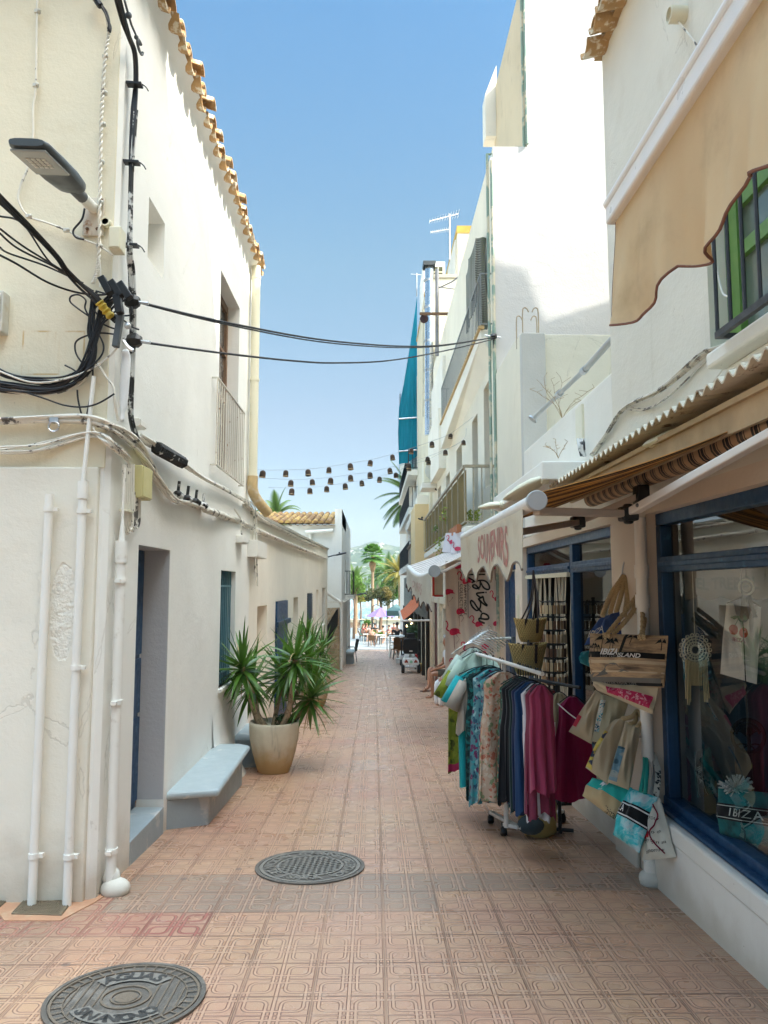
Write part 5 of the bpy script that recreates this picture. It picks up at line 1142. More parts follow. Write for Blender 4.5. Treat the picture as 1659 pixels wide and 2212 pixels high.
def b1(t, f, r):
 mb = MB(); disc(mb, f, r*1.02, .004); ring(mb, f, r*.99, r*1.06, .003, .010); mb.build('frame', CASTIRON, t)
 mb = MB(); ring(mb, f, r*.91, r*.97, .004, .011); ring(mb, f, r*.60, r*.645, .004, .012); 
 s_ = r*.60
 for k in range(-5, 6):
  d = k*s_/5.2; L_ = math.sqrt(max(0, s_*s_-d*d)) 
  for ang in (.5, -.62):
   ca, sa = math.cos(ang), math.sin(ang); p0 = (-L_*ca-d*sa, -L_*sa+d*ca); p1 = (L_*ca-d*sa, L_*sa+d*ca); w = .007; nx, ny = -sa*w, ca*w
   mb.add([f(p0[0]-nx, p0[1]-ny, .010), f(p1[0]-nx, p1[1]-ny, .010), f(p1[0]+nx, p1[1]+ny, .010), f(p0[0]+nx, p0[1]+ny, .010)], [(0,1,2,3)])
 mb.build('grid_plate', CASTLET, t)
 mb = MB(); arc_text(mb, f, 'COMPAÑIA', r*.77, .085, R(105), R(42), .012, bold=.002); arc_text(mb, f, 'TELEFONICA', r*.77, .085, R(28), R(-50), .012, bold=.002); arc_text(mb, f, 'NACIONAL', r*.77, .085, R(188), R(124), .012, bold=.002)
 arc_text(mb, f, 'DE ESPAÑA', r*.77, .085, R(207), R(285), .012, flip=True, bold=.002)
 mb.build('lettering', CASTLET, t)
manhole('manhole_cover', 'cast iron telephone manhole cover with diamond grid and ring of letters', 670, 1873, .325, b1)
def b2(t, f, r):
 mb = MB(); disc(mb, f, r*1.0, .004); ring(mb, f, r*.985, r*1.045, .003, .012); mb.build('frame', CASTIRON, t)
 mb = MB(); ring(mb, f, r*.93, r*.965, .004, .012); ring(mb, f, r*.30, r*.33, .004, .010, 40); ring(mb, f, r*.18, r*.205, .004, .010, 40); disc(mb, f, r*.15, .008, 32)
 for k in range(36):
  a = 2*math.pi*k/36; ca, sa = math.cos(a), math.sin(a); w = .004; nx, ny = -sa*w, ca*w
  mb.add([f(ca*r*.80-nx, sa*r*.80-ny, .010), f(ca*r*.93-nx, sa*r*.93-ny, .010), f(ca*r*.93+nx, sa*r*.93+ny, .010), f(ca*r*.80+nx, sa*r*.80+ny, .010)], [(0,1,2,3)])
 ring(mb, f, r*.785, r*.80, .004, .010)
 for k in range(-6, 7):
  d = k*r*.12; L_ = math.sqrt(max(0, (r*.78)**2-d*d)); w = .003
  if L_ > r*.2 and abs(d) < r*.78 and abs(d) > r*.34:
   mb.add([f(d-w, -L_, .009), f(d+w, -L_, .009), f(d+w, L_, .009), f(d-w, L_, .009)], [(0,1,2,3)])
 mb.build('ribbed_plate', M('brown_cast_iron', (.20, .155, .115), .65, .15, 10, .25, 110, spec=.12), t)
 mb = MB(); 
 for lo, hi in ((R(140), R(48)), (R(212), R(322))):
  n = 20; vs = []
  for k in range(n+1):
   a = lo+(hi-lo)*k/n; vs += [f(math.cos(a)*r*.46, math.sin(a)*r*.46, .0105), f(math.cos(a)*r*.72, math.sin(a)*r*.72, .0105)]
  mb.add(vs, [(2*k, 2*k+1, 2*k+3, 2*k+2) for k in range(n)])
 mb.build('text_band', CASTLET, t)
 mb = MB(); arc_text(mb, f, 'AGUAS', r*.60, .085, R(128), R(60), .013, bold=.003); arc_text(mb, f, 'SAN ANTONIO', r*.60, .075, R(222), R(318), .013, flip=True, bold=.003); mb.build('lettering', M('dark_worn_iron', (.06, .055, .05), .6), t)
manhole('manhole_cover', 'brown cast iron water manhole cover lettered AGUAS at the bottom left', 272, 2158, .305, b2)
def plate(name, label, poly, mat, inset=True):
 pp = [PG(x, y) for x, y in poly]; c = sum(pp, Vector())/len(pp); t = T(name, label, 'cover plate', c)
 mb = MB(); mb.prism([(p.x, p.y) for p in pp], lambda a, b, d: Vector((a, b, gz(b)+d)), 0.002, .012); mb.build('plate', mat, t, bevel=.003)
 mb = MB(); ys = [p.y for p in pp]; xs = [p.x for p in pp]
 for k in range(14):
  v = (k+.5)/14; A_ = pp[0].lerp(pp[3], v); B_ = pp[1].lerp(pp[2], v); mb.bar(A_+Vector((.02, 0, .0135)), B_+Vector((-.02, 0, .0135)), .004, .004)
 for k in range(22):
  v = (k+.5)/22; A_ = pp[0].lerp(pp[1], v); B_ = pp[3].lerp(pp[2], v); mb.bar(A_.lerp(B_, .05)+Vector((0, 0, .0132)), A_.lerp(B_, .95)+Vector((0, 0, .0132)), .004, .0035)
 mb.build('tread_grid', mat, t)
plate('access_cover', 'square rusty tread plate cover set in orange cement by the house corner', [(62, 1936), (166, 1938), (133, 1980), (24, 1977)], RUSTPLATE)
plate('access_cover', 'dark rusty cover plate cut off by the left edge', [(-40, 1930), (37, 1930), (0, 1962), (-70, 1962)], RUSTPLATE)
mb = MB(); q = [PG(x, y) for x, y in ((95, 1910), (255, 1918), (205, 1950), (130, 1990), (10, 1990), (-10, 1965), (40, 1930))]; mb.prism([(p.x, p.y) for p in q], lambda a, b, d: Vector((a, b, gz(b)+d)), -.02, .0045)
S(mb.build('cement_patch', M('orange_cement', (.50, .27, .16), .9, .2, 7, .4, 60, dirt=(.55, .42, .28), dsc=5)))
c = PG(67, 1908); t = T('stopcock', 'tiny green capped pipe stub at the foot of the front wall', 'stopcock', c); mb = MB(); mb.cyl(c+Vector((0,0,-.01)), c+Vector((0,0,.03)), .018, 10); mb.build('pipe', M('green_pipe', (.02, .10, .09), .5), t); mb = MB(); mb.lathe([(.020, .03), (.022, .034), (.020, .040), (.012, .040), (.012, .034)], c, 12); mb.build('rim', STEEL, t)
def make_pot(c, rt, h, label):
 t = T('plant_pot', label, 'plant pot', c); rb = rt*.62
 prof = [(0, 0), (rb*.95, 0), (rb, .015), (rb*1.12, h*.12), (rt*.86, h*.40), (rt*.97, h*.68), (rt*1.0, h*.88), (rt*1.0, h*.955), (rt*.985, h), (rt*.92, h), (rt*.90, h*.9)]
 mb = MB(); mb.lathe(prof, (0,0,0), 64, wob=lambda a, i: 1-(.045*max(0, math.cos(a*9))**10 if 2 < i < 6 else 0)+(.008*math.sin(a*3)))
 o = mb.build('pot', POTM, t, smooth=True); o.location = (0,0,0)
 mb = MB(); mb.lathe([(0, h*.9), (rt*.93, h*.89)], (0,0,0), 24, wob=lambda a, i: 1+.02*math.sin(a*7)); o = mb.build('soil', SOIL, t); o.location = (0,0,0); return t
def yucca_head(mb, c, up, n, L0, w0, droop=1.0, seed=0):
 rnd = random.Random(seed); up = Vector(up).normalized(); s1 = up.orthogonal().normalized(); s2 = up.cross(s1)
 for i in range(n):
  f = i/n; az = i*2.39996+rnd.uniform(-.25, .25); pol = R(8)+f**.8*R(138)+rnd.uniform(-.12, .12)
  d = up*math.cos(pol)+(s1*math.cos(az)+s2*math.sin(az))*math.sin(pol)
  L_ = L0*rnd.uniform(.78, 1.12)*(1-.12*f); w = w0*rnd.uniform(.8, 1.15); m = 6
  side = d.cross(up); side = side.normalized() if side.length > .05 else s1
  nn = side.cross(d); roll = rnd.uniform(-.5, .5); side = side*math.cos(roll)+nn*math.sin(roll); base = c-up*(.10*f)
  vs = []; p = Vector(base); dd = Vector(d); bend = (.02+.15*rnd.random())*droop*(.3+1.2*f)
  for k in range(m+1):
   t = k/m; ww = w*(.55+.45*min(1, t*4))*(1-t**2.2)+.0008; nrm = side.cross(dd).normalized()
   vs += [p-side*ww, p-nrm*ww*.25, p+side*ww]
   p = p+dd*(L_/m); dd = (dd+Vector((0, 0, -bend))).normalized()
  mb.add(vs, [q for k in range(m) for q in ((3*k, 3*k+1, 3*k+4, 3*k+3), (3*k+1, 3*k+2, 3*k+5, 3*k+4))])
def make_yucca(pc, trunks, label, L0, w0, n, seed):
 t = T('yucca', label, 'plant', pc); k = 0
 for base, ctrl, top, r in trunks:
  mb = MB(); path = spl([base, ctrl, top], 10); mb.tube(path, lambda q: r*(1.25-.35*q)*(1+.10*math.sin(q*70)*.5), 10); mb.build('trunk', BARK, t, smooth=True)
  d = (path[-1]-path[-3]).normalized(); up = (d*.5+Vector((0, 0, 1))).normalized()
  mb = MB(); yucca_head(mb, path[-1], up, n, L0, w0, seed=seed+k); mb.build('leaf_head', LEAF, t, smooth=True)
  mb = MB(); yucca_head(mb, path[-1]-up*.06, -up, 7, L0*.8, w0*.35, 1.6, seed+50+k); mb.build('dry_leaves', LEAFD, t)
  k += 1
 return t
pc = PG(588, 1672); pc = Vector((pc.x, pc.y+.12, gz(pc.y+.12))); Yp = pc.y
make_pot(pc, .262, .52, 'large weathered cream pot with leaf relief holding the tall yucca')
def H_(x, y, dy=0.0): return P(x, y, Yp+dy)
make_yucca(pc+Vector((0, 0, .47)), [(H_(565, 1572), H_(548, 1530), H_(523, 1438, -.1), .028), (H_(605, 1574, -.1), H_(625, 1530, -.1), H_(638, 1418, -.15), .028),
   (H_(580, 1578), H_(556, 1540, .1), H_(545, 1470, .3), .026), (H_(590, 1572, .05), H_(600, 1520, .15), H_(612, 1450, .3), .022), (H_(612, 1570, .05), H_(650, 1540, .1), H_(672, 1500, .15), .018), (H_(600, 1570, .1), H_(640, 1500, .3), H_(668, 1420, .45), .022)],
   'tall many trunked yucca with spiky green leaf heads in the front pot', .48, .026, 54, 11)
mb = MB(); rnd = random.Random(5)
for i in range(160):
 a = rnd.uniform(0, 6.28); r_ = rnd.uniform(.0, .14); c = pc+Vector((.10+math.cos(a)*r_*.7, math.sin(a)*r_-.02, .49+rnd.uniform(0, .10))); s_ = .018; n1 = Vector((rnd.uniform(-1, 1), rnd.uniform(-1, 1), rnd.uniform(-.2, 1))).normalized(); u_ = n1.orthogonal().normalized(); v_ = n1.cross(u_); mb.add([c-u_*s_, c-v_*s_*.6, c+u_*s_, c+v_*s_*.6], [(0,1,2,3)])
tag(mb.build('small_plant', M('dark_small_leaf', (.03, .07, .02), .5, .4, 8)), 'small dark leafy plant growing at the foot of the tall yucca', 'plant')
p2 = PG(683, 1528); p2 = Vector((p2.x-.05, p2.y+.15, gz(p2.y)));  Y2 = p2.y
make_pot(p2, .31, .60, 'second cream pot partly hidden behind the front yucca')
def H2(x, y, dy=0.0): return P(x, y, Y2+dy)
make_yucca(p2+Vector((0, 0, .55)), [(p2+Vector((0, 0, .52)), H2(672, 1430), H2(664, 1370, 0), .03), (p2+Vector((.08, 0, .52)), H2(690, 1440), H2(697, 1400, -.1), .026), (p2+Vector((-.08, 0, .52)), H2(676, 1440, .1), H2(690, 1440, -.2), .024)],
   'second dark yucca in the pot behind the front one', .50, .024, 46, 77)
# ================================================================ RIGHT: awnings
ORANGE = stripes('orange_striped_canvas', 1, .125, [(0, (.62, .34, .10)), (.42, (.06, .045, .03)), (.50, (.62, .34, .10)), (.56, (.015, .013, .012)), (.78, (.50, .26, .08)), (.84, (.02, .018, .015))], trans=.35)
CREAMC = M('cream_valance_canvas', (.72, .66, .52), .85, .06, 4, .25, 9, dirt=(.58, .48, .33), dsc=3, trans=.3)
BEIGEC = M('beige_valance_canvas', (.82, .66, .42), .85, .07, 2.2, .9, 3.2, dirt=(.62, .47, .27), dsc=3, dth=(.48, .8), trans=.45)
PINKST = stripes('pale_striped_canvas', 1, .20, [(0, (.74, .68, .62)), (.60, (.20, .13, .11)), (.74, (.74, .68, .62)), (.80, (.34, .24, .21)), (.88, (.74, .68, .62))], trans=.25)
def scallop(s, per, amp, cusp_up=True):
 f = abs(math.sin(math.pi*s/per))
 return -amp*f if cusp_up else -amp*(1-f)
def valance(mb, A, B, drop, per, amp, n=90, m=8, flut=.004, s0=0.0, cusp_up=True, nrm=Vector((-1, 0, 0))):
 L_ = (B-A).length
 def fn(u, v):
  s = u*L_+s0; z = (drop+(-scallop(s, per, amp, cusp_up)))*v
  p = A.lerp(B, u); return p+Vector((0, 0, -z))+nrm*(flut*math.sin(s*9+.6*v)*v+flut*.6*math.sin(s*23+1-v)*v*v+flut*.25*math.sin(s*51+v*3)*v)
 mb.sheet(fn, n, m, .004); return fn
aw = T('orange_awning', 'orange and black striped folding arm awning with a cream valance lettered SOUVENIRS', 'awning', (1.1, 4.2, 2.0))
A0 = PX(1157, 1083, .65); A1 = PX(1004, 1161, .65)
zb_ = (A0.z+A1.z)/2; A0 = Vector((.65, A0.y, A0.z)); A1 = Vector((.65, A1.y, A1.z))
RZ = 2.13; RXX = 1.555
mb = MB()
def fab(u, v):
 y = A0.y+(A1.y-A0.y)*u; x = .66+(RXX-.66)*v; z0 = A0.z+(A1.z-A0.z)*u+.035
 return Vector((x, y, z0+(RZ+.05-z0)*v-.035*math.sin(math.pi*v)*(.6+.4*math.sin(u*31))))
mb.sheet(fab, 40, 10, .004); mb.build('canvas', ORANGE, aw, smooth='auto')
ROLLM = stripes('striped_canvas_roll', 1, .125, [(0, (.42, .27, .15)), (.42, (.06, .045, .03)), (.50, (.42, .27, .15)), (.56, (.015, .013, .012)), (.78, (.36, .22, .12)), (.84, (.02, .018, .015))], trans=0)
mb = MB(); mb.cyl((RXX, 1.2, RZ), (RXX, A1.y-.05, RZ), .055, 14); mb.build('canvas_roll', ROLLM, aw, smooth='auto')
mb = MB(); mb.cyl(A0, A1, .033, 14); mb.build('front_bar', WALU, aw, smooth='auto')
mb = MB(); mb.cyl(A0+Vector((0, -.035, 0)), A0, .042, 18); mb.build('end_cap', M('grey_cap', (.36, .36, .35), .5), aw, smooth='auto', bevel=.004)
mb = MB(); va = A0+Vector((-.03, .12, -.02)); vb_ = A1+Vector((-.03, -.02, -.02)); f_ = valance(mb, va, vb_, .215, .52, .085, cusp_up=False, s0=.1); vl = mb.build('valance', CREAMC, aw, smooth='auto')
mb = MB(); mb.tube([f_(u/80, 1) for u in range(81)], .006, 6); mb.build('hem', M('grey_brown_hem', (.20, .16, .12), .8), vl)
mb = MB(); Lv = (vb_-va).length
for hh in (0,): put_text(mb, 'SOUVENIRS', lambda a, b: f_(min(1, max(0, (PX(1062, 1180, .62).y-va.y-a)/Lv)), min(1, max(0, (.135-1.3*b)/.27)))+Vector((-.0045, 0, 0)), .185, bold=.004, spacing=1.06)
mb.build('lettering', M('faded_red_print', (.44, .20, .16), .9, .15, 20), vl)
def arm(parent, W_, E_, B_, m1=WALU, m2=DKARM):
 mb = MB(); mb.bar(W_, E_, .05, .035); a = mb.build('upper_arm', m1, parent, bevel=.006)
 mb = MB(); mb.bar(E_, B_, .045, .032); mb.build('forearm', m2, parent, bevel=.006)
 mb = MB(); mb.obox(E_, .075, .08, .065); mb.cyl(E_-Vector((0,0,.045)), E_+Vector((0,0,.045)), .022, 10); mb.build('elbow', BLACKP, parent, bevel=.01)
 mb = MB(); mb.obox(W_, .07, .09, .11); mb.build('wall_bracket', BLACKP, parent, bevel=.008)
 mb = MB(); d = (E_-W_)
 for k in (.2, .9): mb.ball(W_+d*k+Vector((-.026, 0, 0)), .009)
 mb.build('rivet', DKGREY, parent)
arm(aw, PX(1790, 868, 1.50), PX(1357, 1110, 1.13), A0+Vector((.02, .10, -.03)))
arm(aw, PX(1385, 1070, 1.50), PX(1248, 1128, 1.17), PX(1120, 1150, .70), DKARM, DKARM)
a2 = T('beige_awning', 'beige scalloped awning with a white front bar overhanging the right edge', 'awning', (1.1, 1.2, 2.8))
B0 = PX(1326, 466, .68); B1 = Vector((.68, -1.8, B0.z))
mb = MB(); mb.box(.655, .715, -1.8, B0.y, B0.z-.03, B0.z+.035); mb.tube([(.665, -1.8, B0.z+.03), (.665, B0.y, B0.z+.03)], .018, 8); mb.build('front_bar', M('white_enamel_bar', (.72, .72, .70), .35, .03, 4), a2, bevel=.008)
mb = MB(); f2v = valance(mb, B0+Vector((-.0, -.02, -.03)), B1+Vector((0, 0, -.03)), .285, .385, .055, n=200, m=12, flut=.026, s0=.02); vl = mb.build('valance', BEIGEC, a2, smooth='auto')
mb = MB(); mb.tube([f2v(u/200, 1) for u in range(201)], .0035, 6); mb.tube([f2v(0, v/12) for v in range(13)], .003, 6); mb.build('hem', M('brown_hem', (.20, .09, .06), .8), vl)
mb = MB(); put_text(mb, 'EL TREBOL', lambda a, b: f2v(min(1, max(0, (2.2-.1+a)/4)), min(1, max(0, (.16-b)/.32)))+Vector((-.004, 0, 0)), .2, bold=.004); mb.build('lettering', M('brown_print', (.25, .12, .08), .9), vl)
mb = MB(); mb.sheet(lambda u, v: Vector((.70+.98*v, B0.y-.03+(B1.y-B0.y)*u, B0.z+.03+.52*v-.02*math.sin(math.pi*v))), 30, 6, .004); mb.build('canvas', M('beige_canvas', (.66, .50, .30), .9, .05, 4, trans=.35), a2, smooth='auto')
arm(a2, Vector((1.62, 1.2, B0.z+.35)), Vector((1.2, 1.6, B0.z+.18)), Vector((.72, .9, B0.z)))
a3 = T('pale_striped_awning', 'pale pinkish striped awning with plain drooping valance beyond the souvenir awning', 'awning', (1.1, 12, 1.9))
C0 = P(938, 1234, 9.6); C1_ = P(884, 1226, 12.2)
Rn, Rf = Vector((1.62, 9.7, 2.20)), Vector((1.62, 12.6, 2.30))
def f3(u, v):
 bar = C0.lerp(C1_, u)+Vector((0, 0, -.10*math.sin(math.pi*u)+.03)); return bar.lerp(Rn.lerp(Rf, u), v)+Vector((0, 0, -.03*math.sin(math.pi*v)))
mb = MB(); mb.sheet(f3, 80, 8, .005); mb.build('canvas', PINKST, a3, smooth='auto')
mb = MB(); mb.tube([f3(u/20, 0)+Vector((0, 0, -.03)) for u in range(21)], .04, 10); mb.build('front_bar', WALU, a3, smooth='auto')
mb = MB(); mb.cyl(C0+Vector((0, -.06, 0)), C0, .075, 16); mb.build('end_cap', M('grey_cap', (.30, .31, .31), .5), a3, smooth='auto')
mb = MB()
def v3(u, v):
 s = u*2.7; z = (.22+.18*(1-u)**1.3+.09*(1-abs(math.sin(math.pi*s/.30))))*v; return f3(u, 0)+Vector((-.04-.02*math.sin(s*8)*v, -.02, -.04-z))
mb.sheet(v3, 90, 6, .004); vl = mb.build('valance', M('pale_grey_canvas', (.62, .59, .50), .85, .06, 4, .25, 9, trans=.3), a3, smooth='auto')
mb = MB(); mb.tube([v3(u/90, 1) for u in range(91)], .010, 6); mb.build('hem', M('dark_brown_hem', (.09, .06, .05), .8), vl)
mb = MB(); put_text(mb, 'SOUVENIRS', lambda a, b: v3(min(1, max(0, .50-a/2.7)), min(1, max(0, .45-b/.4)))+Vector((-.008, -.002, 0)), .20, bold=.004); mb.build('lettering', M('faded_pink_print', (.50, .36, .30), .9), vl)
arm(a3, Vector((1.58, 11.2, 2.2)), P(1180, 1174, 9.0) if False else Vector((1.42, 9.75, 1.98)), C0+Vector((.08, .0, -.02)), DKARM, DKARM)
a4 = T('coral_awning', 'small steep coral orange awning over a shop door further down the street', 'awning', (1.0, 21, 1))
q = [P(869, 1341, 20), P(863, 1321, 23), P(899, 1281, 23), P(913, 1298, 20)]
mb = MB(); mb.sheet(lambda u, v: (q[0].lerp(q[1], u)).lerp(q[3].lerp(q[2], u), v)+Vector((0, 0, -.05*math.sin(math.pi*v))), 24, 8, .006)
mb.build('canvas', stripes('coral_canvas', 1, .22, [(0, (.70, .19, .07)), (.7, (.60, .14, .05)), (.86, (.36, .08, .04))], trans=.3), a4, smooth='auto')
mb = MB(); mb.cyl(q[0], q[1], .03, 8); mb.cyl(P(869, 1341, 20), P(929, 1340, 20), .025, 8); mb.build('bar', WALU, a4)
def flood(label, hd, tl, tip, wid, hook_):
 t = T('wall_floodlight', label, 'floodlight', hook_); ax_ = (tip-hd); L_ = ax_.length; ax_.normalize(); sx = Vector((0, 0, 1)).cross(ax_).normalized(); uz = ax_.cross(sx)
 if uz.z < 0: uz = -uz
 mb = MB(); prof_ = [(0, .25, .3), (.06, .45, .55), (.25, .8, .95), (.55, 1, 1), (.9, .92, .7), (1, .75, .4)]; m_ = 18; vs = []
 for t_, w_, h_ in prof_:
  for k in range(m_):
   a = 2*math.pi*k/m_; ca, sa = math.cos(a), math.sin(a); vs.append(hd+ax_*(t_*L_)+sx*(ca*wid*w_)+uz*((sa*.55 if sa > 0 else sa*.28)*wid*h_))
 mb.add(vs, [(i*m_+k, i*m_+(k+1) % m_, (i+1)*m_+(k+1) % m_, (i+1)*m_+k) for i in range(len(prof_)-1) for k in range(m_)]+[tuple(range(m_)), tuple((len(prof_)-1)*m_+k for k in range(m_))])
 mb.build('head', CREAMP, t, smooth='auto'); mb = MB(); mb.lathe([(0, -.025), (wid*.42, -.025), (wid*.5, 0), (wid*.42, .025), (0, .025)], hd, 16, 'x'); mb.build('knuckle', CREAMP, t, smooth='auto')
 mb = MB(); mb.lathe([(0, -.027), (wid*.14, -.027)], hd, 10, 'x'); mb.build('knuckle_bolt', BLACKP, t)
 mb = MB(); mb.bar(hd, hook_, .045, .04); mb.build('bracket', CREAMP, t, bevel=.006)
flood('near cream flood lamp on its bracket above the orange awning', PX(1262+255-12, 928, 1.45) if False else P(1526, 925, 3.55), 0, P(1410, 965, 3.95), .085, P(1545, 880, 3.6))
flood('middle cream flood lamp hanging under the canopy slab', P(1175, 890+5, 6.2) if False else P(1177, 1033, 5.7), 0, P(1100, 1080, 6.0), .095, P(1187, 1005, 5.8))
flood('far cream flood lamp hanging at the end of the canopy slab', P(1085, 1091, 7.4), 0, P(1042, 1098, 7.6), .085, P(1098, 1075, 7.6))
def RW(x, y, l=.02): return PX(x, y, RX-l)
mb = MB(); strands(mb, [RW(1700, 665), RW(1640, 715), RW(1560, 752), RW(1525, 765), RW(1480, 800), RW(1420, 845), RW(1350, 880), RW(1310, 940), RW(1280, 985)], 6, .014, .0055, 7)
strands(mb, [RW(1545, 756), RW(1500, 800), RW(1440, 858), RW(1390, 885), RW(1350, 880)], 2, .012, .005); mb.tube(spl([RW(1620, 735), RW(1560, 800), RW(1500, 880), RW(1470, 905)], 5), .004, 5)
tag(mb.build('wall_cables', M('dirty_white_cable', (.60, .55, .46), .7, .2, 10, dirt=(.15, .13, .11), dsc=9, dth=(.5, .6)), smooth='auto'), 'sagging dirty white cables strung across the right wall below the green window', 'cables')
mb = MB(); strands(mb, [RW(1760, 730), RW(1659, 812), RW(1560, 870), RW(1450, 935), RW(1350, 990), RW(1290, 1020)], 4, .014, .010, 6); tag(mb.build('pipe_cables', MIXC, smooth='auto'), 'bundle of peeling white conduits resting along the corrugated canopy', 'cables')
jb = jbox('upright cream fibre box standing above the canopy slab', lambda p: RW(*p, 0), 1247, 884, 1263, 950, .10, CREAMP, 'fibre_box')
mb = MB()
for k in range(4): mb.tube(spl([RW(1247+k*5, 948, .05), RW(1250+k*4, 965, .06), RW(1255+k*3, 985, .03)], 4), .008, 6)
mb.build('tail', MIXC, jb)
ap = T('awning_pole', 'grey telescopic pole leaning across the terrace wall', 'pole', PX(1150, 906, 1.6)); 
mb = MB(); pa, pb_, pc_ = P(1341, 712, 5.6), P(1262, 800, 6.2), P(1152, 904, 7.4); mb.cyl(pa, pb_, .026, 10); mb.cyl(pb_, pc_, .020, 10); mb.build('tube', M('grey_galvanised', (.42, .43, .42), .55, .15, 9), ap, smooth='auto')
for k in (.0, .45): c = pb_.lerp(pc_, k); mb = MB(); mb.cyl(c-(pc_-pb_).normalized()*.03, c+(pc_-pb_).normalized()*.03, .032, 10); mb.build('collar', STEEL, ap)
mb = MB(); mb.cyl(pc_, pc_+Vector((-.01, 0, -.012)), .05, 10); mb.build('foot_plate', STEEL, ap)
def twig(label, c, n, h, seed):
 rnd = random.Random(seed); mb = MB()
 for i in range(n):
  a = rnd.uniform(0, 6.28); p = [Vector(c)]; d = Vector((math.cos(a)*.7-.2, math.sin(a)*.35, 1)).normalized()
  for k in range(6):
   p.append(p[-1]+d*(h/6)); d = (d+Vector((rnd.uniform(-.4, .4), rnd.uniform(-.3, .3), -.1))).normalized()
   if k > 1: mb.tube([p[-1], p[-1]+Vector((rnd.uniform(-1, 1), rnd.uniform(-.5, .5), rnd.uniform(.0, .8)))*h*.18], .0018, 4)
  mb.tube(p, .0025, 4)
 return tag(mb.build('dry_weed', M('dry_twig', (.40, .28, .14), .9), ), label, 'weed')
twig('spindly dry weed growing on the terrace parapet ledge', PX(1215, 905, 1.70), 7, .42, 3)
twig('tiny dry sprig standing on the canopy slab', P(1206, 990, 5.9), 4, .16, 4)
ow = T('wall_outlet_pipe', 'short grey vent stub high on the cracked right wall', 'vent', RW(1478, 33)); mb = MB(); c = RW(1480, 32, 0); mb.lathe([(.045, .02), (.045, -.09), (.036, -.09), (.034, -.02), (0, -.02)], c, 14, 'x'); mb.build('stub', CREAMP, ow, smooth='auto'); mb = MB(); mb.lathe([(0, -.03), (.0345, -.03)], c, 12, 'x'); mb.build('bore', BLACKP, ow); mb = MB(); mb.tube(spl([c+Vector((-.04, 0, -.04)), RW(1500, 90), RW(1508, 110)], 4), .005, 5); mb.build('cable', WHITEC, ow)
mb = MB(); mb.tube(spl([RW(1532, 480), RW(1545, 560), RW(1560, 630), RW(1575, 640)], 6), .005, 6); tag(mb.build('thin_wire', WHITEC), 'thin white wire curving down beside the green window bars', 'wire')
t = T('shop_downpipe', 'white downpipe on the pier between the two shop windows', 'downpipe', (RX-.05, 4.98, -.25)); X_ = RX-.045
Yq = PX(1388, 1300, X_).y
mb = MB(); mb.cyl((X_, Yq, gz(Yq)-.02), (X_, Yq, 1.93), .036, 14); mb.build('pipe', WHITEP, t, smooth='auto')
for z in (1.62, 1.44, -.12): mb = MB(); mb.cyl((X_, Yq, z-.06), (X_, Yq, z+.02), .043, 14); mb.build('pipe_socket', WHITEP, t, smooth='auto')
mb = MB(); mb.ball((X_, Yq, gz(Yq)+.03), .075, .075, .06); mb.build('cement_foot', W_WHITE, t, smooth=True)
# ================================================================ SHOP GOODS
DX, DY = 1/1.823, 1/1.823
def K3(cx, cy): return (2200+cx/2.013)/1.823, (1900+cy/2.013)/1.823
def K4(cx, cy): return (2200+cx/2.013)/1.823, (2600+cy/2.013)/1.823
class Surf:
 """padded four cornered cloth panel: corners TL TR BR BL"""
 def __init__(s, tl, tr, br, bl, puff, th, sag=.0):
  s.c = (tl, tr, br, bl); s.puff = puff; s.th = th; s.sag = sag
  n = (tr-tl).cross(bl-tl).normalized(); s.n = n if n.dot(CAM-tl) > 0 else -n
 def flat(s, u, v):
  tl, tr, br, bl = s.c; return tl.lerp(tr, u).lerp(bl.lerp(br, u), v)
 def __call__(s, u, v, lift=0.0, side=1):
  b = (4*u*(1-u))**.6*(max(0, 4*v*(1-v)))**.55*(.7+.5*v); w = .014*math.sin(u*11+v*3)*v*(1-v)*4+.008*math.sin(u*23-v*9)*v*(1-v)*3
  return s.flat(u, v)+s.n*((s.puff*b*side if side > 0 else -s.th*b)+w*side+lift)+Vector((0, 0, -s.sag*4*u*(1-u)*v))
 def body(s, mb):
  mb.grid(lambda u, v: s(u, v), 18, 18); mb.grid(lambda u, v: s(1-u, v, 0, -1), 18, 18)
  return mb
 def decal(s, mb, u0, u1, v0, v1, lift=.002, nu=14, nv=4): mb.grid(lambda u, v: s(u0+(u1-u0)*u, v0+(v1-v0)*v, lift), nu, nv); return mb
 def poly(s, mb, pts_, lift=.004): 
  mb.add([s(min(.99, max(.01, a)), min(.99, max(.01, b)), lift) for a, b in pts_], [tuple(range(len(pts_)))]); return mb
 def text(s, mb, txt, u, v, su, sv, size=1.0, lift=.005, rot=0.0, **k):
  vs, fs = text_geo(txt, size, **k); cr, sr = math.cos(rot), math.sin(rot)
  mb.add([s(min(1, max(0, u+(x*cr-y*sr)*su)), min(1, max(0, v-(y*cr+x*sr)*sv)), lift) for x, y, z in vs], fs); return mb
def bag(label, corners, Ys, mat, puff=.05, th=.03, sag=.0, name='tote_bag', K=K4):
 cs = [P(*K(*c), y) for c, y in zip(corners, Ys)]; t = T(name, label, 'bag', cs[3]); s_ = Surf(*cs, puff, th, sag); mb = MB(); s_.body(mb); mb.build('body', mat, t, smooth='auto'); return t, s_
def ropes(t, paths, r=.011):
 for pth in paths:
  mb = MB(); p = spl(pth, 8); d = (p[-1]-p[0]).normalized(); rope_on(mb, pth, r*.55, r*.62, max(6, (p[-1]-p[0]).length/.035), 3, 6); mb.build('rope_handle', ROPE, t, smooth='auto')
CANV = cloth('natural_canvas', (.50, .41, .27), fold=7, st=.5); CANVD = cloth('olive_canvas', (.40, .36, .24), fold=7, st=.5)
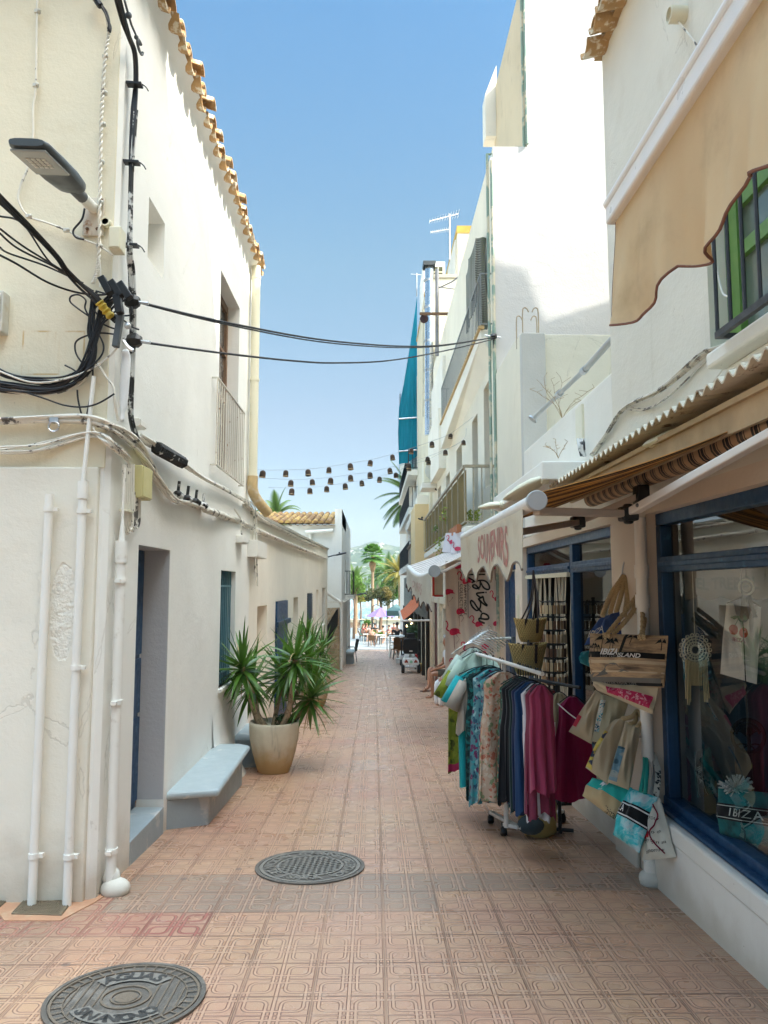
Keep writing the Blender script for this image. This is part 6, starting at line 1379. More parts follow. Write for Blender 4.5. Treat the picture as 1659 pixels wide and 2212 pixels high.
AQUA = cloth('aqua_canvas', (.03, .42, .35), fold=7); NAVY = cloth('navy_canvas', (.05, .10, .26), fold=7); BLKC = cloth('black_band', (.012, .012, .012), fold=9)
WPRINT = M('white_print', (.75, .74, .70), .8); BPRINT = M('black_print', (.015, .015, .014), .8); GPRINT = M('grey_print', (.16, .15, .13), .8)
PAIS = pattern('paisley_red_cloth', (.45, .03, .09), [(.62, .30, .34), (.40, .02, .07), (.50, .06, .12)], 60)
def tiedye():
 t = NT('aqua_tie_dye'); v = t.pos(); n = t.noise(v, 9, 5, .65, .6); c = t.ramp(n, [(.3, (.02, .30, .32)), (.45, (.05, .50, .52)), (.55, (.45, .66, .66)), (.65, (.50, .55, .55)), (.8, (.10, .25, .30))]); t.set('Base Color', c); t.set('Roughness', .85); t.set('Normal', t.bump(t.noise(t.scale(v, 1, 1, .2), 9, 3), .4, .02)); return t.mat
TIED = tiedye()
def sunset():
 t = NT('sepia_sunset_print'); v = t.pos(); n = t.noise(t.scale(v, 1.2, 1.2, 8), 4, 5, .6, .5); c = t.ramp(n, [(.3, (.10, .07, .05)), (.42, (.30, .20, .12)), (.52, (.52, .36, .20)), (.6, (.36, .24, .15)), (.75, (.60, .46, .30))]); t.set('Base Color', c); t.set('Roughness', .85); t.set('Normal', t.bump(t.noise(t.scale(v, 1, 1, .2), 8, 3), .45, .02)); return t.mat
SUNS = sunset()
for (hx, hy, y_, lab) in ((1346, 1222, 5.15, 'bent wire hook by the far shop window holding the blue tote'), (1374, 1282, 4.9, 'yellow string loop on the white downpipe holding the printed tote')):
 h = P(hx, hy, y_); mb = MB(); mb.tube(spl([Vector((RX+.01, h.y, h.z+.05)), h+Vector((.02, 0, .05)), h+Vector((0, 0, .0)), h+Vector((-.01, 0, -.06))], 6), .004, 6); mb.tube([h+Vector((math.cos(a)*.028, 0, -.09+math.sin(a)*.035)) for a in [k*.4 for k in range(17)]], .003, 6)
 tag(mb.build('wire_hook', STEEL if hx < 1360 else ROPE), lab, 'hook')
t, s_ = bag('blue tote bag with white letters hanging highest on the pier', [(330, 1075), (480, 1020), (500, 1230), (200, 1290)], (5.1, 5.05, 5.0, 5.05), NAVY, .05, .03, K=K3)
mb = MB(); s_.text(mb, 'IBIZA', .30, .72, .22, .34, 1.0); mb.build('lettering', WPRINT, t)
hk_ = P(*K3(515, 740), 5.12)
ropes(t, [[P(*K3(x, y), 5.06), hk_.lerp(P(*K3(x, y), 5.06), .45)+Vector((dx, 0, 0)), hk_] for x, y, dx in ((345, 1060, -.02), (405, 1040, -.01), (455, 1030, .01), (520, 1060, .02), (530, 1000, .03))], .015)
t, s_ = bag('large printed tote with palms, an island silhouette and IBIZA ISLAND lettering', [(246, 1195), (868, 1215), (835, 1625), (262, 1612)], (4.80, 4.42, 4.36, 4.74), SUNS, .085, .05, K=K3)
mb = MB(); s_.decal(mb, .01, .99, .36, .47); s_.decal(mb, .01, .99, .92, .985); mb.build('black_band', BLKC, t, smooth='auto')
mb = MB(); s_.decal(mb, .0, 1.0, .52, .58); s_.decal(mb, .0, 1.0, .72, .75); mb.build('pale_band', cloth('sand_band', (.58, .46, .30)), t, smooth='auto')
mb = MB(); s_.poly(mb, [(.02, .80), (.08, .77), (.2, .75), (.26, .70), (.3, .62), (.36, .58), (.42, .57), (.47, .59), (.52, .66), (.58, .71), (.64, .735), (.5, .745), (.3, .79), (.1, .84), (.02, .86)]); s_.decal(mb, .02, .98, .84, .93, .0035); mb.build('island_print', GPRINT, t)
mb = MB()
def palmp(u, v0, v1, sz):
 s_.poly(mb, [(u-.006, v0), (u+.006, v0), (u+.004, v1), (u-.004, v1)], .0055)
 for k in range(7):
  a = math.pi*(k/6); du, dv = math.cos(a)*sz*.55, -math.sin(a)*sz*.45; s_.poly(mb, [(u, v1), (u+du*.5, v1+dv-.02), (u+du, v1+dv*.4+.05*abs(math.cos(a))), (u+du*.55, v1+dv*.7+.015)], .0055)
for u, v0, v1, sz in ((.06, .42, .28, .09), (.12, .42, .24, .10), (.17, .42, .27, .09), (.22, .42, .12, .22), (.33, .42, .18, .15), (.37, .42, .15, .16), (.60, .2, .06, .16), (.95, .30, .14, .14)): palmp(u, v0, v1, sz)
s_.decal(mb, .485, .525, .0, .40, .003, 3, 6)
mb.build('palm_print', BPRINT, t)
mb = MB(); s_.text(mb, 'IBIZA', .34, .365, .108, .16, 1.0, shear=.25, bold=.03, lift=.007); s_.text(mb, 'ISLAND', .615, .43, .082, .115, 1.0, shear=.2, bold=.02, lift=.007); mb.build('lettering', WPRINT, t)
mb = MB(); s_.text(mb, 'LIVE FAST', .33, .455, .038, .055, 1.0, spacing=1.4, lift=.006); s_.text(mb, 'DREAM YOUR LIFE', .46, .955, .040, .060, 1.0, spacing=1.4, lift=.006); mb.build('small_lettering', M('dim_white_print', (.32, .31, .29), .8), t)
hk_ = P(*K3(632, 880), 4.86)
ropes(t, [[s_(.26, .02, .01), hk_.lerp(s_(.26, .02), .5)+Vector((0, -.03, .01)), hk_], [s_(.32, .0, .0), hk_.lerp(s_(.32, 0), .5)+Vector((.03, -.01, 0)), hk_+Vector((.01, 0, 0))], [s_(.72, .03, .01), hk_.lerp(s_(.72, .03), .5)+Vector((0, -.03, 0)), hk_], [s_(.68, 0, 0), hk_.lerp(s_(.68, 0), .5)+Vector((.03, 0, 0)), hk_+Vector((.015, 0, 0))]], .014)
mb = MB()
for u in (.26, .72):
 c = s_(u, .05, .012)
 for k in range(26):
  d = Vector((random.uniform(-1, 1), random.uniform(-1, .2), random.uniform(-1, 1))).normalized(); mb.tube([c, c+d*.026], .004, 4)
mb.build('pompom', M('cream_yarn', (.62, .50, .30), .95), t)
t, s_ = bag('beige tote with a red paisley panel hanging right below the printed tote', [(268, 165), (800, 195), (745, 430), (300, 235)], (4.72, 4.40, 4.38, 4.68), CANV, .05, .05)
mb = MB(); s_.decal(mb, .25, .96, .42, .86, .004, 14, 6); mb.build('paisley_panel', PAIS, t, smooth='auto')
t, s_ = bag('leftmost beige tote with a small red flamingo print', [(290, 235), (380, 300), (260, 665), (78, 565)], (5.05, 5.0, 4.95, 5.02), CANV, .06, .04)
mb = MB(); s_.decal(mb, .02, .22, .62, .86, .004, 5, 5); mb.build('red_print', M('red_print', (.55, .05, .08), .8, .2, 30), t)
t, s_ = bag('olive beige tote with blue mandala edge tucked behind the others', [(335, 270), (560, 320), (440, 690), (262, 640)], (4.98, 4.92, 4.86, 4.92), CANVD, .06, .04)
mb = MB(); s_.decal(mb, .03, .22, .12, .80, .004, 5, 8); mb.build('mandala_edge', pattern('blue_mandala_cloth', (.60, .58, .50), [(.02, .10, .16), (.03, .35, .42), (.62, .60, .52)], 70), t)
t, s_ = bag('beige tote turned sideways with yellow sunset print on its edge', [(445, 470), (530, 455), (390, 985), (212, 850)], (4.80, 4.76, 4.66, 4.74), CANV, .07, .05)
mb = MB(); s_.decal(mb, .02, .34, .30, .98, .004, 6, 10); mb.build('sunset_edge', pattern('yellow_sunset_cloth', (.58, .44, .10), [(.05, .06, .10), (.62, .52, .16), (.45, .18, .06)], 12, sz=2.5), t)
hk_ = P(*K4(620, 400), 4.84); ropes(t, [[s_(.8, .02), hk_.lerp(s_(.8, .02), .5)+Vector((0, -.03, -.01)), hk_], [s_(.98, .02), hk_.lerp(s_(.98, .02), .5)+Vector((0, -.04, 0)), hk_]], .012)
t, s_ = bag('beige tote with a blue grey picture panel in the middle of the pile', [(530, 485), (655, 530), (560, 1030), (385, 965)], (4.72, 4.68, 4.58, 4.64), CANV, .07, .05)
mb = MB(); s_.decal(mb, .02, .42, .42, .96, .004, 7, 10); mb.build('picture_panel', pattern('blue_grey_picture', (.12, .22, .27), [(.20, .30, .34), (.05, .10, .13), (.30, .33, .30)], 9, sz=3), t)
ropes(t, [[s_(.3, .02), hk_.lerp(s_(.3, .02), .5)+Vector((0, -.03, -.02)), hk_], [s_(.75, .02), hk_.lerp(s_(.75, .02), .5)+Vector((.02, -.04, 0)), hk_]], .012)
t, s_ = bag('aqua and sand two tone tote with a white fish tail mark', [(265, 930), (585, 1010), (440, 1265), (188, 1075)], (4.80, 4.62, 4.58, 4.76), AQUA, .05, .03)
mb = MB(); s_.decal(mb, .0, 1.0, .50, 1.0, .003, 16, 8); mb.build('sand_half', cloth('sand_canvas', (.52, .38, .20), fold=7), t, smooth='auto')
mb = MB(); s_.poly(mb, [(.34, .08), (.42, .16), (.49, .04), (.50, .26), (.45, .20), (.40, .34), (.38, .24), (.31, .28)], .005); s_.text(mb, 'Ibiza', .42, .44, .09, .12, 1.0); mb.build('fish_tail_mark', WPRINT, t)
mb = MB(); s_.text(mb, 'Ibiza', .86, .92, .16, .25, 1.0, lift=.006); mb.build('lettering', BPRINT, t)
t, s_ = bag('turquoise tie dye bag with black band and white ZA letters', [(560, 1010), (785, 1085), (640, 1530), (428, 1380)], (4.58, 4.44, 4.36, 4.52), TIED, .08, .05)
mb = MB(); s_.decal(mb, .0, 1.0, .30, .60, .003, 16, 6); mb.build('black_band', BLKC, t, smooth='auto')
mb = MB(); s_.decal(mb, .0, 1.0, .335, .36, .006, 16, 1); s_.decal(mb, .0, 1.0, .55, .575, .006, 16, 1); mb.build('white_stripe', WPRINT, t)
mb = MB(); s_.text(mb, 'ZA', .14, .45, .21, .19, 1.0, lift=.008, bold=.01); mb.build('lettering', WPRINT, t)
hk_ = P(*K4(670, 620), 4.80)
for u in (.45, .62):
 mb = MB(); pth = spl([s_(u, .02), hk_.lerp(s_(u, .02), .5)+Vector((.01, -.02, 0)), hk_], 8); mb.tube(pth, .012, 8); mb.build('strap', cloth('teal_strap', (.02, .30, .24)), t, smooth='auto')
SCR = cloth('white_script_canvas', (.62, .58, .48), fold=7)
t, s_ = bag('white canvas bag covered in black handwriting with a red panel', [(735, 1080), (800, 1090), (935, 1560), (660, 1590)], (4.50, 4.44, 4.30, 4.40), SCR, .06, .04)
mb = MB()
for k, (w_, u, v, r_) in enumerate((('dream it', .55, .22, .2), ('YOU', .68, .40, -.1), ('love', .30, .62, .25), ('long way to', .35, .74, -.15), ('go on', .70, .62, .3), ('tomorrow', .52, .90, .05), ('sun sea', .74, .78, .1))): s_.text(mb, w_, u, v, .13, .075, 1.0, rot=r_, shear=.3, lift=.006)
mb.build('lettering', BPRINT, t)
mb = MB(); s_.poly(mb, [(.05, .45), (.30, .40), (.55, .62), (.50, .70), (.30, .72), (.12, .66)], .004); mb.build('red_panel', M('red_cloth', (.42, .01, .02), .8, .3, 30), t)
mb = MB(); mb.tube([s_(.70+.12*math.sin(v*7), .15+v*.8, .004) for v in [k/20 for k in range(21)]], .004, 5); mb.build('red_cord', M('dark_red_cord', (.20, .01, .03), .8), t)
mb = MB(); hk_ = P(*K4(700, 640), 4.80)
mb.sheet(lambda u, v: spl([hk_, hk_.lerp(s_(.55, .0), .5)+Vector((.03, -.02, 0)), s_(.55, .0)], 10)[int(v*20)]+Vector(((u-.5)*.035, 0, 0)), 2, 20, .004); mb.build('strap', pattern('script_strap', (.58, .54, .45), [(.03, .03, .03), (.55, .52, .43), (.58, .54, .45)], 45), t, smooth='auto')
hk_ = P(*K4(690, 560), 4.84); mb = MB(); mb.tube([hk_+Vector((math.cos(a)*.05, math.sin(a)*.02, math.sin(a)*.04-.01)) for a in [k*.35 for k in range(19)]], .004, 6); mb.tube(spl([P(*K4(620, 540), 4.8), P(*K4(660, 520), 4.8), P(*K4(720, 545), 4.85)], 5), .004, 6); tag(mb.build('hanging_ring', STEEL), 'wire ring on the downpipe from which the lowest bags hang', 'ring')
t, s_ = bag('small teal and white pouch peeping out left of the printed tote', [(190, 1340), (262, 1330), (262, 1470), (170, 1430)], (4.95, 4.9, 4.9, 4.95), cloth('teal_cloth', (.03, .22, .26)), .05, .03, name='pouch', K=K3)
def hoop(mb, c, r, w, n=28):
 mb.tube([c+Vector((math.cos(2*math.pi*k/n)*r, 0, math.sin(2*math.pi*k/n)*r)) for k in range(n+1)], w, 6)
YW = 4.42; c = P(1502, 1404, YW); t = T('dream_catcher', 'white crocheted dream catcher hanging in the shop window', 'dream catcher', c); mb = MB()
for r_ in (.078, .062, .045, .028): hoop(mb, c, r_, .004)
for k in range(18):
 a = 2*math.pi*k/18; mb.tube([c+Vector((math.cos(a)*.02, 0, math.sin(a)*.02)), c+Vector((math.cos(a+.1)*.078, 0, math.sin(a+.1)*.078))], .003, 4); hoop(mb, c+Vector((math.cos(a)*.084, 0, math.sin(a)*.084)), .010, .003, 8)
CRO = M('cream_crochet', (.62, .58, .46), .9); mb.build('crochet', CRO, t); mb = MB()
for k in range(16): x = -.06+k*.008; mb.tube([c+Vector((x, -.005, -.07+abs(x)*.3)), c+Vector((x*1.1, -.005, -.27-random.uniform(0, .04))) if abs(x) > .03 else c+Vector((x, 0, -.2))], .0035, 4)
mb.build('fringe', M('straw_fringe', (.50, .42, .24), .9), t); mb = MB(); mb.tube([c+Vector((0, 0, .09)), Vector((c.x, c.y, 1.6))], .002, 4); mb.build('thread', CRO, t)
c = P(1616, 1590, 4.0); t = T('dream_catcher', 'black tree of life dream catcher with long dark fringe in the window', 'dream catcher', c); BLKY = M('black_yarn', (.012, .011, .010), .9); mb = MB(); hoop(mb, c, .085, .008); hoop(mb, c, .078, .005); mb.build('hoop', BLKY, t); mb = MB(); mb.tube(spl([c+Vector((0, 0, -.08)), c+Vector((.004, 0, -.03)), c+Vector((0, 0, .01))], 5), .008, 6)
for k in range(15):
 a = R(15+k*10.7); e = c+Vector((math.cos(a)*.08, 0, math.sin(a)*.08)); mb.tube(spl([c+Vector((0, 0, -.01)), c.lerp(e, .5)+Vector((0, 0, .012)), e], 4), .003, 4); mb.ball(e-Vector((math.cos(a), 0, math.sin(a)))*.02, .008, n=6, m=4)
for k in range(5): a = R(215+k*27); mb.tube(spl([c+Vector((0, 0, -.05)), c+Vector((math.cos(a)*.04, 0, math.sin(a)*.05-.01)), c+Vector((math.cos(a)*.08, 0, math.sin(a)*.08))], 4), .004, 4)
mb.build('tree', BLKY, t); mb = MB()
for k in range(26): x = -.07+k*.0056; mb.tube([c+Vector((x, 0, -math.sqrt(max(0, .0072-x*x)))), c+Vector((x*1.02, 0, -.33-random.uniform(0, .05)))], .0035, 4)
mb.build('fringe', BLKY, t); mb = MB(); mb.tube([c+Vector((0, 0, .085)), Vector((c.x, c.y, 1.6))], .003, 4); mb.build('thread', BLKY, t)
c = P(1612, 1268, 4.1); t = T('dream_catcher', 'small ring dream catcher with dark feathers above the cherry shirt', 'dream catcher', c); mb = MB(); hoop(mb, c, .04, .005); hoop(mb, c, .022, .003); mb.build('hoop', M('pale_yarn', (.5, .45, .34), .9), t); mb = MB()
for k in range(14): mb.tube([c+Vector((random.uniform(-.02, .02), 0, -.045)), c+Vector((random.uniform(-.05, .05), 0, -.12-random.uniform(0, .05)))], .006, 5)
mb.build('feather', BLKY, t); mb = MB(); mb.tube([c+Vector((0, 0, .04)), Vector((c.x, c.y, 1.6))], .002, 4); mb.build('thread', BLKY, t)
cs = [P(*K3(x, y), y_) for (x, y), y_ in zip(((1330, 955), (1605, 985), (1570, 1600), (1280, 1515)), (4.32, 4.22, 4.16, 4.30))]
t = T('cherry_shirt', 'white sleeveless shirt printed with two red cherries and IBIZA in the window', 'shirt', cs[3]); s_ = Surf(*cs, .02, .02); mb = MB()
def shirt(u, v, sd):
 p = s_(u, v, 0, sd); d = max(0, 1-abs(u-.47)/.2) if v < .25 else 0; return p+Vector((0, 0, -(.11*math.sqrt(max(0, 1-((u-.47)/.24)**2)) if abs(u-.47) < .24 else 0)*(1-v)**6))
mb.grid(lambda u, v: shirt(u, v, 1), 24, 20); mb.grid(lambda u, v: shirt(1-u, v, -1), 24, 20); mb.build('body', cloth('white_cotton', (.70, .66, .62), fold=10), t, smooth='auto')
RED = M('cherry_red', (.40, .01, .015), .7); GRN = M('leaf_green_print', (.02, .16, .06), .8)
mb = MB()
for u, v in ((.28, .36), (.58, .38)): mb.add([s_(u+math.cos(a)*.125, v+math.sin(a)*.07, .006) for a in [2*math.pi*k/20 for k in range(20)]], [tuple(range(20))])
mb.build('cherry_print', RED, t); mb = MB()
for u, v in ((.28, .36), (.58, .38)): mb.add([s_(u+.04+math.cos(a)*.035, v-.01+math.sin(a)*.018, .008) for a in [2*math.pi*k/10 for k in range(10)]], [tuple(range(10))])
mb.build('cherry_highlight_print', M('pink_print', (.6, .3, .35), .8), t)
mb = MB(); s_.poly(mb, [(.42, .17), (.30, .16), (.16, .20), (.28, .22)], .007); s_.poly(mb, [(.42, .17), (.55, .14), (.72, .18), (.58, .215)], .007); s_.poly(mb, [(.42, .17), (.44, .17), (.31, .30), (.29, .30)], .007); s_.poly(mb, [(.42, .17), (.44, .17), (.60, .32), (.58, .32)], .007); mb.build('stalk_print', GRN, t)
mb = MB(); s_.text(mb, 'IBIZA', .46, .49, .16, .075, 1.0, bold=.02, lift=.007); mb.build('lettering', M('mauve_print', (.36, .12, .17), .8), t)
mb = MB(); a_, b_ = cs[0], cs[1]; mid_ = a_.lerp(b_, .5)+Vector((0, 0, .05)); mb.tube([a_, mid_, b_], .005, 5); mb.tube([mid_, Vector((mid_.x, mid_.y, 1.6))], .003, 5); mb.build('hanger', BLACKP, t)
TEALD = M('dark_teal_plush', (.015, .13, .13), .95, .6, 14, .6, 50, dirt=(.02, .03, .03), dsc=6)
t, s_ = bag('dark teal plush pillow with a slanted black IBIZA band in the window', [(1075, 730), (1200, 690), (1260, 1050), (1100, 1090)], (4.45, 4.40, 4.36, 4.42), TEALD, .06, .04, name='pillow')
mb = MB(); s_.decal(mb, .10, .62, .0, 1.0, .004, 6, 14); mb.build('black_band', BLKC, t, smooth='auto'); mb = MB(); s_.text(mb, 'IBIZA', .37, .52, .30, .16, 1.0, rot=-1.45, lift=.007); s_.decal(mb, .16, .18, 0, 1, .006, 1, 14); s_.decal(mb, .55, .57, 0, 1, .006, 1, 14); mb.build('lettering', M('dim_print', (.35, .38, .36), .8), t)
t, s_ = bag('dark teal plush bag with a wide black IBIZA band at the window bottom', [(1262, 1010), (1760, 1060), (1760, 1500), (1275, 1400)], (4.05, 3.80, 3.75, 4.0), TEALD, .08, .05, name='plush_bag')
mb = MB(); s_.decal(mb, .0, 1.0, .30, .62, .004, 14, 5); mb.build('black_band', BLKC, t, smooth='auto'); mb = MB(); s_.text(mb, 'IBIZA', .55, .46, .20, .22, 1.0, lift=.008, spacing=1.2); s_.decal(mb, 0, 1, .335, .35, .007, 14, 1); s_.decal(mb, 0, 1, .57, .585, .007, 14, 1); mb.build('lettering', M('pale_print', (.45, .47, .42), .8), t)
mb = MB(); c = s_(.3, -.02)
for k in range(120):
 d = Vector((random.uniform(-1.3, 1.3), random.uniform(-1, .3), random.uniform(-.2, 1))).normalized(); mb.tube([c, c+d*random.uniform(.05, .09)], .004, 4)
mb.build('fur_tuft', M('grey_fur', (.40, .44, .42), .95), t)
ev = T('inner_valance', 'dim brown scalloped valance lettered EL TREBOL behind the window glass', 'valance', (1.9, 4.3, 1.4)); ea = P(1478, 1232, 4.62); eb = P(1690, 1222, 4.05)
mb = MB(); fe = valance(mb, ea, eb, .155, .165, .022, 60, 6, .003, s0=.08, nrm=Vector((-.3, -1, 0))); mb.build('cloth', M('dim_brown_cloth', (.10, .085, .06), .9, .2, 8), ev, smooth='auto'); Le = (eb-ea).length
mb = MB(); mb.tube([fe(u/60, 1) for u in range(61)], .003, 5); mb.build('hem', BLACKP, ev)
mb = MB(); put_text(mb, 'EL TREBOL', lambda a, b: fe(min(1, max(0, .45+a/Le)), min(1, max(0, .52-b/.16)))+Vector((-.002, -.006, 0)), .085, bold=.003); mb.build('lettering', M('black_brown_print', (.02, .018, .014), .9), ev)
cu = T('strip_curtain', 'striped beige and black strip curtain hanging in the shop doorway', 'curtain', (RX+.1, 7.7, 1.0)); mb = MB()
for i in range(22):
 y = 6.86+i*.082
 mb.sheet(lambda u, v: Vector((RX+.085+.02*math.sin(i*1.9)+.008*math.sin(v*9+i), y+.06*u, 1.62-1.25*v)), 1, 10, .008)
mb.build('strips', stripes('strip_fabric', 1, .055, [(0, (.50, .44, .33)), (.55, (.05, .05, .045)), (.8, (.42, .38, .28))], trans=0), cu); mb = MB(); mb.box(RX+.03, RX+.08, 6.82, 8.7, 1.60, 1.64); mb.build('curtain_rail', CREAMP, cu)
def basket(label, c, w, h, hook_, gap):
 t = T('straw_basket', label, 'basket', c); mb = MB()
 prof_ = [(0, 0), (w*.52, 0), (w*.62, h*.12), (w*.74, h*.5), (w*.90, h*.92), (w*.93, h), (w*.89, h), (w*.72, h*.55), (w*.55, h*.1)]
 mb.lathe(prof_, (0,0,0), 48, wob=lambda a, i: 1+.02*math.sin(a*2)); mb.v = [(x, y*.62, z+.09*h*abs(x/w)**2) for x, y, z in mb.v]
 o = mb.build('weave', STRAW, t, smooth=True); o.location = (0,0,0); o.rotation_euler = (0, 0, .15)
 for sy in (-1, 1):
  mb = MB()
  for dx in (-.32, .28):
   x = w*dx; mb.sheet(lambda u, v: Vector((x+(u-.5)*.022, sy*(w*.60*(.60+.36*(1-v)))*.995*math.sqrt(1-.1)+sy*.006, h*(1.03-v*.62))), 1, 6, .006)
  up_ = Vector((hook_.x-c.x, hook_.y-c.y, hook_.z-c.z)); mb.tube(spl([Vector((w*-.32, sy*w*.58, h)), Vector((up_.x*.8-.02, sy*.04, up_.z*.6)), Vector((up_.x, up_.y, up_.z))], 6), .007, 6); mb.tube(spl([Vector((w*.28, sy*w*.58, h)), Vector((up_.x*.8+.02, sy*.04, up_.z*.6)), Vector((up_.x, up_.y, up_.z))], 6), .007, 6)
  o = mb.build('strap', M('dark_leather', (.035, .02, .015), .5), t); o.location = (0,0,0)
 return t
hkb = P(1152, 1232, 6.4); cb = P(1146, 1387, 6.35); basket('upper straw basket with dark leather straps hanging in the shop doorway', cb, .155, .185, hkb, 0)
cb2 = P(1141, 1458, 6.25); basket('lower straw basket with dark straps hanging under the upper basket', cb2, .175, .24, Vector((cb2.x+.01, cb2.y+.02, cb.z+.02)), 0)
ks = T('keyring_stand', 'dark revolving display stand hung with wooden keyrings in the doorway', 'display stand', Vector((P(1196, 1400, 6.9).x, 6.9, gz(6.9)))); kx = P(1196, 1400, 6.9).x; mb = MB(); mb.cyl((kx, 6.9, gz(6.9)), (kx, 6.9, P(1196, 1290, 6.9).z), .016, 8); mb.cyl((kx, 6.9, gz(6.9)), (kx, 6.9, gz(6.9)+.03), .2, 16); mb.build('pole', BLACKP, ks)
rowz = [P(1196, y, 6.9).z for y in (1300, 1333, 1362, 1392, 1422, 1452)]
KR = [M('keyring_wood', (.34, .20, .10), .6, .3, 30), M('keyring_dark_wood', (.12, .06, .035), .6, .3, 30), M('keyring_pale', (.52, .40, .24), .6, .3, 30)]
for z in rowz:
 mb = MB(); hoop_ = [Vector((kx+math.cos(a)*.10, 6.9+math.sin(a)*.10, z)) for a in [k*.314 for k in range(21)]]; mb.tube(hoop_, .005, 5)
 for a in (0, 1.57, 3.14, 4.71): mb.tube([(kx, 6.9, z), (kx+math.cos(a)*.10, 6.9+math.sin(a)*.10, z)], .004, 4); mb.tube([(kx+math.cos(a)*.1, 6.9+math.sin(a)*.1, z), (kx+math.cos(a)*.12, 6.9+math.sin(a)*.12, z+.012)], .004, 4)
 mb.build('ring_tier', BLACKP, ks)
 for k in range(10):
  a = math.pi+.25+k*.30; p = Vector((kx+math.cos(a)*.115, 6.9+math.sin(a)*.115, z-.012)); t_ = Vector((-math.sin(a), math.cos(a), 0)); w = .013; mb = MB()
  mb.obox(p+Vector((0, 0, -.055)), .026, .006, .075, Matrix((t_, Vector((math.cos(a), math.sin(a), 0)), Vector((0,0,1)))).transposed()); mb.tube([p, p+Vector((0, 0, -.02))], .0025, 4)
  tag(mb.build('keyring', KR[random.randrange(3)]), 'wooden keyring hanging on the dark revolving display stand', 'keyring', 'wooden keyrings on the doorway stand')
bt = T('flamingo_banner', 'tall cream banner with red flamingos and black script Ibiza lettering', 'banner', P(1020, 1432, 10.2))
BN = [P(962, 1212, 10.7), P(1086, 1205, 10.35), P(1088, 1450, 10.35), P(962, 1452, 10.7)]
for a_, b_ in ((0, 3), (1, 2)): BN[b_] = Vector((BN[a_].x, BN[a_].y, BN[b_].z))
bs = Surf(*BN, 0, .0); bn = (BN[1]-BN[0]).cross(BN[3]-BN[0]).normalized(); bn = bn if bn.dot(CAM-BN[0]) > 0 else -bn
def bfn(u, v, l=0.0): return BN[0].lerp(BN[1], u).lerp(BN[3].lerp(BN[2], u), v)+bn*(.025*math.sin(u*19+v*2)+.012*math.sin(u*41-v*5)+l)
mb = MB(); mb.sheet(bfn, 60, 20, .004); mb.build('cloth', cloth('cream_banner_cloth', (.68, .60, .52), fold=5, st=.2), bt, smooth='auto')
FLB = M('flamingo_red', (.58, .03, .09), .8, .25, 9); FLL = M('flamingo_leg', (.22, .08, .08), .8)
fb = MB(); fl_ = MB()
asp = (BN[1]-BN[0]).length/(BN[0]-BN[3]).length
def flam(cu_, cv, s_, mir=1, head=True):
 def q(a, b, l=.006): return bfn(min(.995, max(.005, cu_+mir*a*s_)), min(.995, max(.005, cv-b*s_*asp)), l)
 def bd(u, v): t_ = 2*math.pi*u; return q(v*math.cos(t_)*.5*(1 if math.cos(t_) > 0 else .85)+.05, v*(math.sin(t_)*.30*(1-.25*math.cos(t_)))+.05*v*math.cos(t_), .007)
 fb.grid(bd, 22, 5); fb.add([q(.35, .12), q(.72, -.22), q(.3, -.18)], [(0,1,2)])
 if head:
  nk = spl([Vector((-.38, .05, 0)), Vector((-.62, .25, 0)), Vector((-.50, .60, 0)), Vector((-.62, .92, 0)), Vector((-.82, .88, 0)), Vector((-.88, .66, 0))], 5); vs = []
  for i, p in enumerate(nk):
   d = (nk[min(i+1, len(nk)-1)]-nk[max(i-1, 0)]).normalized(); w = .065-.025*i/len(nk); vs += [q(p.x-d.y*w, p.y+d.x*w, .007), q(p.x+d.y*w, p.y-d.x*w, .007)]
  fb.add(vs, [(2*i, 2*i+1, 2*i+3, 2*i+2) for i in range(len(nk)-1)])
 for lg in ([(0, -.25), (.02, -.9), (.05, -1.5)], [(.15, -.25), (.5, -.65), (.2, -1.05)]):
  for (a, b), (c_, d_) in zip(lg, lg[1:]): fl_.add([q(a-.02, b), q(a+.02, b), q(c_+.02, d_), q(c_-.02, d_)], [(0,1,2,3)])
for cu_, cv, s_, mr, hd in ((.22, .05, .16, 1, 0), (.52, .02, .15, 1, 0), (.86, .07, .16, 1, 1), (.05, .28, .16, 1, 0), (.36, .19, .17, 1, 1), (.90, .36, .14, 1, 1), (.24, .46, .17, 1, 0), (.14, .64, .19, 1, 1), (.56, .58, .15, 1, 1), (.86, .58, .13, 1, 0), (.43, .82, .17, 1, 1), (.68, .78, .15, 1, 0), (.22, .97, .18, 1, 1), (.95, .02, .14, 1, 0), (.78, .90, .15, 1, 1)): flam(cu_, cv, s_, mr, hd)
fb.build('flamingo_print', FLB, bt); fl_.build('flamingo_leg_print', FLL, bt)
mb = MB(); H_b = (BN[0]-BN[3]).length; W_b = (BN[1]-BN[0]).length
def vt(txt, u, v, size, **k): put_text(mb, txt, lambda a, b: bfn(min(.99, max(.01, u+b/W_b)), min(.99, max(.01, v+a/H_b)), .009), size, **k)
for st_ in (((665,270),(560,265),(440,262),(405,275),(420,310),(480,350),(500,375)), ((455,378),(560,355),(660,365),(710,420),(720,480),(690,495),(640,460),(590,390),(575,372),(572,440),(530,475),(480,455),(470,425),(510,420),(560,490)), ((700,280),(718,281),(736,283)), ((655,538),(570,540),(528,545),(530,570),(580,610),(620,605)), ((668,537),(675,538),(682,539)), ((540,635),(590,612),(630,600),(650,670),(690,735),(600,680),(555,640),(582,690),(570,770),(520,800),(460,750),(435,680),(445,650),(480,680),(520,740),(560,790),(600,830)), ((700,930),(600,925),(590,880),(620,845),(680,865),(705,905),(690,935),(600,925),(560,920),(570,960),(650,992))):
 mb.tube([bfn((p.x-962)/125, (p.y-1212)/240, .006) for p in spl([Vector(((1740+x/3.808)/1.823, (2200+y/3.808)/1.823, 0)) for x, y in st_], 6)], .0125, 6)
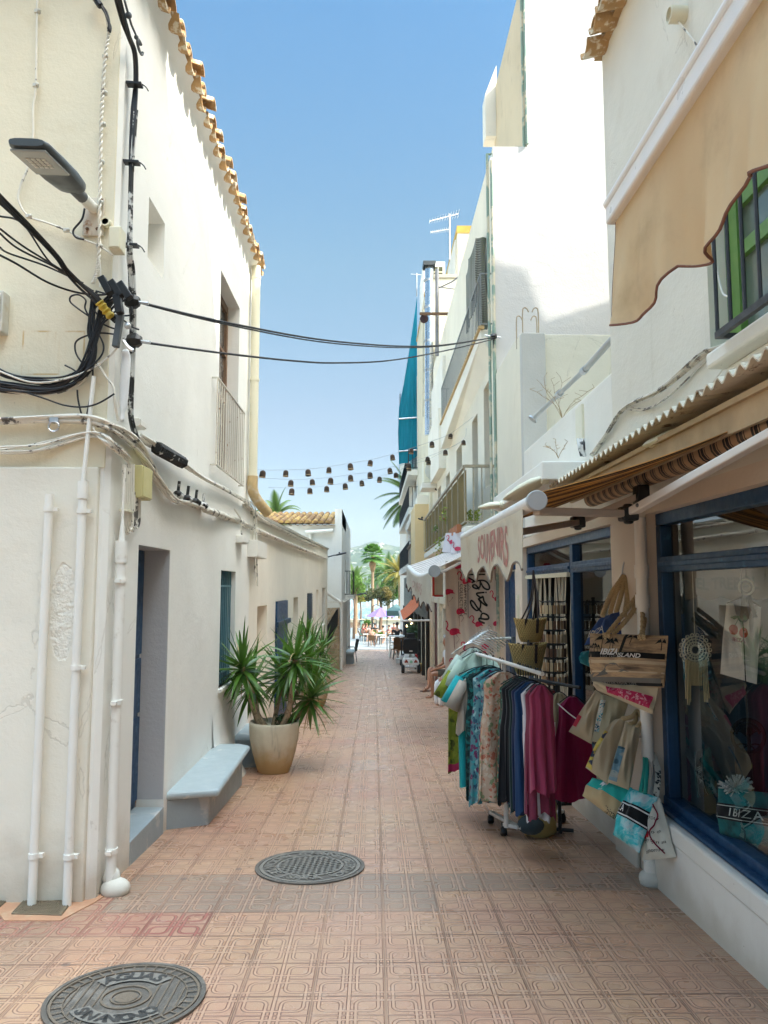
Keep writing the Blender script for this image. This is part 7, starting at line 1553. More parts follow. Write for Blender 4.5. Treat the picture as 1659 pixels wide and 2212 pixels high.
mb.build('script_lettering', BPRINT, bt); mb = MB(); vt('PARTY PEOPLE', .355, .36, .066, spacing=.95); vt('COLLECTION', .275, .36, .072, spacing=1.0)
for u in (.405, .225): mb.grid(lambda a, b: bfn(u+.008*b, .19+.33*a, .009), 8, 1)
mb.build('lettering', BPRINT, bt)
mb = MB(); mb.grid(lambda a, b: bfn(.60+.12*a, .02+.10*b, .014), 4, 4); mb.build('tag_label', M('dark_tag', (.12, .06, .05), .7), bt)
t = T('flamingo_flag', 'small white flamingo flag hanging over the screened balcony edge', 'flag', P(980, 1160, 11.2)); FQ = [P(963, 1152, 12.4), P(1004, 1148, 10.6), P(1004, 1200, 10.6), P(955, 1192, 12.6)]
fq = lambda u, v, l=0: FQ[0].lerp(FQ[1], u).lerp(FQ[3].lerp(FQ[2], u), v)+Vector((-.02*math.sin(u*14)-l, -l, 0)); mb = MB(); mb.sheet(fq, 20, 8, .004); mb.build('cloth', cloth('grey_white_flag', (.62, .58, .60), fold=5), t); bfn_old = bfn; bfn = fq; asp_old, asp = asp, 1.6; fb = MB(); fl_ = MB(); flam(.35, .45, .22, 1, 1); flam(.7, .75, .2, 1, 1); fb.build('flamingo_print', FLB, t); fl_.build('flamingo_leg_print', FLL, t); bfn = bfn_old; asp = asp_old
# ================================================================ GARMENT RACK
RF, RN = P(1029, 1412, 6.35), P(1172, 1456, 4.95)
rk = T('garment_rack', 'white rolling garment rack crowded with dresses in front of the shop', 'garment rack', Vector(((RF.x+RN.x)/2, 5.6, gz(5.6))))
mb = MB(); mb.cyl(RF, RN, .014, 10); mb.build('rail', WALU, rk)
bx, by = .955, 5.72
mb = MB(); mb.cyl((bx, by, gz(by)+.07), (bx, by, RF.z-.01), .018, 10); mb.build('post', WALU, rk)
feet = [PG(1060, 1779), PG(1088, 1806), PG(1190, 1800), PG(1215, 1776)]
ctr = Vector((bx+.08, by-.05, gz(by)+.085))
for i, f in enumerate(feet):
 f = Vector((f.x, f.y, gz(f.y)+.085)); mb = MB(); mb.bar(ctr, f, .035, .025); lg = mb.build('leg', WALU, rk, bevel=.004)
 mb = MB(); g_ = Vector((f.x, f.y, gz(f.y)+.032)); mb.lathe([(0, -.022), (.026, -.022), (.032, -.012), (.032, .012), (.026, .022), (0, .022)], g_, 14, 'x'); mb.bar(g_+Vector((0, 0, .02)), g_+Vector((0, 0, .06)), .03, .03, (0, 1, 0)); mb.build('castor', BLACKP, lg, smooth='auto')
def rail_t(px, hw, ang, rail):
 a, b = rail; d = (b-a).normalized(); d.z = 0; d.normalize(); g = Vector((-d.y, d.x, 0)); g = g if g.x > 0 else -g; g = g*math.cos(ang)+d*math.sin(ang)
 lo, hi = -.4, 1.15
 for _ in range(40):
  m = (lo+hi)/2; p = a.lerp(b, m)-g*hw; q = p-CAM; x = 829.5+1660*q.dot(_r)/q.dot(_f)
  if x < px: lo = m
  else: hi = m
 return (lo+hi)/2
def garment(label, t_, mat, hw, ln, cat='dress', name=None, ang=0.0, top=.0, sl=False, flare=1.15, th=.045, hm=None, rail=(RF, RN), seed=0, hang='black', hem=None, tagm=False):
 if t_ > 100: t_ = rail_t(t_, hw*1.04, ang, rail)
 a, b = rail; c = a.lerp(b, t_); d = (b-a).normalized(); d.z = 0; d.normalize(); g = Vector((-d.y, d.x, 0)); g = g if g.x > 0 else -g; g = (g*math.cos(ang)+d*math.sin(ang)).normalized(); f = g.cross(Vector((0,0,1)))
 rnd = random.Random(seed*13+5); ph = [rnd.uniform(0, 6.28) for _ in range(4)]
 o = T(name or cat.replace(' ', '_'), label, cat, c-Vector((0, 0, .1+ln)))
 c0 = c-Vector((0, 0, .075+top)); n = 36
 def fn(u, v):
  A = 2*math.pi*u; vv = v
  if vv < .08: k = vv/.08; w = hw*(.30+.70*k); z = -.07*k
  else: k = (vv-.08)/.92; w = hw*(1-.16*math.sin(min(1, k*3)*math.pi)*.6+(flare-1)*k); z = -.07-(ln-.07)*k
  fold = .026*(.3+vv)*math.sin(A*7+ph[0]+vv*2.2+.5*math.sin(vv*5+ph[2]))+.014*(.2+vv)*math.sin(A*15+ph[1]-vv*3); tt = th*(.5+.6*min(1, vv*4))+fold
  wv = w*(1+.05*math.sin(A*5+ph[2])*vv)
  return c0+g*(math.cos(A)*wv)+f*(math.copysign(abs(math.sin(A))**.7, math.sin(A))*tt)+Vector((0, 0, z+(.022*math.sin(A*3+ph[3])+.012*math.sin(A*8+ph[0]))*vv*vv))
 mb = MB(); mb.grid(fn, n, 26); mb.add([fn(u/n, 0) for u in range(n)], [tuple(range(n))]); mb.build('cloth', mat, o, smooth=True)
 if hem:
  mb = MB(); mb.grid(lambda u, v: fn(u, .93+.07*v)+f*math.copysign(.002, math.sin(2*math.pi*u)), n, 3); mb.build('border', hem, o, smooth=True)
 if sl:
  for s in (-1, 1):
   mb = MB(); r0 = c0+g*(s*hw*.85)+Vector((0, 0, -.07)); r1 = r0+g*(s*.11)+Vector((0, 0, -.20)); mb.tube([r0, r0.lerp(r1, .5), r1], lambda q: .045+.02*q, 10, True); mb.build('sleeve', mat, o, smooth=True)
 mb = MB(); hc = c0+Vector((0, 0, .012)); mb.tube(spl([hc-g*hw*.92+Vector((0, 0, -.055)), hc, hc+g*hw*.92+Vector((0, 0, -.055))], 4), .006 if hang == 'wood' else .004, 6); mb.tube([hc, c+Vector((0, 0, -.005))]+[c+Vector((0, 0, .012))+f*(.016*math.cos(q))+Vector((0, 0, .016*math.sin(q))) for q in (3.1, 2.3, 1.6, .8, 0)], .003, 5)
 mb.build('hanger', CREAMP if hang == 'wood' else BLACKP, o)
 if tagm:
  mb = MB(); p = c0+g*(-hw*.55)+f*(-.07 if f.y > 0 else .07)+Vector((0, 0, -.25)); mb.obox(p, .035, .004, .10, Matrix((g, f, Vector((0,0,1)))).transposed()); mb.build('price_tag', WPRINT, o)
 return o
OLIVE = pattern('olive_print_cloth', (.16, .19, .02), [(.05, .06, .01), (.20, .23, .03), (.14, .17, .02)], 26)
TEAL = cloth('teal_jersey', (.01, .30, .32)); STONEC = cloth('stone_jersey', (.38, .33, .27)); DKGRN = pattern('dark_green_print', (.012, .035, .035), [(.02, .16, .15), (.012, .03, .03), (.03, .09, .08)], 34)
BLUET = pattern('blue_teal_print', (.10, .24, .27), [(.03, .08, .13), (.30, .46, .46), (.14, .03, .09), (.05, .30, .32)], 30); PEACH = pattern('peach_floral_print', (.56, .40, .29), [(.48, .16, .10), (.62, .52, .40), (.22, .27, .14), (.60, .34, .22)], 34)
GRNF = pattern('green_floral_print', (.05, .09, .06), [(.40, .16, .10), (.08, .28, .20), (.05, .08, .06)], 32); BLK = cloth('black_cloth', (.010, .010, .012)); DKG = cloth('dark_green_cloth', (.012, .03, .028)); NAVC = cloth('navy_cloth', (.008, .018, .06)); BLUC = cloth('royal_blue_cloth', (.012, .045, .12)); WHTC = cloth('white_grey_cloth', (.60, .60, .62)); MAUVE = cloth('mauve_pink_cloth', (.33, .045, .10), fold=26, st=.6); MAUV2 = cloth('dusty_mauve_cloth', (.20, .03, .06), fold=26, st=.6); MAROON = cloth('maroon_cloth', (.09, .01, .015)); BEIG = cloth('beige_cloth', (.38, .33, .20)); MAGE = cloth('magenta_cloth', (.24, .008, .06), fold=30, st=.6)
garment('pale mint cardigan at the far end of the rack', .0, cloth('mint_cloth', (.36, .46, .38)), .13, .30, 'cardigan', ang=.2, top=-.08, sl=True, seed=1)
garment('second pale mint cardigan behind the hanger hooks', -.06, cloth('pale_mint_cloth', (.40, .48, .42)), .12, .30, 'cardigan', ang=.3, top=-.11, sl=True, seed=2)
garment('olive green patterned dress with red hem at the left end of the rack', 968, OLIVE, 0.215, 0.85, ang=-.10, top=.01, flare=1.05, th=.06, seed=3, hem=M('crimson_border', (.30, .01, .06), .85, .3, 40), sl=True)
garment('plain teal jersey dress beside the olive dress', 985, TEAL, 0.2, 0.89, ang=-.12, top=.03, sl=True, flare=.95, seed=4)
garment('stone coloured short sleeved top beside the teal dress', 992, STONEC, 0.185, 0.46, 'top', ang=-.15, top=.06, sl=True, seed=5)
garment('dark green patterned long dress in the left half of the rack', 1003, DKGRN, 0.18, 0.98, ang=-.08, seed=6, flare=1.05)
garment('blue teal patchwork print dress in the left half of the rack', 1018, BLUET, 0.17, 0.98, ang=-.06, seed=7, flare=1.2)
garment('another blue printed dress pressed behind the peach one', 1034, BLUET, 0.16, 0.92, ang=-.02, seed=8, flare=1.1)
garment('peach floral summer dress in the middle of the rack', 1042, PEACH, 0.155, 0.9, ang=-.10, seed=9, flare=1.35)
garment('narrow green floral dress next to the peach dress', 1076, GRNF, 0.14, 0.8, ang=0, seed=10)
garment('first plain black dress in the middle of the rack', 1080, BLK, 0.14, 0.82, ang=.02, seed=11, flare=1.25)
garment('wide black dress beside the blue ones', 1088, BLK, 0.13, 0.8, ang=.08, seed=12, flare=1.1)
garment('very dark green dress next to the black ones', 1095, DKG, 0.125, 0.84, ang=.05, seed=13, flare=1.0)
garment('navy trousers hanging in the near half of the rack', 1101, NAVC, 0.12, 0.84, 'trousers', ang=.1, seed=14, flare=.95)
garment('royal blue dress with a white price tag', 1107, BLUC, 0.12, 0.84, ang=.05, seed=15, flare=.95, tagm=True, hang='black')
garment('narrow white grey garment near the front of the rack', 1122, WHTC, 0.1, 0.84, 'dress', ang=.25, seed=16, flare=.75)
garment('long dusty mauve tiered dress at the front of the rack', 1132, MAUV2, 0.085, 0.82, ang=.1, seed=17, flare=1.15)
garment('bright mauve pink sleeveless dress on a pale hanger at the front', 1140, MAUVE, 0.08, 0.66, ang=.12, seed=18, flare=1.05)
R2 = (P(1188, 1470, 5.9), P(1245, 1482, 5.5)); R2 = (R2[0], Vector((R2[1].x, R2[1].y, R2[0].z)))
r2 = T('garment_rack', 'second short garment rack beside the shop window behind the first', 'garment rack', Vector((1.45, 5.6, gz(5.6)))); mb = MB(); mb.cyl(R2[0]+Vector((-.12, .1, .0)), R2[1]+Vector((.02, -.02, 0)), .012, 8); mb.build('rail', IRON, r2); mb = MB(); q_ = R2[0].lerp(R2[1], .35)+Vector((0, .06, 0)); mb.cyl((q_.x, q_.y, gz(q_.y)), q_, .014, 8); mb.cyl((q_.x-.1, q_.y+.05, gz(q_.y)+.02), (q_.x+.1, q_.y-.0, gz(q_.y)+.02), .014, 8); mb.build('post', IRON, r2)
garment('dark maroon dress between the pink dress and the beige top', -.05, MAROON, .12, .8, ang=.3, seed=20, rail=R2)
garment('beige linen dress with a white tag beside the magenta dress', .35, BEIG, .085, .45, ang=.5, seed=21, rail=R2, tagm=True, flare=.95)
garment('deep magenta pleated long dress at the right end', .85, MAGE, .10, .70, ang=.55, seed=22, rail=R2, flare=1.7)
r3 = T('garment_rack', 'grey rail with an upright post behind the pale mint cardigans', 'garment rack', P(1108, 1480, 6.9)); mb = MB(); mb.tube([P(1046, 1381, 7.0), P(1108, 1378, 6.9)], .011, 8); mb.build('rail', GREYPIPE, r3); mb = MB(); e = P(1108, 1375, 6.9); mb.cyl((e.x, e.y, gz(e.y)), e, .018, 8); mb.build('post', DKGREY, r3)
mb = MB(); rnd = random.Random(3)
HG = M('silver_hanger', (.55, .56, .55), .3, metal=.8)
for k in range(9):
 c = RF+Vector((.02*k-.02, .15+.05*k*.2, .05+.012*k)); mb = MB(); mb.tube([c+Vector((0, 0, .03))]+[c+Vector((.02*math.cos(a), 0, .05+.02*math.sin(a))) for a in (3.4, 2.4, 1.5, .6, -.3)], .003, 5); mb.tube(spl([c+Vector((-.17, .02, -.07)), c+Vector((0, 0, .03)), c+Vector((.17, -.02, -.07))], 3), .005, 5); tag(mb.build('empty_hanger', HG), 'empty hanger bunched at the far end of the rack', 'hanger', 'bunch of empty hangers on the rack')
sb = T('plastic_bag', 'crumpled pale yellow plastic bag stuffed under the rack', 'bag', PG(1160, 1795)); c = PG(1152, 1806); mb = MB(); rnd = random.Random(8)
mb.ball(c+Vector((.04, .0, .15)), .14, .10, .21, 18, 12); mb.v = [tuple(Vector(p)+Vector((rnd.uniform(-1, 1), rnd.uniform(-1, 1), rnd.uniform(-1, 1)))*.014) for p in mb.v]; mb.v = [(x, y, max(z, gz(y)+.004)) for x, y, z in mb.v]; mb.build('bag', M('yellow_plastic', (.45, .36, .14), .45, .15, 9, .4, 12, trans=.3), sb, smooth='auto')
mb = MB(); mb.ball(c+Vector((-.03, -.07, .10)), .10, .05, .07, 14, 8); mb.build('dark_cloth', cloth('slate_cloth', (.05, .07, .08)), sb, smooth=True)
mb = MB(); mb.tube(spl([P(1205, 1520, 5.3), P(1230, 1542, 5.1), P(1256, 1560, 5.0)], 4), .004, 6); tag(mb.build('string', WPRINT), 'taut white cord between the magenta dress and the tote bags', 'cord')
# ================================================================ PEOPLE
def skin_obj(name, segs, mat, parent, sub=1):
 """segs: list of chains [(point, radius), ...]; chains starting on an existing point join there; root = first point"""
 vs = []; rad = []; es = []
 def idx(p, r):
  for i, q in enumerate(vs):
   if (q-p).length < 1e-4: return i
  vs.append(Vector(p)); rad.append(r); return len(vs)-1
 for ch in segs:
  prev = None
  for p, r in ch:
   i = idx(Vector(p), r)
   if prev is not None and prev != i: es.append((prev, i))
   prev = i
 me = bpy.data.meshes.new(name); me.from_pydata([tuple(v) for v in vs], es, []); me.materials.append(mat)
 o = bpy.data.objects.new(name, me); COL.objects.link(o)
 m = o.modifiers.new('skin', 'SKIN'); m.use_smooth_shade = True; m.branch_smoothing = .4
 me.skin_vertices or None
 sl = me.skin_vertices[0].data if len(me.skin_vertices) else None
 if sl is None:
  o.modifiers.clear(); m = o.modifiers.new('skin', 'SKIN'); sl = me.skin_vertices[0].data
 for i, r in enumerate(rad): sl[i].radius = (r, r) if not isinstance(r, tuple) else r; sl[i].use_root = (i == 0)
 s_ = o.modifiers.new('subdiv', 'SUBSURF'); s_.levels = sub; s_.render_levels = sub
 if parent is not None: o.parent = parent; o.location = -parent.location
 return o
def person(label, seat, face, skin=SKIN, shirt=None, pants=None, hair=HAIR, legs=True, lean=.05, ext=.12, cross=0, arms='lap', shortp=True, shoes=None, hgt=1.0, group=None, seat_h=.45, longhair=False, hands=True):
 F = Vector(face).normalized(); Sd = Vector((F.y, -F.x, 0)); U = Vector((0, 0, 1)); k = hgt; S0 = Vector(seat)
 q = lambda f, s, u: S0+F*(f*k)+Sd*(s*k)+U*(u*k)
 t = T('person', label, 'person', S0-U*seat_h, group); pel = q(0, 0, .09); 
 sp = q(lean*.5, 0, .30); ch = q(lean, 0, .50); nk = q(lean*1.1, 0, .63); hb = q(lean*1.2+.015, 0, .70); ht = q(lean*1.2+.02, 0, .80)
 body = [[(pel, .135), (sp, .125), (ch, .14), (nk, .055), (hb, .078), (ht, .088), (q(lean*1.2+.01, 0, .87), .06)]]
 if legs:
  for s in (-1, 1):
   kn = q(.44, s*.10, .09); an = q(.44+ext+(cross*.1 if s > 0 else 0), s*(.10 if not cross else .03*s*-1+.06), -seat_h+.08); toe = an+F*.16+U*-.045
   if cross and s > 0: kn = kn+U*.10; an = q(.52+ext, -.06, -seat_h*.45); toe = an+F*.14+U*-.10
   body.append([(pel, .135), (q(.06, s*.10, .07), .088), (q(.25, s*.10, .085), .074), (kn, .056), (kn.lerp(an, .35), .053), (an, .036), (an+F*.06-U*.03, .036), (toe, .026)])
 for s in (-1, 1):
  sh = q(lean, s*.18, .545); el = q(lean+.06, s*.25, .27) if arms == 'lap' else q(lean+.20, s*.24, .36); wr = q(.30, s*.10, .20) if arms == 'lap' else q(.40, s*.10, .42); pa = wr+(wr-el).normalized()*.07
  body.append([(ch, .14), (sh, .055), (el, .040), (wr, .027), (pa, .030)])
  if hands:
   d = (pa-wr).normalized(); sd = d.cross(U).normalized()
   for i, (o_, L_) in enumerate(((-.03, .055), (-.011, .075), (.010, .08), (.030, .07))): body.append([(pa, .03), (pa+d*.03+sd*o_, .010), (pa+d*(.03+L_*.6)+sd*o_-U*.008, .009), (pa+d*(.03+L_)+sd*o_-U*.025, .008)])
   body.append([(pa, .03), (pa+d*.0+sd*(-.05*s), .011), (pa+d*.035+sd*(-.06*s)-U*.01, .009)])
 body.append([(hb, .078), (hb+F*.085+U*.02, .016)])
 skin_obj('body', body, skin, t)
 if shirt:
  sh_ = [[(pel+U*.02, .15), (sp, .14), (ch, .152), (q(lean, 0, .585), .09)]]
  for s in (-1, 1): sh = q(lean, s*.18, .545); el = q(lean+.06, s*.25, .27) if arms == 'lap' else q(lean+.20, s*.24, .36); sh_.append([(ch, .152), (sh, .068), (sh.lerp(el, .6), .058)])
  skin_obj('shirt', sh_, shirt, t)
 if pants:
  ps = [[(q(0, 0, .16), .145), (pel, .148)]]
  for s in (-1, 1):
   kn = q(.44, s*.10, .09)
   if cross and s > 0: kn = kn+U*.10
   chn = [(pel, .148), (q(.06, s*.10, .07), .10), (q(.25, s*.10, .085), .085), (q(.36, s*.10, .09)+(U*.07 if cross and s > 0 else U*0), .074)]
   if not shortp: an = q(.44+ext, s*.10, -seat_h+.10); chn += [(kn, .07), (an, .055)]
   ps.append(chn)
  skin_obj('trousers', ps, pants, t)
 mb = MB(); mb.ball(ht+U*.025-F*.018, .098, .098, .098, 14, 10)
 if longhair: mb.tube([ht-F*.06, hb-F*.09-U*.04, q(lean-.12, 0, .50)], lambda z: .085-.03*z, 10)
 else: mb.v = [p if (Vector(p)-ht).dot(F) < .055 or p[2] > ht.z+.05 else tuple(Vector(p)-F*.04) for p in mb.v]
 mb.build('hair', hair, t, smooth=True)
 if shoes:
  for s in (-1, 1):
   an = q(.44+ext, s*(.10 if not cross else .06), -seat_h+.08)
   if cross and s > 0: an = q(.52+ext, -.06, -seat_h*.45)
   mb = MB(); c = an+F*.07; mb.lathe([(0, -.02), (.045, -.02), (.05, 0), (0, 0)], c+Vector((0, 0, -.065)), 14); mb.v = [tuple(c+(Vector(p)-c)+F*((Vector(p)-c).dot(F)*1.6)) for p in mb.v]; mb.tube([c+Sd*.045-U*.05, c+U*.0+F*.02, c-Sd*.045-U*.05], .009, 6); mb.build('sandal', shoes, t)
 return t
GREYHAIR = M('grey_hair', (.42, .40, .37), .8, .2, 20); BLOND = M('brown_hair', (.14, .07, .03), .6, .3, 20)
SW_, SK_ = cloth('white_shirt', (.72, .72, .70)), cloth('khaki_shorts', (.10, .085, .06))
LEATH = M('brown_sandal_leather', (.10, .045, .025), .6, .2, 20)
y1, y2 = 16.8, 15.2
sb_ = T('wall_bench', 'low masonry seat along the right wall under the seated people', 'bench', (1.6, 17.2, gz(17.2))); mb = MB(); mb.box(1.46, 1.69, 14.4, 17.6, gz(18.8)-.1, gz(16.6)+.42); mb.build('seat', W_PALE, sb_, bevel=.015)
person('person with crossed bare tanned legs in dark shorts holding a phone on the wall bench', (1.66, y1, gz(16.6)+.42), (-1, -.12, 0), M('tanned_skin', (.40, .19, .11), .5, .1, 8, sub=.1), SW_, SK_, GREYHAIR, ext=-.02, cross=1, shoes=LEATH, lean=.06)
person('person in white trousers and brown sandals sitting nearest on the wall bench', (1.67, y2, gz(16.6)+.42), (-1, -.35, 0), M('fair_skin', (.52, .28, .19), .5, .1, 8, sub=.1), SW_, cloth('white_trousers', (.74, .74, .74)), GREYHAIR, ext=.0, shoes=LEATH, lean=.06, shortp=False)
ph = T('phone', 'black phone in the hands of the bare legged seated person', 'phone', (1.34, y1, gz(16.6)+.66)); mb = MB(); mb.obox((1.33, y1-.03, gz(16.6)+.66), .10, .07, .012, Matrix.Rotation(.5, 3, 'Y')); mb.build('case', BLACKP, ph, bevel=.003); mb = MB(); mb.obox((1.327, y1-.03, gz(16.6)+.667), .088, .06, .003, Matrix.Rotation(.5, 3, 'Y')); mb.build('screen', M('dark_screen', (.02, .02, .025), .1), ph)
# ================================================================ lower street frontage
fs = T('black_shopfront', 'black framed open cafe front with dark interior at the lower right', 'shop front', (1.6, 33, -1.5))
mb = MB(); mb.box(1.55, 1.66, 22.3, 40, .55, 2.0); 
for y in (22.4, 24.4, 26.5, 29, 32, 35, 38, 39.9): mb.box(1.50, 1.64, y-.09, y+.09, gz(y)-.1, .6)
mb.build('frame', M('black_brown_frame', (.025, .02, .016), .5, .3, 6), fs)
mb = MB(); mb.quad((1.61, 22.3, -2.3), (1.61, 40, -2.3), (1.61, 40, .6), (1.61, 22.3, .6)); mb.build('dark_glazing', M('dark_glazing', (.015, .018, .016), .25, .3, 4), fs)
fs2 = T('cream_shopfront', 'row of cream framed doors with a maroon door on the right below the pale awning', 'shop front', (1.7, 15, -1)); mb = MB()
for y in (11.6, 13.4, 14.0, 16.1, 17.2, 19.2, 19.5, 21.0, 21.6): mb.box(1.60, 1.70, y-.08, y+.08, gz(y)-.2, 1.25)
mb.box(1.615, 1.70, 11.5, 21.7, 1.12, 1.28); mb.build('frame', M('cream_door_frame', (.70, .65, .50), .6, .1, 4, dirt=(.4, .36, .28), dsc=4), fs2)
mb = MB(); mb.box(1.64, 1.70, 19.62, 20.9, gz(20)-.1, 1.1); mb.build('door', M('maroon_door', (.10, .015, .012), .5), fs2)
mb = MB(); mb.box(1.66, 1.70, 14.1, 16.0, -.95, 1.1); mb.box(1.66, 1.70, 11.7, 13.3, -.85, 1.1); mb.build('window', M('shop_glass_dark', (.12, .11, .09), .12, .3, 3, spec=.7), fs2)
sg = T('hanging_sign', 'pale hanging shop sign with red edge under the pale striped awning', 'sign', P(950, 1250, 10.4)); a, b = P(938, 1232, 12.2), P(957, 1285, 12.2); mb = MB(); mb.box(a.x, b.x, 12.18, 12.22, b.z, a.z); mb.build('board', M('pale_sign', (.60, .62, .56), .5), sg, bevel=.004); mb = MB(); mb.box(a.x-.03, a.x, 12.17, 12.23, b.z-.02, a.z+.02); mb.box(a.x, b.x, 12.17, 12.23, b.z-.03, b.z); mb.build('red_edge', M('red_edge', (.60, .07, .06), .5), sg)
ac = T('ac_unit', 'cream outdoor air conditioner on a wall shelf beyond the screened balcony', 'air conditioner', P(935, 1050, 20.8)); a, b = P(915, 992, 20.6), P(946, 1042, 20.6); mb = MB(); mb.box(a.x, b.x, 20.6, 21.4, b.z, a.z); mb.build('case', CREAMP, ac, bevel=.02); mb = MB(); mb.lathe([(0, -.02), (.24, -.02), (.25, 0)], Vector((a.x+.28, 20.59, (a.z+b.z)/2)), 20, 'y'); 
for k in range(7): mb.box(a.x+.06, a.x+.52, 20.565, 20.57, b.z+.08+k*.07, b.z+.09+k*.07)
mb.build('fan_grille', GREYPIPE, ac); mb = MB(); mb.box(a.x-.05, b.x+.1, 20.5, 21.5, b.z-.16, b.z-.02); mb.build('shelf', W_PALE, ac); mb = MB(); mb.tube(spl([P(940, 1030, 20.5), P(950, 1050, 20.5), P(948, 1060, 20.55), P(940, 1056, 20.6)], 5), .025, 6); mb.build('hose', BLACKC, ac)
dsh = T('satellite_dish', 'white round satellite dish under the second black balcony', 'satellite dish', P(893, 1140, 27.9)); c = P(893, 1140, 27.8); mb = MB(); mb.lathe([(0, .07), (.12, .06), (.22, .03), (.30, -.02), (.305, -.03), (.22, .01), (.12, .04), (0, .05)], c, 26, 'y'); mb.build('dish', M('white_dish', (.78, .78, .75), .4, .05, 5), dsh, smooth='auto'); mb = MB(); mb.tube([c+Vector((0, .06, 0)), c+Vector((.15, .25, -.15))], .025, 8); mb.tube([c+Vector((0, 0, -.26)), c+Vector((0, -.25, -.03))], .012, 6); mb.ball(c+Vector((0, -.26, -.02)), .035); mb.build('arm', GREYPIPE, dsh)
def lampwing(label, base, tip, w=.05):
 t = T('wall_street_lamp', label, 'street lamp', base); d = tip-base; mb = MB(); mb.tube(spl([base, base+d*.3+Vector((0, 0, .01)), base+d*.45], 4), .022, 8); mb.build('arm', DKGREY, t); mb = MB(); a = base+d*.42; L_ = (tip-a).length; u_ = (tip-a).normalized(); s_ = Vector((0, 1, 0)); n_ = u_.cross(s_)
 vs = []; pf = [(0, .5), (.1, .8), (.5, 1), (.9, .8), (1, .45)]; m_ = 10
 for t_, k in pf:
  for i in range(m_): an = 2*math.pi*i/m_; vs.append(a+u_*(t_*L_)+s_*(math.cos(an)*w*2.2*k)+n_*(math.sin(an)*w*.7*k))
 mb.add(vs, [(i*m_+k, i*m_+(k+1) % m_, (i+1)*m_+(k+1) % m_, (i+1)*m_+k) for i in range(4) for k in range(m_)]+[tuple(range(m_)), tuple(4*m_+k for k in range(m_))]); mb.ball(a+u_*(L_*.35)+Vector((0, 0, .05)), .03); mb.build('head', IRON, t, smooth='auto')
lampwing('dark street lamp on the end corner of the low cream house', P(709, 1203, 26), P(748, 1194, 25.6), .06)
lampwing('small dark street lamp on the gable house near the plaza', P(757, 1288, 37.2), P(792, 1281, 36.8), .07)
lampwing('dark street lamp arm on the right wall below the air conditioner', P(926, 1126, 20.5), P(903, 1120, 20.2), .045)
def flower_tuft(label, c, r, n, leafm, flm, cat='plant', name='flowers', drop=0):
 rnd = random.Random(int(c.x*1000)+n); o = T(name, label, cat, c); mb = MB(); fl = MB()
 for i in range(n):
  p = c+Vector((rnd.gauss(0, r*.45), rnd.gauss(0, r*.6), rnd.uniform(-drop, r*1.3))); s_ = rnd.uniform(.02, .04); a = Vector((rnd.uniform(-1, 1), rnd.uniform(-1, 1), rnd.uniform(-1, 1))).normalized(); b = a.orthogonal().normalized()
  (fl if flm and rnd.random() < .22 else mb).add([p-a*s_, p-b*s_*.6, p+a*s_, p+b*s_*.6], [(0,1,2,3)])
 mb.build('foliage', leafm, o)
 if flm and fl.v: fl.build('blossom', flm, o)
 return o
YG = M('yellow_green_leaf', (.25, .30, .03), .5, .4, 12, trans=.3); REDF = M('red_blossom', (.55, .02, .03), .6); PINKF = M('pink_white_blossom', (.70, .42, .42), .6); ORF = M('orange_blossom', (.62, .22, .03), .6)
flower_tuft('red and pink geraniums blooming on the screened balcony', P(977, 1130, 13.4), .22, 170, YG, REDF, name='geranium'); flower_tuft('pale pink flowers beside the red geraniums', P(986, 1128, 13.1), .09, 40, YG, PINKF)
flower_tuft('green fern leaves at the near end of the screened balcony', P(1022, 1128, 11.2), .13, 110, YG, None, name='fern'); flower_tuft('yellow green plant spilling over the balcony slab edge', P(957, 1185, 14.6), .16, 110, YG, None, name='trailing_plant', drop=.15); flower_tuft('tall thin balcony plant behind the reed screen edge', P(945, 1150, 15.5), .12, 60, LEAFG, PINKF, name='balcony_plant')
flower_tuft('orange flowers on the brown ledge of the taupe cabinet', P(903, 1176, 25.2), .2, 130, ORF, ORF, name='orange_flowers'); 
tr_ = T('flower_box', 'terracotta flower box on the near end of the screened balcony', 'flower box', P(1005, 1145, 11.4)); mb = MB(); a = P(990, 1150, 12.0); mb.box(1.20, 1.27, 11.1, 12.3, 2.30, 2.42); mb.build('box', M('terracotta', (.42, .16, .07), .8), tr_)
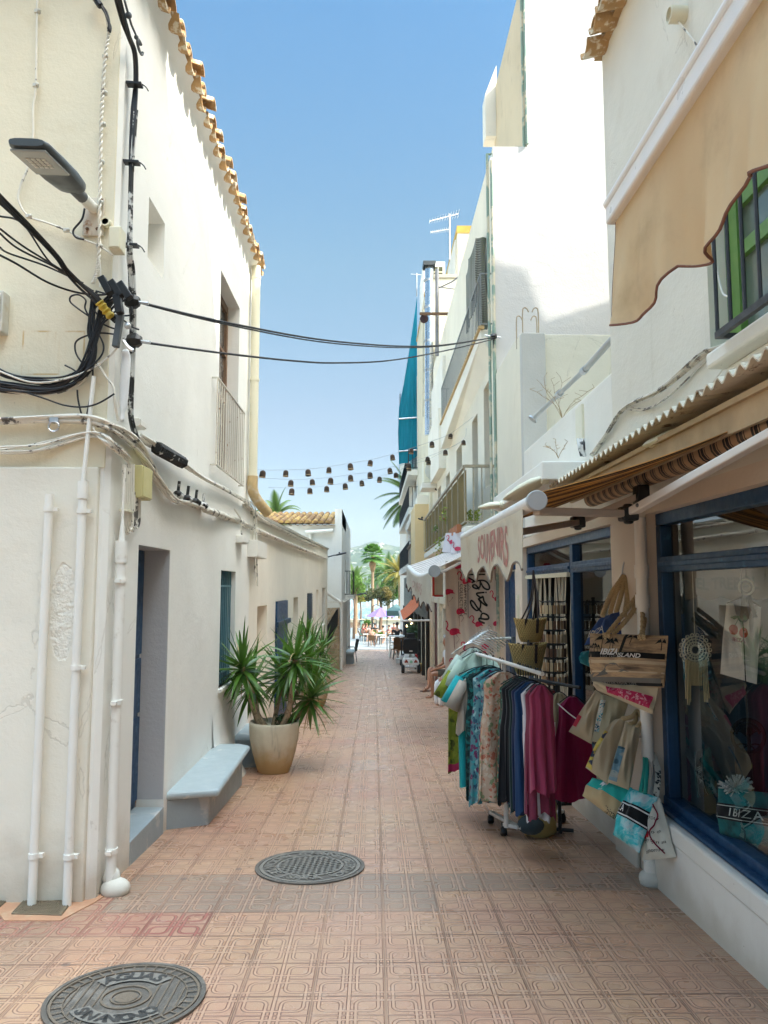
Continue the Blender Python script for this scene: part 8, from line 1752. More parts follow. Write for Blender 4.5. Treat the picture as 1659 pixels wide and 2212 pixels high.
# ================================================================ mobility scooter
ys = 25.3; cx = P(888, 1450, ys).x; g0 = gz(ys)
st = T('mobility_scooter', 'white mobility scooter with black seat seen from behind on the right', 'mobility scooter', (cx, ys, g0)); WP = M('white_scooter_body', (.78, .79, .80), .3, .04, 5, coat=.3)
mb = MB(); pf = [(-.27, .30), (-.25, .42), (-.19, .50), (.19, .50), (.25, .42), (.27, .30), (.22, .26), (-.22, .26)]; mb.prism(pf, lambda a, b, d: Vector((cx+a, ys+d, g0+b)), -.02, .62); mb.box(cx-.22, cx+.22, ys+.6, ys+1.05, g0+.12, g0+.17); mb.prism([(-.2, .12), (.2, .12), (.16, .62), (-.16, .62)], lambda a, b, d: Vector((cx+a, ys+d, g0+b)), 1.02, 1.1); mb.build('body', WP, st, bevel=.03, seg=3)
for sx in (-1, 1):
 mb = MB(); mb.lathe([(.05, -.055), (.13, -.055), (.155, -.04), (.158, 0), (.155, .04), (.13, .055), (.05, .055)], Vector((cx+sx*.26, ys+.12, g0+.158)), 22, 'x'); w = mb.build('wheel', M('rubber', (.02, .02, .02), .8), st, smooth='auto'); mb = MB(); mb.lathe([(0, -.058), (.07, -.058), (.08, -.05)], Vector((cx+sx*.26, ys+.12, g0+.158)), 14, 'x'); mb.build('rim', STEEL, w)
 mb = MB(); 
 for dx, dz in ((0, .02), (-.03, -.02), (.03, -.02)): mb.lathe([(0, -.03), (.026, -.03), (.03, -.018)], Vector((cx+sx*.155+dx, ys-.005, g0+.395+dz)), 12, 'y')
 mb.build('tail_lamp', M('red_lamp', (.30, .04, .02), .3), st, smooth='auto')
mb = MB(); mb.lathe([(0, -.032), (.045, -.032), (.05, -.02)], Vector((cx, ys-.005, g0+.38)), 20, 'y'); mb.build('round_badge', M('green_badge', (.25, .50, .36), .5), st); mb = MB()
for z in (.20, .14): mb.bar((cx-.2, ys+.02, g0+z), (cx+.2, ys+.02, g0+z), .02, .02)
for x in (-.18, -.05, .09, .18): mb.bar((cx+x, ys+.02, g0+.27), (cx+x, ys+.02, g0+.12), .015, .015)
mb.build('under_frame', STEEL, st); SEATM = M('black_vinyl', (.014, .014, .015), .45, .2, 8); mb = MB(); mb.box(cx-.23, cx+.23, ys+.12, ys+.58, g0+.62, g0+.72); mb.build('seat', SEATM, st, bevel=.03, seg=3); mb = MB(); mb.cyl((cx, ys+.35, g0+.48), (cx, ys+.35, g0+.63), .05, 10); mb.build('seat_post', STEEL, st)
mb = MB(); mb.prism([(-.24, .66), (-.245, 1.02), (-.20, 1.12), (.20, 1.12), (.245, 1.02), (.24, .66)], lambda a, b, d: Vector((cx+a, ys+.10+d-.12*(b-.66), g0+b)), 0, .10); mb.build('backrest', SEATM, st, bevel=.03, seg=3); mb = MB(); mb.prism([(-.13, 1.13), (-.14, 1.30), (.14, 1.30), (.13, 1.13)], lambda a, b, d: Vector((cx+a, ys+.03+d, g0+b)), 0, .09); mb.build('headrest', SEATM, st, bevel=.03, seg=3)
for sx in (-1, 1): mb = MB(); mb.tube(spl([(cx+sx*.22, ys+.2, g0+.60), (cx+sx*.30, ys+.16, g0+.62), (cx+sx*.31, ys+.14, g0+1.02), (cx+sx*.30, ys+.5, g0+1.04)], 4), .024, 8); mb.build('armrest', SEATM, st, smooth='auto')
mb = MB(); mb.tube([(cx, ys+1.06, g0+.6), (cx, ys+.92, g0+1.05)], .025, 8); mb.tube([(cx-.22, ys+.85, g0+1.06), (cx+.22, ys+.85, g0+1.06)], .016, 8); mb.build('tiller', IRON, st); mb = MB(); mb.box(cx-.05, cx+.05, ys+.085, ys+.10, g0+.70, g0+.73); mb.build('white_tag', WPRINT, st)
def crate(label, x0, y0, x1, y1_, Y, dep, mat, cat='box', name='box', lid=None):
 a, b = P(x0, y0, Y), P(x1, y1_, Y); zb__ = gz(Y) if y1_ >= 1e3 and False else b.z; t = T(name, label, cat, ((a.x+b.x)/2, Y, b.z)); mb = MB(); mb.box(a.x, b.x, Y, Y+dep, b.z, a.z); mb.build('shell', mat, t, bevel=.01); mb = MB(); mb.box(a.x-.01, b.x+.01, Y-.01, Y+dep+.01, a.z-.02, a.z+.02); mb.build('rim', lid or mat, t, bevel=.005); return t
yb = crate('mustard yellow cardboard box on the ground right of the scooter', 907, 1436, 926, 1450, 26.0, .45, M('yellow_card', (.42, .24, .04), .7, .15, 6), lid=M('yellow_card_lid', (.50, .30, .08), .7))
crate('black crate standing on the ground behind the yellow box', 896, 1428, 918, 1446, 27.3, .4, BLACKP, 'crate', 'crate'); crate('bright red crate stacked on the black crate', 898, 1415, 916, 1427.5, 27.3, .4, M('red_plastic', (.32, .01, .015), .45), 'crate', 'crate')
crate('small white cardboard box left of the scooter', 856, 1424, 864, 1433, 31.6, .3, M('white_card', (.68, .68, .66), .7))
cc_ = T('white_scooter_cart', 'white and beige second scooter parked in front of the black seat', 'mobility scooter', P(867, 1432, 30.5)); a = P(863, 1409, 30.5); b = P(884, 1432, 30.5); mb = MB(); mb.prism([(a.x, b.z+.12), (a.x+.03, a.z-.05), (a.x+.15, a.z), (b.x-.1, a.z-.1), (b.x, b.z+.2), (b.x, b.z+.12)], lambda p, q_, d: Vector((p, 30.5+d, q_)), 0, .8); mb.build('body', WP, cc_, bevel=.03)
for sx in (a.x+.06, b.x-.08):
 mb = MB(); mb.lathe([(0, -.04), (.11, -.04), (.12, 0), (.11, .04), (0, .04)], Vector((sx, 30.6, gz(30.6)+.12)), 16, 'x'); mb.build('wheel', BLACKP, cc_, smooth='auto')
mb = MB(); mb.tube([(a.x+.2, 31.0, a.z-.1), (a.x+.15, 30.9, a.z+.25)], .02, 6); mb.build('tiller', IRON, cc_)
# ================================================================ seats at the end of the left side
def P_chair(label, c, rot, mat, h=.82):
 t = T('cafe_chair', label, 'chair', c); Rm = Matrix.Rotation(rot, 3, 'Z'); q = lambda x, y, z: Vector(c)+Rm @ Vector((x, y, z))
 mb = MB(); mb.sheet(lambda u, v: q(-.22+.44*u, -.22+.42*v, .45+.01*math.sin(3*u)), 6, 4, .03); mb.build('seat', mat, t)
 mb = MB(); mb.sheet(lambda u, v: q(-.23+.46*u, .22+.10*v+.03*(1-4*(u-.5)**2)*v, .47+(h-.45)*v), 8, 5, .02); mb.build('backrest', mat, t, smooth='auto')
 for sx in (-1, 1):
  for sy in (-1, 1): mb = MB(); mb.cyl(q(sx*.24, sy*.22, 0), q(sx*.2, sy*.18, .45), .014, 6); mb.build('leg', IRON if mat is not STOOLW else STOOLW, t)
 for sx in (-1, 1): mb = MB(); mb.tube([q(sx*.24, -.2, .45), q(sx*.25, -.18, .64), q(sx*.25, .22, .66)], .014, 6); mb.build('armrest', IRON if mat is not STOOLW else STOOLW, t)
 return t
STOOLW = M('white_stool_paint', (.70, .69, .64), .5)
c = PG(756, 1426); P_chair('black mesh armchair by the gable house wall', (P(757, 1400, 33.5).x, 33.5, gz(33.5)), -1.3, M('black_mesh', (.02, .022, .022), .7), .95)
sl_ = T('stone_bench', 'grey slab bench with pedestals at the gable house wall', 'bench', (P(752, 1400, 32).x, 32, gz(32))); a, b = P(742, 1408, 31.6), P(765, 1417, 31.6); mb = MB(); mb.box(a.x, b.x, 31.6, 33.0, b.z+.06, a.z); mb.build('slab', GREYTOP, sl_, bevel=.02); mb = MB(); mb.box(a.x+.0, a.x+.24, 31.7, 32.9, gz(32)-.1, b.z+.06); mb.build('pedestal', GREYSTEP, sl_); mb = MB(); mb.box(b.x-.2, b.x-.04, 31.7, 32.9, gz(32)-.1, b.z+.06); mb.build('pedestal', GREYSTEP, sl_)
t = T('wall_downpipe', 'bent white downpipe at the corner of the gable house', 'downpipe', (GX-.05, 26.9, -1.3)); mb = MB(); mb.tube(spl([P(706, 1280, 26.6), P(722, 1292, 26.7), P(735, 1302, 26.8), P(737, 1320, 26.85), P(737, 1446, 26.9)], 4), .055, 10); mb.build('pipe', WHITEP, t, smooth='auto'); mb = MB(); strands(mb, [P(710, 1300, 26.6), P(725, 1301, 26.7), P(745, 1298, 27.5), P(757, 1282, 33)], 3, .03, .012); tag(mb.build('corner_cables', WHITEC), 'slack white cables looping round the gable house corner', 'cables')
# ================================================================ cafe terrace
WICK = M('wicker_chair_brown', (.20, .11, .05), .8, .4, 30, .4, 60); WICKG = M('grey_wicker', (.30, .28, .24), .8, .3, 30)
def table(label, c, w, d, h, mat, name='cafe_table'):
 t = T(name, label, 'table', c); c = Vector(c); mb = MB(); mb.box(c.x-w/2, c.x+w/2, c.y-d/2, c.y+d/2, c.z+h-.04, c.z+h); mb.build('tabletop', mat, t, bevel=.008)
 for sx in (-1, 1):
  for sy in (-1, 1): mb = MB(); mb.cyl((c.x+sx*(w/2-.05), c.y+sy*(d/2-.05), c.z), (c.x+sx*(w/2-.06), c.y+sy*(d/2-.06), c.z+h-.04), .022, 6); mb.build('leg', mat, t)
 return t
a, b = P(840, 1374, 38), P(883, 1374, 38)
table('white high bar table nearest to the street at the cafe', ((a.x+b.x)/2, 38.3, gz(38.3)), b.x-a.x, .7, a.z-gz(38.3), STOOLW, 'bar_table')
for px, Y, lab in ((846, 40, 'white bar stool left of the nearest high table'), (851, 39.3, 'white bar stool right beside the nearest high table')):
 c = Vector((P(px, 1400, Y).x, Y, gz(Y))); t = T('bar_stool', lab, 'stool', c); mb = MB(); mb.lathe([(0, .72), (.16, .72), (.17, .75), (0, .77)], c, 16); mb.build('seat', STOOLW, t)
 for k in range(4): an = .78+k*1.571; mb = MB(); mb.cyl(c+Vector((math.cos(an)*.2, math.sin(an)*.2, 0)), c+Vector((math.cos(an)*.12, math.sin(an)*.12, .73)), .018, 6); mb.build('leg', STOOLW, t)
for px, Y, lab, m_ in ((856, 37.0, 'brown wicker armchair left of the bar table', WICK), (864, 35.8, 'brown wicker armchair in front of the bar table', WICK), (874, 36.8, 'brown wicker armchair right of the bar table', WICK)): P_chair(lab, (P(px, 1400, Y).x, Y, gz(Y)), random.uniform(-.4, .4)+3.14, m_, 1.0)
zp = -2.6
tabs = [(800, 57, 'cafe table at the left edge of the terrace'), (818, 56, 'cafe table set with plates in the terrace middle'), (838, 53.5, 'cafe table behind the man in black'), (855, 58, 'cafe table under the teal parasol')]
for px, Y, lab in tabs: table(lab, (P(px, 1380, Y).x, Y, zp if Y > 52 else gz(Y)), 1.1, .7, .74, M('pale_table_top', (.55, .52, .45), .5))
ppl = [(783, 60, (1, .2, 0), 'red_top', (.45, .10, .08), SKIN, BLOND, 1, 'woman shaped long haired person in a red top at the left end of the terrace'), (790, 60.5, (1, -.3, 0), 'rust_top', (.35, .12, .08), SKIN, BLOND, 1, 'long haired person in a rust top beside the black bin'),
       (800, 60, (-.3, -1, 0), 'cream_top', (.6, .5, .42), SKIN, HAIR, 0, 'person in a cream top facing the street at the terrace'), (810, 60.5, (0, -1, 0), 'dark_top', (.03, .03, .03), SKIN, HAIR, 1, 'long dark haired person in a dark top in the terrace middle'),
       (803, 54.5, (.1, 1, 0), 'skin_top', (.50, .28, .19), SKIN, HAIR, 0, 'bare shouldered person seen from behind at the terrace'), (829, 57, (-1, .2, 0), 'tan_top', (.42, .22, .15), SKIN, HAIR, 0, 'bare armed person leaning over a terrace table'),
       (842, 58, (-.8, -.4, 0), 'pink_top', (.45, .18, .16), SKIN, HAIR, 0, 'person in a pinkish top behind the man in black'), (851, 61, (0, -1, 0), 'brown_top', (.22, .09, .07), SKIN, HAIR, 0, 'person in a brown top under the teal parasol pole')]
for px, Y, f_c, mn, mc, sk, hr, lh, lab in ppl: person(lab.replace('woman shaped ', ''), (P(px, 1370, Y).x, Y, zp+.45), f_c, sk, cloth(mn, mc), cloth('dark_bottoms', (.05, .05, .06)), hr, arms='table', longhair=bool(lh), hands=False)
for px, Y, lab in ((783, 60, 'chair under the red topped person'), (790, 60.5, 'chair under the rust topped person'), (800, 60, 'chair under the cream topped person'), (810, 60.5, 'chair under the dark topped long haired person'), (803, 54.5, 'chair under the bare shouldered person'), (829, 57, 'chair under the bare armed person'), (842, 58, 'chair under the pink topped person'), (851, 61, 'chair under the brown topped person')):
 f_c = [p[2] for p in ppl if p[0] == px][0]; P_chair('wicker '+lab, (P(px, 1370, Y).x, Y, zp), math.atan2(f_c[1], f_c[0])+math.pi/2, WICK, .8)
Yk = 43.0; hz = P(858, 1362, Yk).z-.60
person('broad person in a black shirt sitting with back turned at the cafe', (P(858, 1370, Yk).x, Yk, hz-.05), (0, 1, 0), SKIN, cloth('black_shirt', (.012, .012, .013)), cloth('black_trousers', (.02, .02, .02)), HAIR, arms='table', hgt=1.25, seat_h=hz-.05-gz(Yk), ext=.05, hands=False)
c = Vector((P(858, 1370, Yk).x, Yk, gz(Yk))); t = T('bar_stool', 'dark stool under the person in the black shirt', 'stool', c); mb = MB(); mb.lathe([(0, hz-.05-c.z-.1), (.2, hz-.05-c.z-.1), (.2, hz-.05-c.z), (0, hz-.05-c.z)], c, 14); mb.build('seat', IRON, t); mb = MB(); mb.cyl(c, c+Vector((0, 0, hz-.1-c.z)), .04, 8); mb.cyl(c, c+Vector((0, 0, .03)), .22, 14); mb.build('pedestal', IRON, t)
Yk = 44.5; hz = P(878, 1372, Yk).z-.6
person('person in a white shirt sitting at the right side of the cafe', (P(878, 1372, Yk).x, Yk, hz), (-1, -.2, 0), SKIN, SW_, cloth('blue_bottoms', (.05, .08, .15)), HAIR, arms='table', hgt=1.05, seat_h=hz-gz(Yk), ext=.05, hands=False)
c = Vector((P(878, 1372, Yk).x, Yk, gz(Yk))); t = T('bar_stool', 'dark stool under the person in the white shirt', 'stool', c); mb = MB(); mb.lathe([(0, hz-c.z-.08), (.2, hz-c.z-.08), (.2, hz-c.z), (0, hz-c.z)], c, 14); mb.build('seat', IRON, t); mb = MB(); mb.cyl(c, c+Vector((0, 0, hz-c.z-.05)), .04, 8); mb.cyl(c, c+Vector((0, 0, .03)), .22, 14); mb.build('pedestal', IRON, t)
PLB = M('grey_planter', (.06, .06, .06), .5, .2, 5)
for x0, y0, x1, y1_, lab in ((787, 1355, 797, 1376, 'large black planter with a palm plant beside the sign board'), (797.5, 1367, 803, 1382, 'first small square planter in the terrace row'), (803, 1370, 812, 1388, 'second square planter with bushy greens in the terrace row'), (818.5, 1374, 826, 1392, 'nearest square planter with yellow green plant')):
 p = PG((x0+x1)/2, y1_); Y = p.y; a, b = P(x0, y0, Y), P(x1, y1_, Y); t = T('planter', lab, 'planter', p); w = (b.x-a.x); mb = MB(); cx_, h = (a.x+b.x)/2, a.z-p.z
 mb.add([(cx_-w*.38, Y-w*.38, p.z), (cx_+w*.38, Y-w*.38, p.z), (cx_+w*.38, Y+w*.38, p.z), (cx_-w*.38, Y+w*.38, p.z), (cx_-w/2, Y-w/2, p.z+h), (cx_+w/2, Y-w/2, p.z+h), (cx_+w/2, Y+w/2, p.z+h), (cx_-w/2, Y+w/2, p.z+h)], [(0,3,2,1),(4,5,6,7),(0,1,5,4),(1,2,6,5),(2,3,7,6),(3,0,4,7)]); mb.build('box', PLB, t, bevel=.01)
 mb = MB(); rnd = random.Random(int(x0)); big = x0 < 790
 for i in range(170):
  az = rnd.uniform(0, 6.28); pol = rnd.uniform(.0, 1.3); L_ = (1.0 if big else .40)*rnd.uniform(.5, 1); d = Vector((math.sin(pol)*math.cos(az), math.sin(pol)*math.sin(az), math.cos(pol))); s_ = d.cross(Vector((0,0,1))); s_ = s_.normalized()*.035 if s_.length > .01 else Vector((.03, 0, 0)); q = Vector((cx_+rnd.uniform(-.3, .3)*w, Y+rnd.uniform(-.3, .3)*w, p.z+h)); mb.add([q-s_*.3, q+d*L_*.6-s_, q+d*L_-Vector((0, 0, .12*L_)), q+d*L_*.6+s_], [(0,1,2,3)])
 tag(mb.build('planter_plant', LEAFG if not big else LEAF), 'green plant growing in the '+lab.split(' with')[0].split(' in the')[0], 'plant')
def parasol(label, c, w, h0, h1, mat, pole, n=8, name='parasol'):
 t = T(name, label, 'parasol', Vector((pole[0], pole[1], pole[2]))); mb = MB(); top = Vector((c.x, c.y, h1)); rim = [Vector((c.x+math.cos(2*math.pi*k/n+.39)*w, c.y+math.sin(2*math.pi*k/n+.39)*w, h0)) for k in range(n)]
 for k in range(n):
  A_, B_ = rim[k], rim[(k+1) % n]; mb.grid(lambda u, v: top.lerp(A_.lerp(B_, u), v)+Vector((0, 0, -.10*math.sin(math.pi*v)*0-.06*4*u*(1-u)*v)), 5, 6)
 mb.build('canopy', mat, t); mb = MB()
 for A_ in rim: mb.tube([top-Vector((0, 0, .03)), A_-Vector((0, 0, .03))], .012, 5)
 mb.build('rib', IRON, t); mb = MB(); mb.cyl(Vector(pole), Vector((pole[0], pole[1], h1 if abs(pole[0]-c.x) < .3 else h1+.1)), .035, 8)
 if abs(pole[0]-c.x) > .3: mb.tube(spl([Vector((pole[0], pole[1], h1+.08)), Vector(((pole[0]+c.x)/2, pole[1], h1+.22)), top+Vector((0, 0, .05))], 4), .03, 6)
 mb.build('pole', IRON, t); return t
Yu = 62; c = P(822, 1320, Yu); parasol('lilac cantilever parasol over the cafe terrace', c, 1.22, P(0, 1331, Yu).z, P(0, 1312, Yu).z, M('lilac_canvas', (.27, .19, .47), .8, .05, 4, trans=.35), (P(805.5, 1330, Yu).x, Yu, zp))
Yu = 50; c = P(856, 1320, Yu); t = T('square_parasol', 'grey teal square parasol with hanging flaps beside the coral awning', 'parasol', (c.x, Yu, gz(Yu))); za, zb2 = P(0, 1313, Yu).z, P(0, 1319, Yu).z; hw = .62; TEALC = M('grey_teal_canvas', (.12, .22, .22), .8, .06, 4, trans=.25); mb = MB(); top = Vector((c.x, Yu, za+.25)); cr = [Vector((c.x+sx*hw, Yu+sy*hw, zb2)) for sx, sy in ((-1, -1), (1, -1), (1, 1), (-1, 1))]
for k in range(4): A_, B_ = cr[k], cr[(k+1) % 4]; mb.add([top, A_, B_], [(0,1,2)]); mb.sheet(lambda u, v: A_.lerp(B_, u)+Vector((0, 0, -.34*v)), 6, 1, .01)
mb.build('canopy', TEALC, t); mb = MB()
for q in cr[:2]: mb.cyl((q.x*.98+c.x*.02, q.y+.05, gz(Yu)), (q.x*.98+c.x*.02, q.y+.05, zb2), .03, 6)
mb.build('pole', IRON, t)
Y = 64; a, b = P(777.5, 1339, Y), P(786.5, 1376, Y); t = T('sign_board', 'tall narrow menu board with a green printed face on the plaza', 'sign', (a.x, Y, zp)); mb = MB(); mb.box(a.x, b.x, Y, Y+.06, zp+.15, a.z); 
for x in (a.x, b.x-.05): mb.box(x, x+.05, Y-.05, Y+.3, zp, zp+.15)
mb.build('frame', IRON, t); mb = MB(); mb.box(a.x+.04, b.x-.04, Y-.01, Y, zp+.25, a.z-.06); mb.build('poster', pattern('green_menu_print', (.30, .45, .36), [(.10, .25, .20), (.45, .52, .40), (.20, .35, .33)], 6), t)
Y = 75; a, b = P(803.5, 1338, Y), P(813.5, 1370, Y); t = T('litter_bin', 'black hooded litter bin with a white notice on the plaza', 'litter bin', (a.x, Y, zp)); mb = MB(); mb.box(a.x, b.x, Y, Y+.4, zp, a.z-.35); mb.tube(spl([(a.x+.02, Y+.2, a.z-.35), (a.x+.03, Y+.2, a.z-.05), (a.x+.1, Y+.2, a.z), (b.x-.1, Y+.2, a.z), (b.x-.03, Y+.2, a.z-.05), (b.x-.02, Y+.2, a.z-.35)], 4), .04, 6); mb.build('body', IRON, t, bevel=.02); mb = MB(); mb.box(a.x+.14, b.x-.14, Y-.01, Y, a.z-.75, a.z-.42); mb.build('notice', WPRINT, t)
Y = 72; a, b = P(752, 1348, Y), P(777, 1364, Y); t = T('wooden_bench', 'brown wooden bench standing on the plaza near the pool wall', 'bench', (a.x, Y, zp)); mb = MB()
for k in range(5): mb.box(a.x, b.x, Y+.02*k, Y+.03+.02*k, zp+.5+k*.085, zp+.57+k*.085)
mb.build('backrest', WOOD, t); mb = MB(); mb.box(a.x, b.x, Y-.4, Y, zp+.42, zp+.47); mb.build('seat', WOOD, t)
for x in (a.x+.15, b.x-.2): mb = MB(); mb.box(x, x+.07, Y-.38, Y+.1, zp, zp+.44); mb.build('leg', IRON, t)
BULB = NT('warm_bulb'); BULB.set('Base Color', (1, .85, .6, 1)); BULB.set('Emission Color', (1, .75, .4, 1)); BULB.set('Emission Strength', 2.5)
for i, (px, py) in enumerate(((886, 1340), (890, 1348), (894, 1357), (903, 1350), (880, 1352))):
 c = P(px, py, 28+i); t = T('hanging_bulb', 'glowing warm bulb strung below the coral awning', 'light bulb', c, 'glowing bulbs under the coral awning'); mb = MB(); mb.ball(c, .055, n=10, m=8); mb.build('bulb', BULB.mat, t, smooth=True); mb = MB(); mb.tube([c, c+Vector((0, 0, .35))], .008, 4); mb.build('cord', BLACKC, t)
rnd = random.Random(21); mb = MB()
for i in range(900):
 px = rnd.uniform(880, 915); py = 1362+rnd.gauss(0, 9); p = P(px, py, 27+rnd.uniform(0, 4)); p.x = min(p.x, 1.6); s_ = .06; a = Vector((rnd.uniform(-1, 1), rnd.uniform(-1, 1), rnd.uniform(-1, 1))).normalized(); b = a.orthogonal().normalized(); mb.add([p-a*s_, p-b*s_*.5, p+a*s_, p+b*s_*.5], [(0,1,2,3)])
tag(mb.build('hanging_greenery', M('dark_creeper_leaf', (.03, .07, .02), .6, .4, 5)), 'dark hanging creeper below the coral awning front', 'plant')
ld = T('lantern_cluster', 'cluster of glowing amber lamps at the end of the right facade', 'lamp cluster', P(886, 1270, 41)); mb = MB(); rnd = random.Random(4)
for i in range(26): mb.ball(P(886+rnd.gauss(0, 4), 1268+rnd.gauss(0, 6), 41+rnd.uniform(-.4, .4)), .085, n=8, m=6)
mb.build('amber_globe', M('amber_glass', (.75, .38, .10), .3, .2, 5), ld, smooth=True); mb = MB(); mb.cyl(P(886, 1290, 41), P(886, 1250, 41), .03, 6); mb.build('stem', IRON, ld)
# ================================================================ trees and palms
def leafcloud(mb, c, rx, ry, rz, n, s0, seed, hollow=.35, clumps=14):
 rnd = random.Random(seed); cl = []
 for i in range(clumps):
  d = Vector((rnd.gauss(0, 1), rnd.gauss(0, 1), rnd.gauss(0, .8))).normalized()*rnd.uniform(.35, .85); cl.append((Vector((d.x*rx, d.y*ry, d.z*rz)), rnd.uniform(.28, .50)))
 for i in range(n):
  q, k = rnd.choice(cl); d = Vector((rnd.gauss(0, 1), rnd.gauss(0, 1), rnd.gauss(0, 1))).normalized()*rnd.uniform(.5, 1)**.5; p = c+q+Vector((d.x*rx*k, d.y*ry*k, d.z*rz*k)); s_ = s0*rnd.uniform(.6, 1.3)
  a = Vector((rnd.uniform(-1, 1), rnd.uniform(-1, 1), rnd.uniform(-.6, .6))).normalized(); b = a.cross(Vector((rnd.uniform(-1, 1), rnd.uniform(-1, 1), rnd.uniform(-1, 1)))).normalized(); mb.add([p-a*s_, p-b*s_*.55, p+a*s_, p+b*s_*.55], [(0,1,2,3)])
 return mb
def tree(label, base, crown, rx, ry, rz, n, s0, leaf, seed, name='tree', leaf2=None, trunk_r=.12):
 t = T(name, label, 'tree', base); mb = MB(); base = Vector(base); crown = Vector(crown); mb.tube(spl([base, base.lerp(crown, .5)+Vector((.1, 0, 0)), crown-Vector((0, 0, rz*.4))], 6), trunk_r, 10, r_end=trunk_r*.6)
 rnd = random.Random(seed)
 for k in range(7): d = Vector((rnd.uniform(-1, 1)*rx, rnd.uniform(-1, 1)*ry, rnd.uniform(-.2, .8)*rz))*.7; mb.tube(spl([crown-Vector((0, 0, rz*.6)), crown+d*.4-Vector((0, 0, rz*.2)), crown+d], 4), trunk_r*.4, 6, r_end=.02)
 mb.build('trunk', WOOD, t, smooth='auto'); mb = MB(); leafcloud(mb, crown, rx, ry, rz, n, s0, seed); mb.build('crown', leaf, t)
 if leaf2: mb = MB(); leafcloud(mb, crown+Vector((rx*.45, -ry*.2, rz*.1)), rx*.6, ry*.7, rz*.75, n//3, s0, seed+1, clumps=8); mb.build('yellowing_crown', leaf2, t)
 return t
Y = 76; tree('round crowned dark tree with yellowing leaves in the middle of the plaza', (P(821, 1354, Y).x, Y, zp), P(822, 1287, Y), 1.45, 1.5, 1.15, 5200, .085, LEAFT, 5, leaf2=LEAFO, trunk_r=.20)
def palm(label, base, top, n, L_, seed, name='date_palm', leaf=None, droop=1.0, tr=.2, up=.2):
 leaf = leaf or PALM; rnd = random.Random(seed); t = T(name, label, 'palm tree', base); base, top = Vector(base), Vector(top); mb = MB(); mb.tube(spl([base, base.lerp(top, .5)+Vector((.1, 0, 0)), top], 10), lambda q: tr*(1.05-.2*q)*(1+.06*math.sin(q*90)), 12); mb.build('trunk', PTRUNK, t, smooth='auto')
 mb = MB()
 for i in range(n):
  az = i*2.39996+rnd.uniform(-.2, .2); el = R(78)-R(112)*(i/n)**.9+up*.3+rnd.uniform(-.1, .1); l_ = L_*rnd.uniform(.8, 1.1); m = 12; p = Vector(top); d = Vector((math.cos(az)*math.cos(el), math.sin(az)*math.cos(el), math.sin(el))); pts_ = [p]
  for k in range(m): p = p+d*(l_/m); pts_.append(p); d = (d+Vector((0, 0, -.13*droop*(1-.3*max(0, d.z))))).normalized()
  mb.tube(pts_, .02, 4, r_end=.005)
  for k in range(2, m*4):
   f = k/(m*4); a = pts_[min(m-1, int(f*m))].lerp(pts_[min(m, int(f*m)+1)], f*m-int(f*m)); dd = (pts_[min(m, int(f*m)+1)]-pts_[int(f*m)]).normalized(); sd = dd.cross(Vector((0,0,1))); sd = sd.normalized() if sd.length > .1 else Vector((1,0,0)); ll = l_*.20*math.sin(math.pi*min(.97, f*.9+.1))**.6
   for s in (-1, 1): tip = a+(sd*s*.8+dd*.55+Vector((0, 0, -.25))).normalized()*ll; w = dd*(ll*.06+.008); mb.add([a-w, tip, a+w], [(0,1,2)])
 mb.build('fronds', leaf, t); return t
def fan_palm(label, base, top, n, L_, seed):
 rnd = random.Random(seed); t = T('fan_palm', label, 'palm tree', base); base, top = Vector(base), Vector(top); mb = MB(); mb.tube(spl([base, base.lerp(top, .5), top], 8), .17, 12, r_end=.14); mb.build('trunk', PTRUNK, t, smooth='auto'); mb = MB(); mb.tube([top-Vector((0, 0, 1.7)), top-Vector((0, 0, 1.0)), top-Vector((0, 0, .2))], lambda q: .16+.22*math.sin(q*2.6), 12); mb.build('dead_skirt', M('dead_frond_skirt', (.34, .20, .10), .95, .3, 9, .6, 20), t, smooth=True); mb = MB()
 for i in range(n):
  az = i*2.39996; el = R(85)-R(125)*(i/n)+rnd.uniform(-.1, .1); d = Vector((math.cos(az)*math.cos(el), math.sin(az)*math.cos(el), math.sin(el))); st_ = top+d*L_*.5; mb.tube([top, st_], .018, 4); sd = d.cross(Vector((0,0,1))); sd = sd.normalized() if sd.length > .1 else Vector((1,0,0)); nn = sd.cross(d)
  for k in range(17):
   a = -1.35+2.7*k/16; dr = (d*math.cos(a)+sd*math.sin(a)); l2 = L_*.62*(1-.18*abs(a)); mid = st_+dr*l2*.65; tip = st_+dr*l2+Vector((0, 0, -.22*l2)); w = (dr.cross(nn)).normalized()*(.055*L_); mb.add([st_, mid-w, tip, mid+w], [(0,1,2,3)])
 mb.build('fronds', PALM2, t); return t
Y = 80; fan_palm('tall fan palm with a brown skirt on the plaza behind the round tree', (P(804.5, 1350, Y).x, Y, zp), P(805, 1200, Y), 34, 1.35, 6)
Y = 46; palm('large date palm fronds sticking out behind the far balconies', (P(900, 1360, Y).x, Y, zp), P(892, 1075, Y), 34, 2.7, 11, droop=.8, up=.3)
Y = 44; palm('date palm crown rising behind the brown tiled roof', (P(598, 1300, Y).x, Y, -2.2), P(596, 1118, Y), 34, 1.9, 12, droop=1.5)
for k, (px, py, Y, L_, lab) in enumerate(((838, 1242, 92, 2.9, 'feathery date palm right of the fan palm near the harbour'), (862, 1238, 88, 2.9, 'feathery date palm touching the lower balcony at the plaza'), (815, 1247, 112, 2.6, 'low feathery palm behind the fan palm trunk'), (766, 1258, 70, 1.9, 'feathery palm at the left edge of the plaza view'))):
 palm(lab, (P(px, 1350, Y).x, Y, zp-.2), P(px, py, Y), 30, L_, 30+k, droop=.9, leaf=PALM if k != 1 else M('yellow_palm_frond', (.24, .20, .04), .5, .5, 1.2, trans=.35))  # yellower frond colour for the palm at the lower balcony
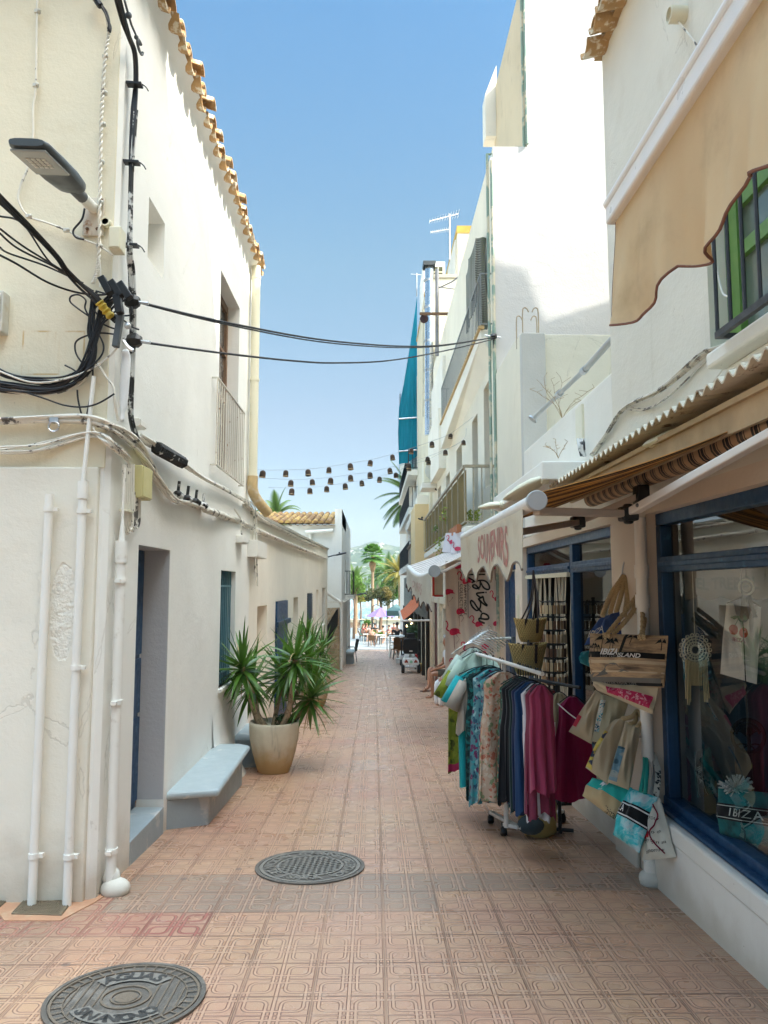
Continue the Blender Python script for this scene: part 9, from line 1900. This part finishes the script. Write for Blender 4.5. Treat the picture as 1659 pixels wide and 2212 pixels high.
Y = 63; tree('bright green leafy tree hugging the corner of the gable house', (P(764, 1360, Y).x, Y, zp), P(764, 1272, Y), .95, 1.2, 1.35, 2600, .10, LEAFG, 8)
tree('yellowish bush behind the corner tree on the plaza', (P(778, 1350, 86).x, 86, zp), P(778, 1290, 86), 1.0, 1.0, .9, 1300, .11, M('yellow_bush_leaf', (.30, .28, .05), .5, .4, 3, trans=.3), 9, name='bush')
tree('bright round green tree top behind the dark plaza tree', (P(846, 1350, 90).x, 90, zp), P(848, 1274, 90), 2.1, 1.8, 1.2, 2600, .13, LEAFG, 10)
mb = MB(); rnd = random.Random(17)
for i in range(26): leafcloud(mb, Vector((-60+i*5+rnd.uniform(-1, 1), 190+rnd.uniform(-12, 12), -2+rnd.uniform(2.4, 5.4))), 4.2, 3.5, 3.2+rnd.uniform(-.5, 1.2), 520, .42, 100+i, clumps=9)
tag(mb.build('far_trees', M('far_wood_leaf', (.13, .18, .05), .6, .5, .12, trans=.3)), 'hazy belt of trees along the harbour below the hill', 'trees'); bpy.data.objects['far_trees']['kind'] = 'stuff'
# ================================================================ fountain pool, harbour, hills
pool = T('fountain_pool', 'long low cream pool wall with pale turquoise water', 'fountain', (0, 87, zp)); mb = MB(); mb.box(-20, 20, 86, 86.5, zp-.2, zp+.55); mb.box(-20, 20, 85.8, 86.6, zp+.55, zp+.66); mb.box(-20, 20, 103, 103.5, zp-.2, zp+.6); mb.box(-20.4, -20, 86, 103.5, zp-.2, zp+.6); mb.box(20, 20.4, 86, 103.5, zp-.2, zp+.6); mb.build('rim', M('cream_pool_rim', (.66, .58, .44), .7, .1, 2), pool)
mb = MB(); mb.quad((-20, 86.5, zp+.45), (20, 86.5, zp+.45), (20, 103, zp+.45), (-20, 103, zp+.45)); mb.build('water_surface', M('turquoise_pool', (.42, .62, .66), .15, .12, .6, .3, 3), pool)
SPRAY = M('white_spray', (.92, .94, .95), .9, .03, 3, trans=.5); rnd = random.Random(9)
for k in range(13):
 x = P(752+k*9.0, 1300, 94).x; h = P(0, 1296+rnd.uniform(-14, 8)+(0 if k < 6 else 12), 94).z-zp-.45; mb = MB()
 for i in range(420):
  f = rnd.random()**.8; sp_ = .05+.22*(1-f)+.10*f; c = Vector((x+rnd.gauss(0, sp_), 94+rnd.gauss(0, sp_), zp+.45+h*f)); s_ = rnd.uniform(.02, .05)*(1.3-.5*f); mb.add([c+Vector((0, 0, s_*2.4)), c+Vector((s_, 0, 0)), c+Vector((0, s_, 0)), c+Vector((-s_, 0, 0)), c+Vector((0, -s_, 0)), c-Vector((0, 0, s_*2))], [(0,1,2),(0,2,3),(0,3,4),(0,4,1),(5,2,1),(5,3,2),(5,4,3),(5,1,4)])
 tag(mb.build('water_jet', SPRAY), 'white foaming water jet rising from the fountain pool', 'water jet', 'water jets of the fountain')
mb = MB(); mb.quad((-900, 106, zp-.4), (900, 106, zp-.4), (900, 900, zp-.4), (-900, 900, zp-.4)); S(mb.build('harbour_water', M('harbour_water', (.22, .42, .50), .12, .1, .05, .4, .8)))
mb = MB(); mb.box(-80, 80, 170, 176, zp-1, zp+.3); S(mb.build('quay', M('pale_quay', (.55, .50, .42), .8, .1, .3)))
for i, px in enumerate((760, 772, 784, 793, 800, 812, 826, 832, 845, 858, 866)):
 Y = 150+(i*37 % 23); c = Vector((P(px, 1300, Y).x, Y, zp-.3)); w = 3.2+(i % 3)*.8
 if i == 0:
  b0 = T('moored_boat', 'white moored boat in the harbour beyond the fountain', 'boat', c, 'white boats moored in the harbour'); mb = MB(); mb.prism([(-w, .9), (-w*.8, 0), (w*.7, 0), (w*1.05, 1.1)], lambda a, b, d: Vector((a, d*(1-abs(a)/w*.3), b)), -1.0, 1.0); o = mb.build('hull', M('white_hull', (.80, .80, .78), .35, .04, 1), b0, bevel=.05); o.location = (0,0,0); mb = MB(); mb.prism([(-w*.5, .95), (-w*.4, 2.0), (w*.2, 2.0), (w*.5, 1.0)], lambda a, b, d: Vector((a, d, b)), -.7, .7); o = mb.build('cabin', M('cabin_white', (.74, .75, .75), .4), b0); o.location = (0,0,0); mb = MB(); mb.cyl((0, 0, 2), (0, 0, 6.5), .06, 6); o = mb.build('mast', STEEL, b0); o.location = (0,0,0)
 else:
  b = dup(b0); b.location = c; b.rotation_euler[2] = (i*1.3) % .9-.45; b.scale = (.8+.1*(i % 4),)*3
HILL = NT('wooded_hill'); v_ = HILL.pos(); n1 = HILL.noise(v_, .012, 6, .65); n2 = HILL.noise(v_, .09, 4, .7); HILL.set('Base Color', HILL.mix(HILL.m('MULTIPLY', HILL.ss(n1, .5, .62), .5), HILL.mix(HILL.ss(n2, .35, .65), (.030, .062, .038), (.085, .12, .06)), (.26, .25, .17))); HILL.set('Roughness', 1.0); HILL.set('Specular IOR Level', 0.0); HILL.set('Normal', HILL.bump(n2, 1.0, 8))
prof = [(-900, .2), (-420, .45), (-200, .62), (-60, .80), (-25, .90), (-10, .98), (-2, 1.0), (10, .985), (30, .93), (60, .90), (110, .86), (200, .7), (420, .4), (900, .15)]
def hz_(x):
 for (a, b), (c, d) in zip(prof, prof[1:]):
  if a <= x <= c: return b+(d-b)*(x-a)/(c-a)
 return .1
HY = 1400.0; HT = P(0, 1164, HY).z
from mathutils import noise as mn
def hfn(u, v):
 x = -900+1800*u; y = 700+1100*v; r_ = min(1, max(0, (y-720)/(HY-720))); prof_v = r_**1.25 if y < HY else 1-(y-HY)/2600
 xx = x*HY/max(700, y)*.9 if False else x
 z = HT*hz_(xx)*prof_v; z += (mn.noise(Vector((x*.012, y*.012, 1)))*10+mn.noise(Vector((x*.05, y*.05, 2)))*3.5)*r_; return Vector((x, y, -3.2+max(0, z)))
mb = MB(); mb.grid(hfn, 220, 70); S(mb.build('hill', HILL.mat, smooth=True))
rnd = random.Random(12); hw0 = None; HWM = M('far_house_white', (.72, .70, .66), .8, .05, .1); HRF = M('far_roof', (.40, .25, .16), .9)
for i in range(46):
 for _ in range(20):
  x, y = rnd.uniform(-85, 75), rnd.uniform(950, 1385); u, v = (x+900)/1800, (y-700)/1100; p = hfn(u, v)
  if not (i > 38 and p.z < HT*.8): break
 s_ = rnd.uniform(.7, 1.35)
 if hw0 is None:
  hw0 = T('hill_house', 'white villa on the wooded hill above the harbour', 'house', p, 'white villas on the hill'); mb = MB(); mb.box(-1.6, 1.6, -1.2, 1.2, -2, 1.4); mb.box(1.6, 2.6, -1, 1, -2, .9); o = mb.build('wall', HWM, hw0); o.location = (0,0,0); mb = MB(); mb.box(-1.7, 1.7, -1.3, 1.3, 1.4, 1.6); o = mb.build('roof', HRF, hw0); o.location = (0,0,0); mb = MB(); mb.box(-1.1, -.5, -1.23, -1.2, .2, .9); o = mb.build('window', IRON, hw0); o.location = (0,0,0); h_ = hw0
 else: h_ = dup(hw0); h_.location = p
 h_.scale = (s_*rnd.uniform(.8, 1.5), s_, s_*rnd.uniform(.7, 1.1)); h_.rotation_euler[2] = rnd.uniform(-.5, .5)
hz = MB(); hz.box(-1000, 1000, -40, 1900, -5, 160); ho_ = hz.build('haze', None); ho_.data.materials.clear()
hm = bpy.data.materials.new('haze_air'); hm.use_nodes = True; ht = hm.node_tree; ht.nodes.clear(); hv = ht.nodes.new('ShaderNodeVolumePrincipled'); hv.inputs['Color'].default_value = (.80, .88, .95, 1); hv.inputs['Density'].default_value = .0003; hv.inputs['Anisotropy'].default_value = .2
hx = ht.nodes.new('ShaderNodeOutputMaterial'); ht.links.new(hv.outputs[0], hx.inputs['Volume']); ho_.data.materials.append(hm); ho_['kind'] = 'stuff'
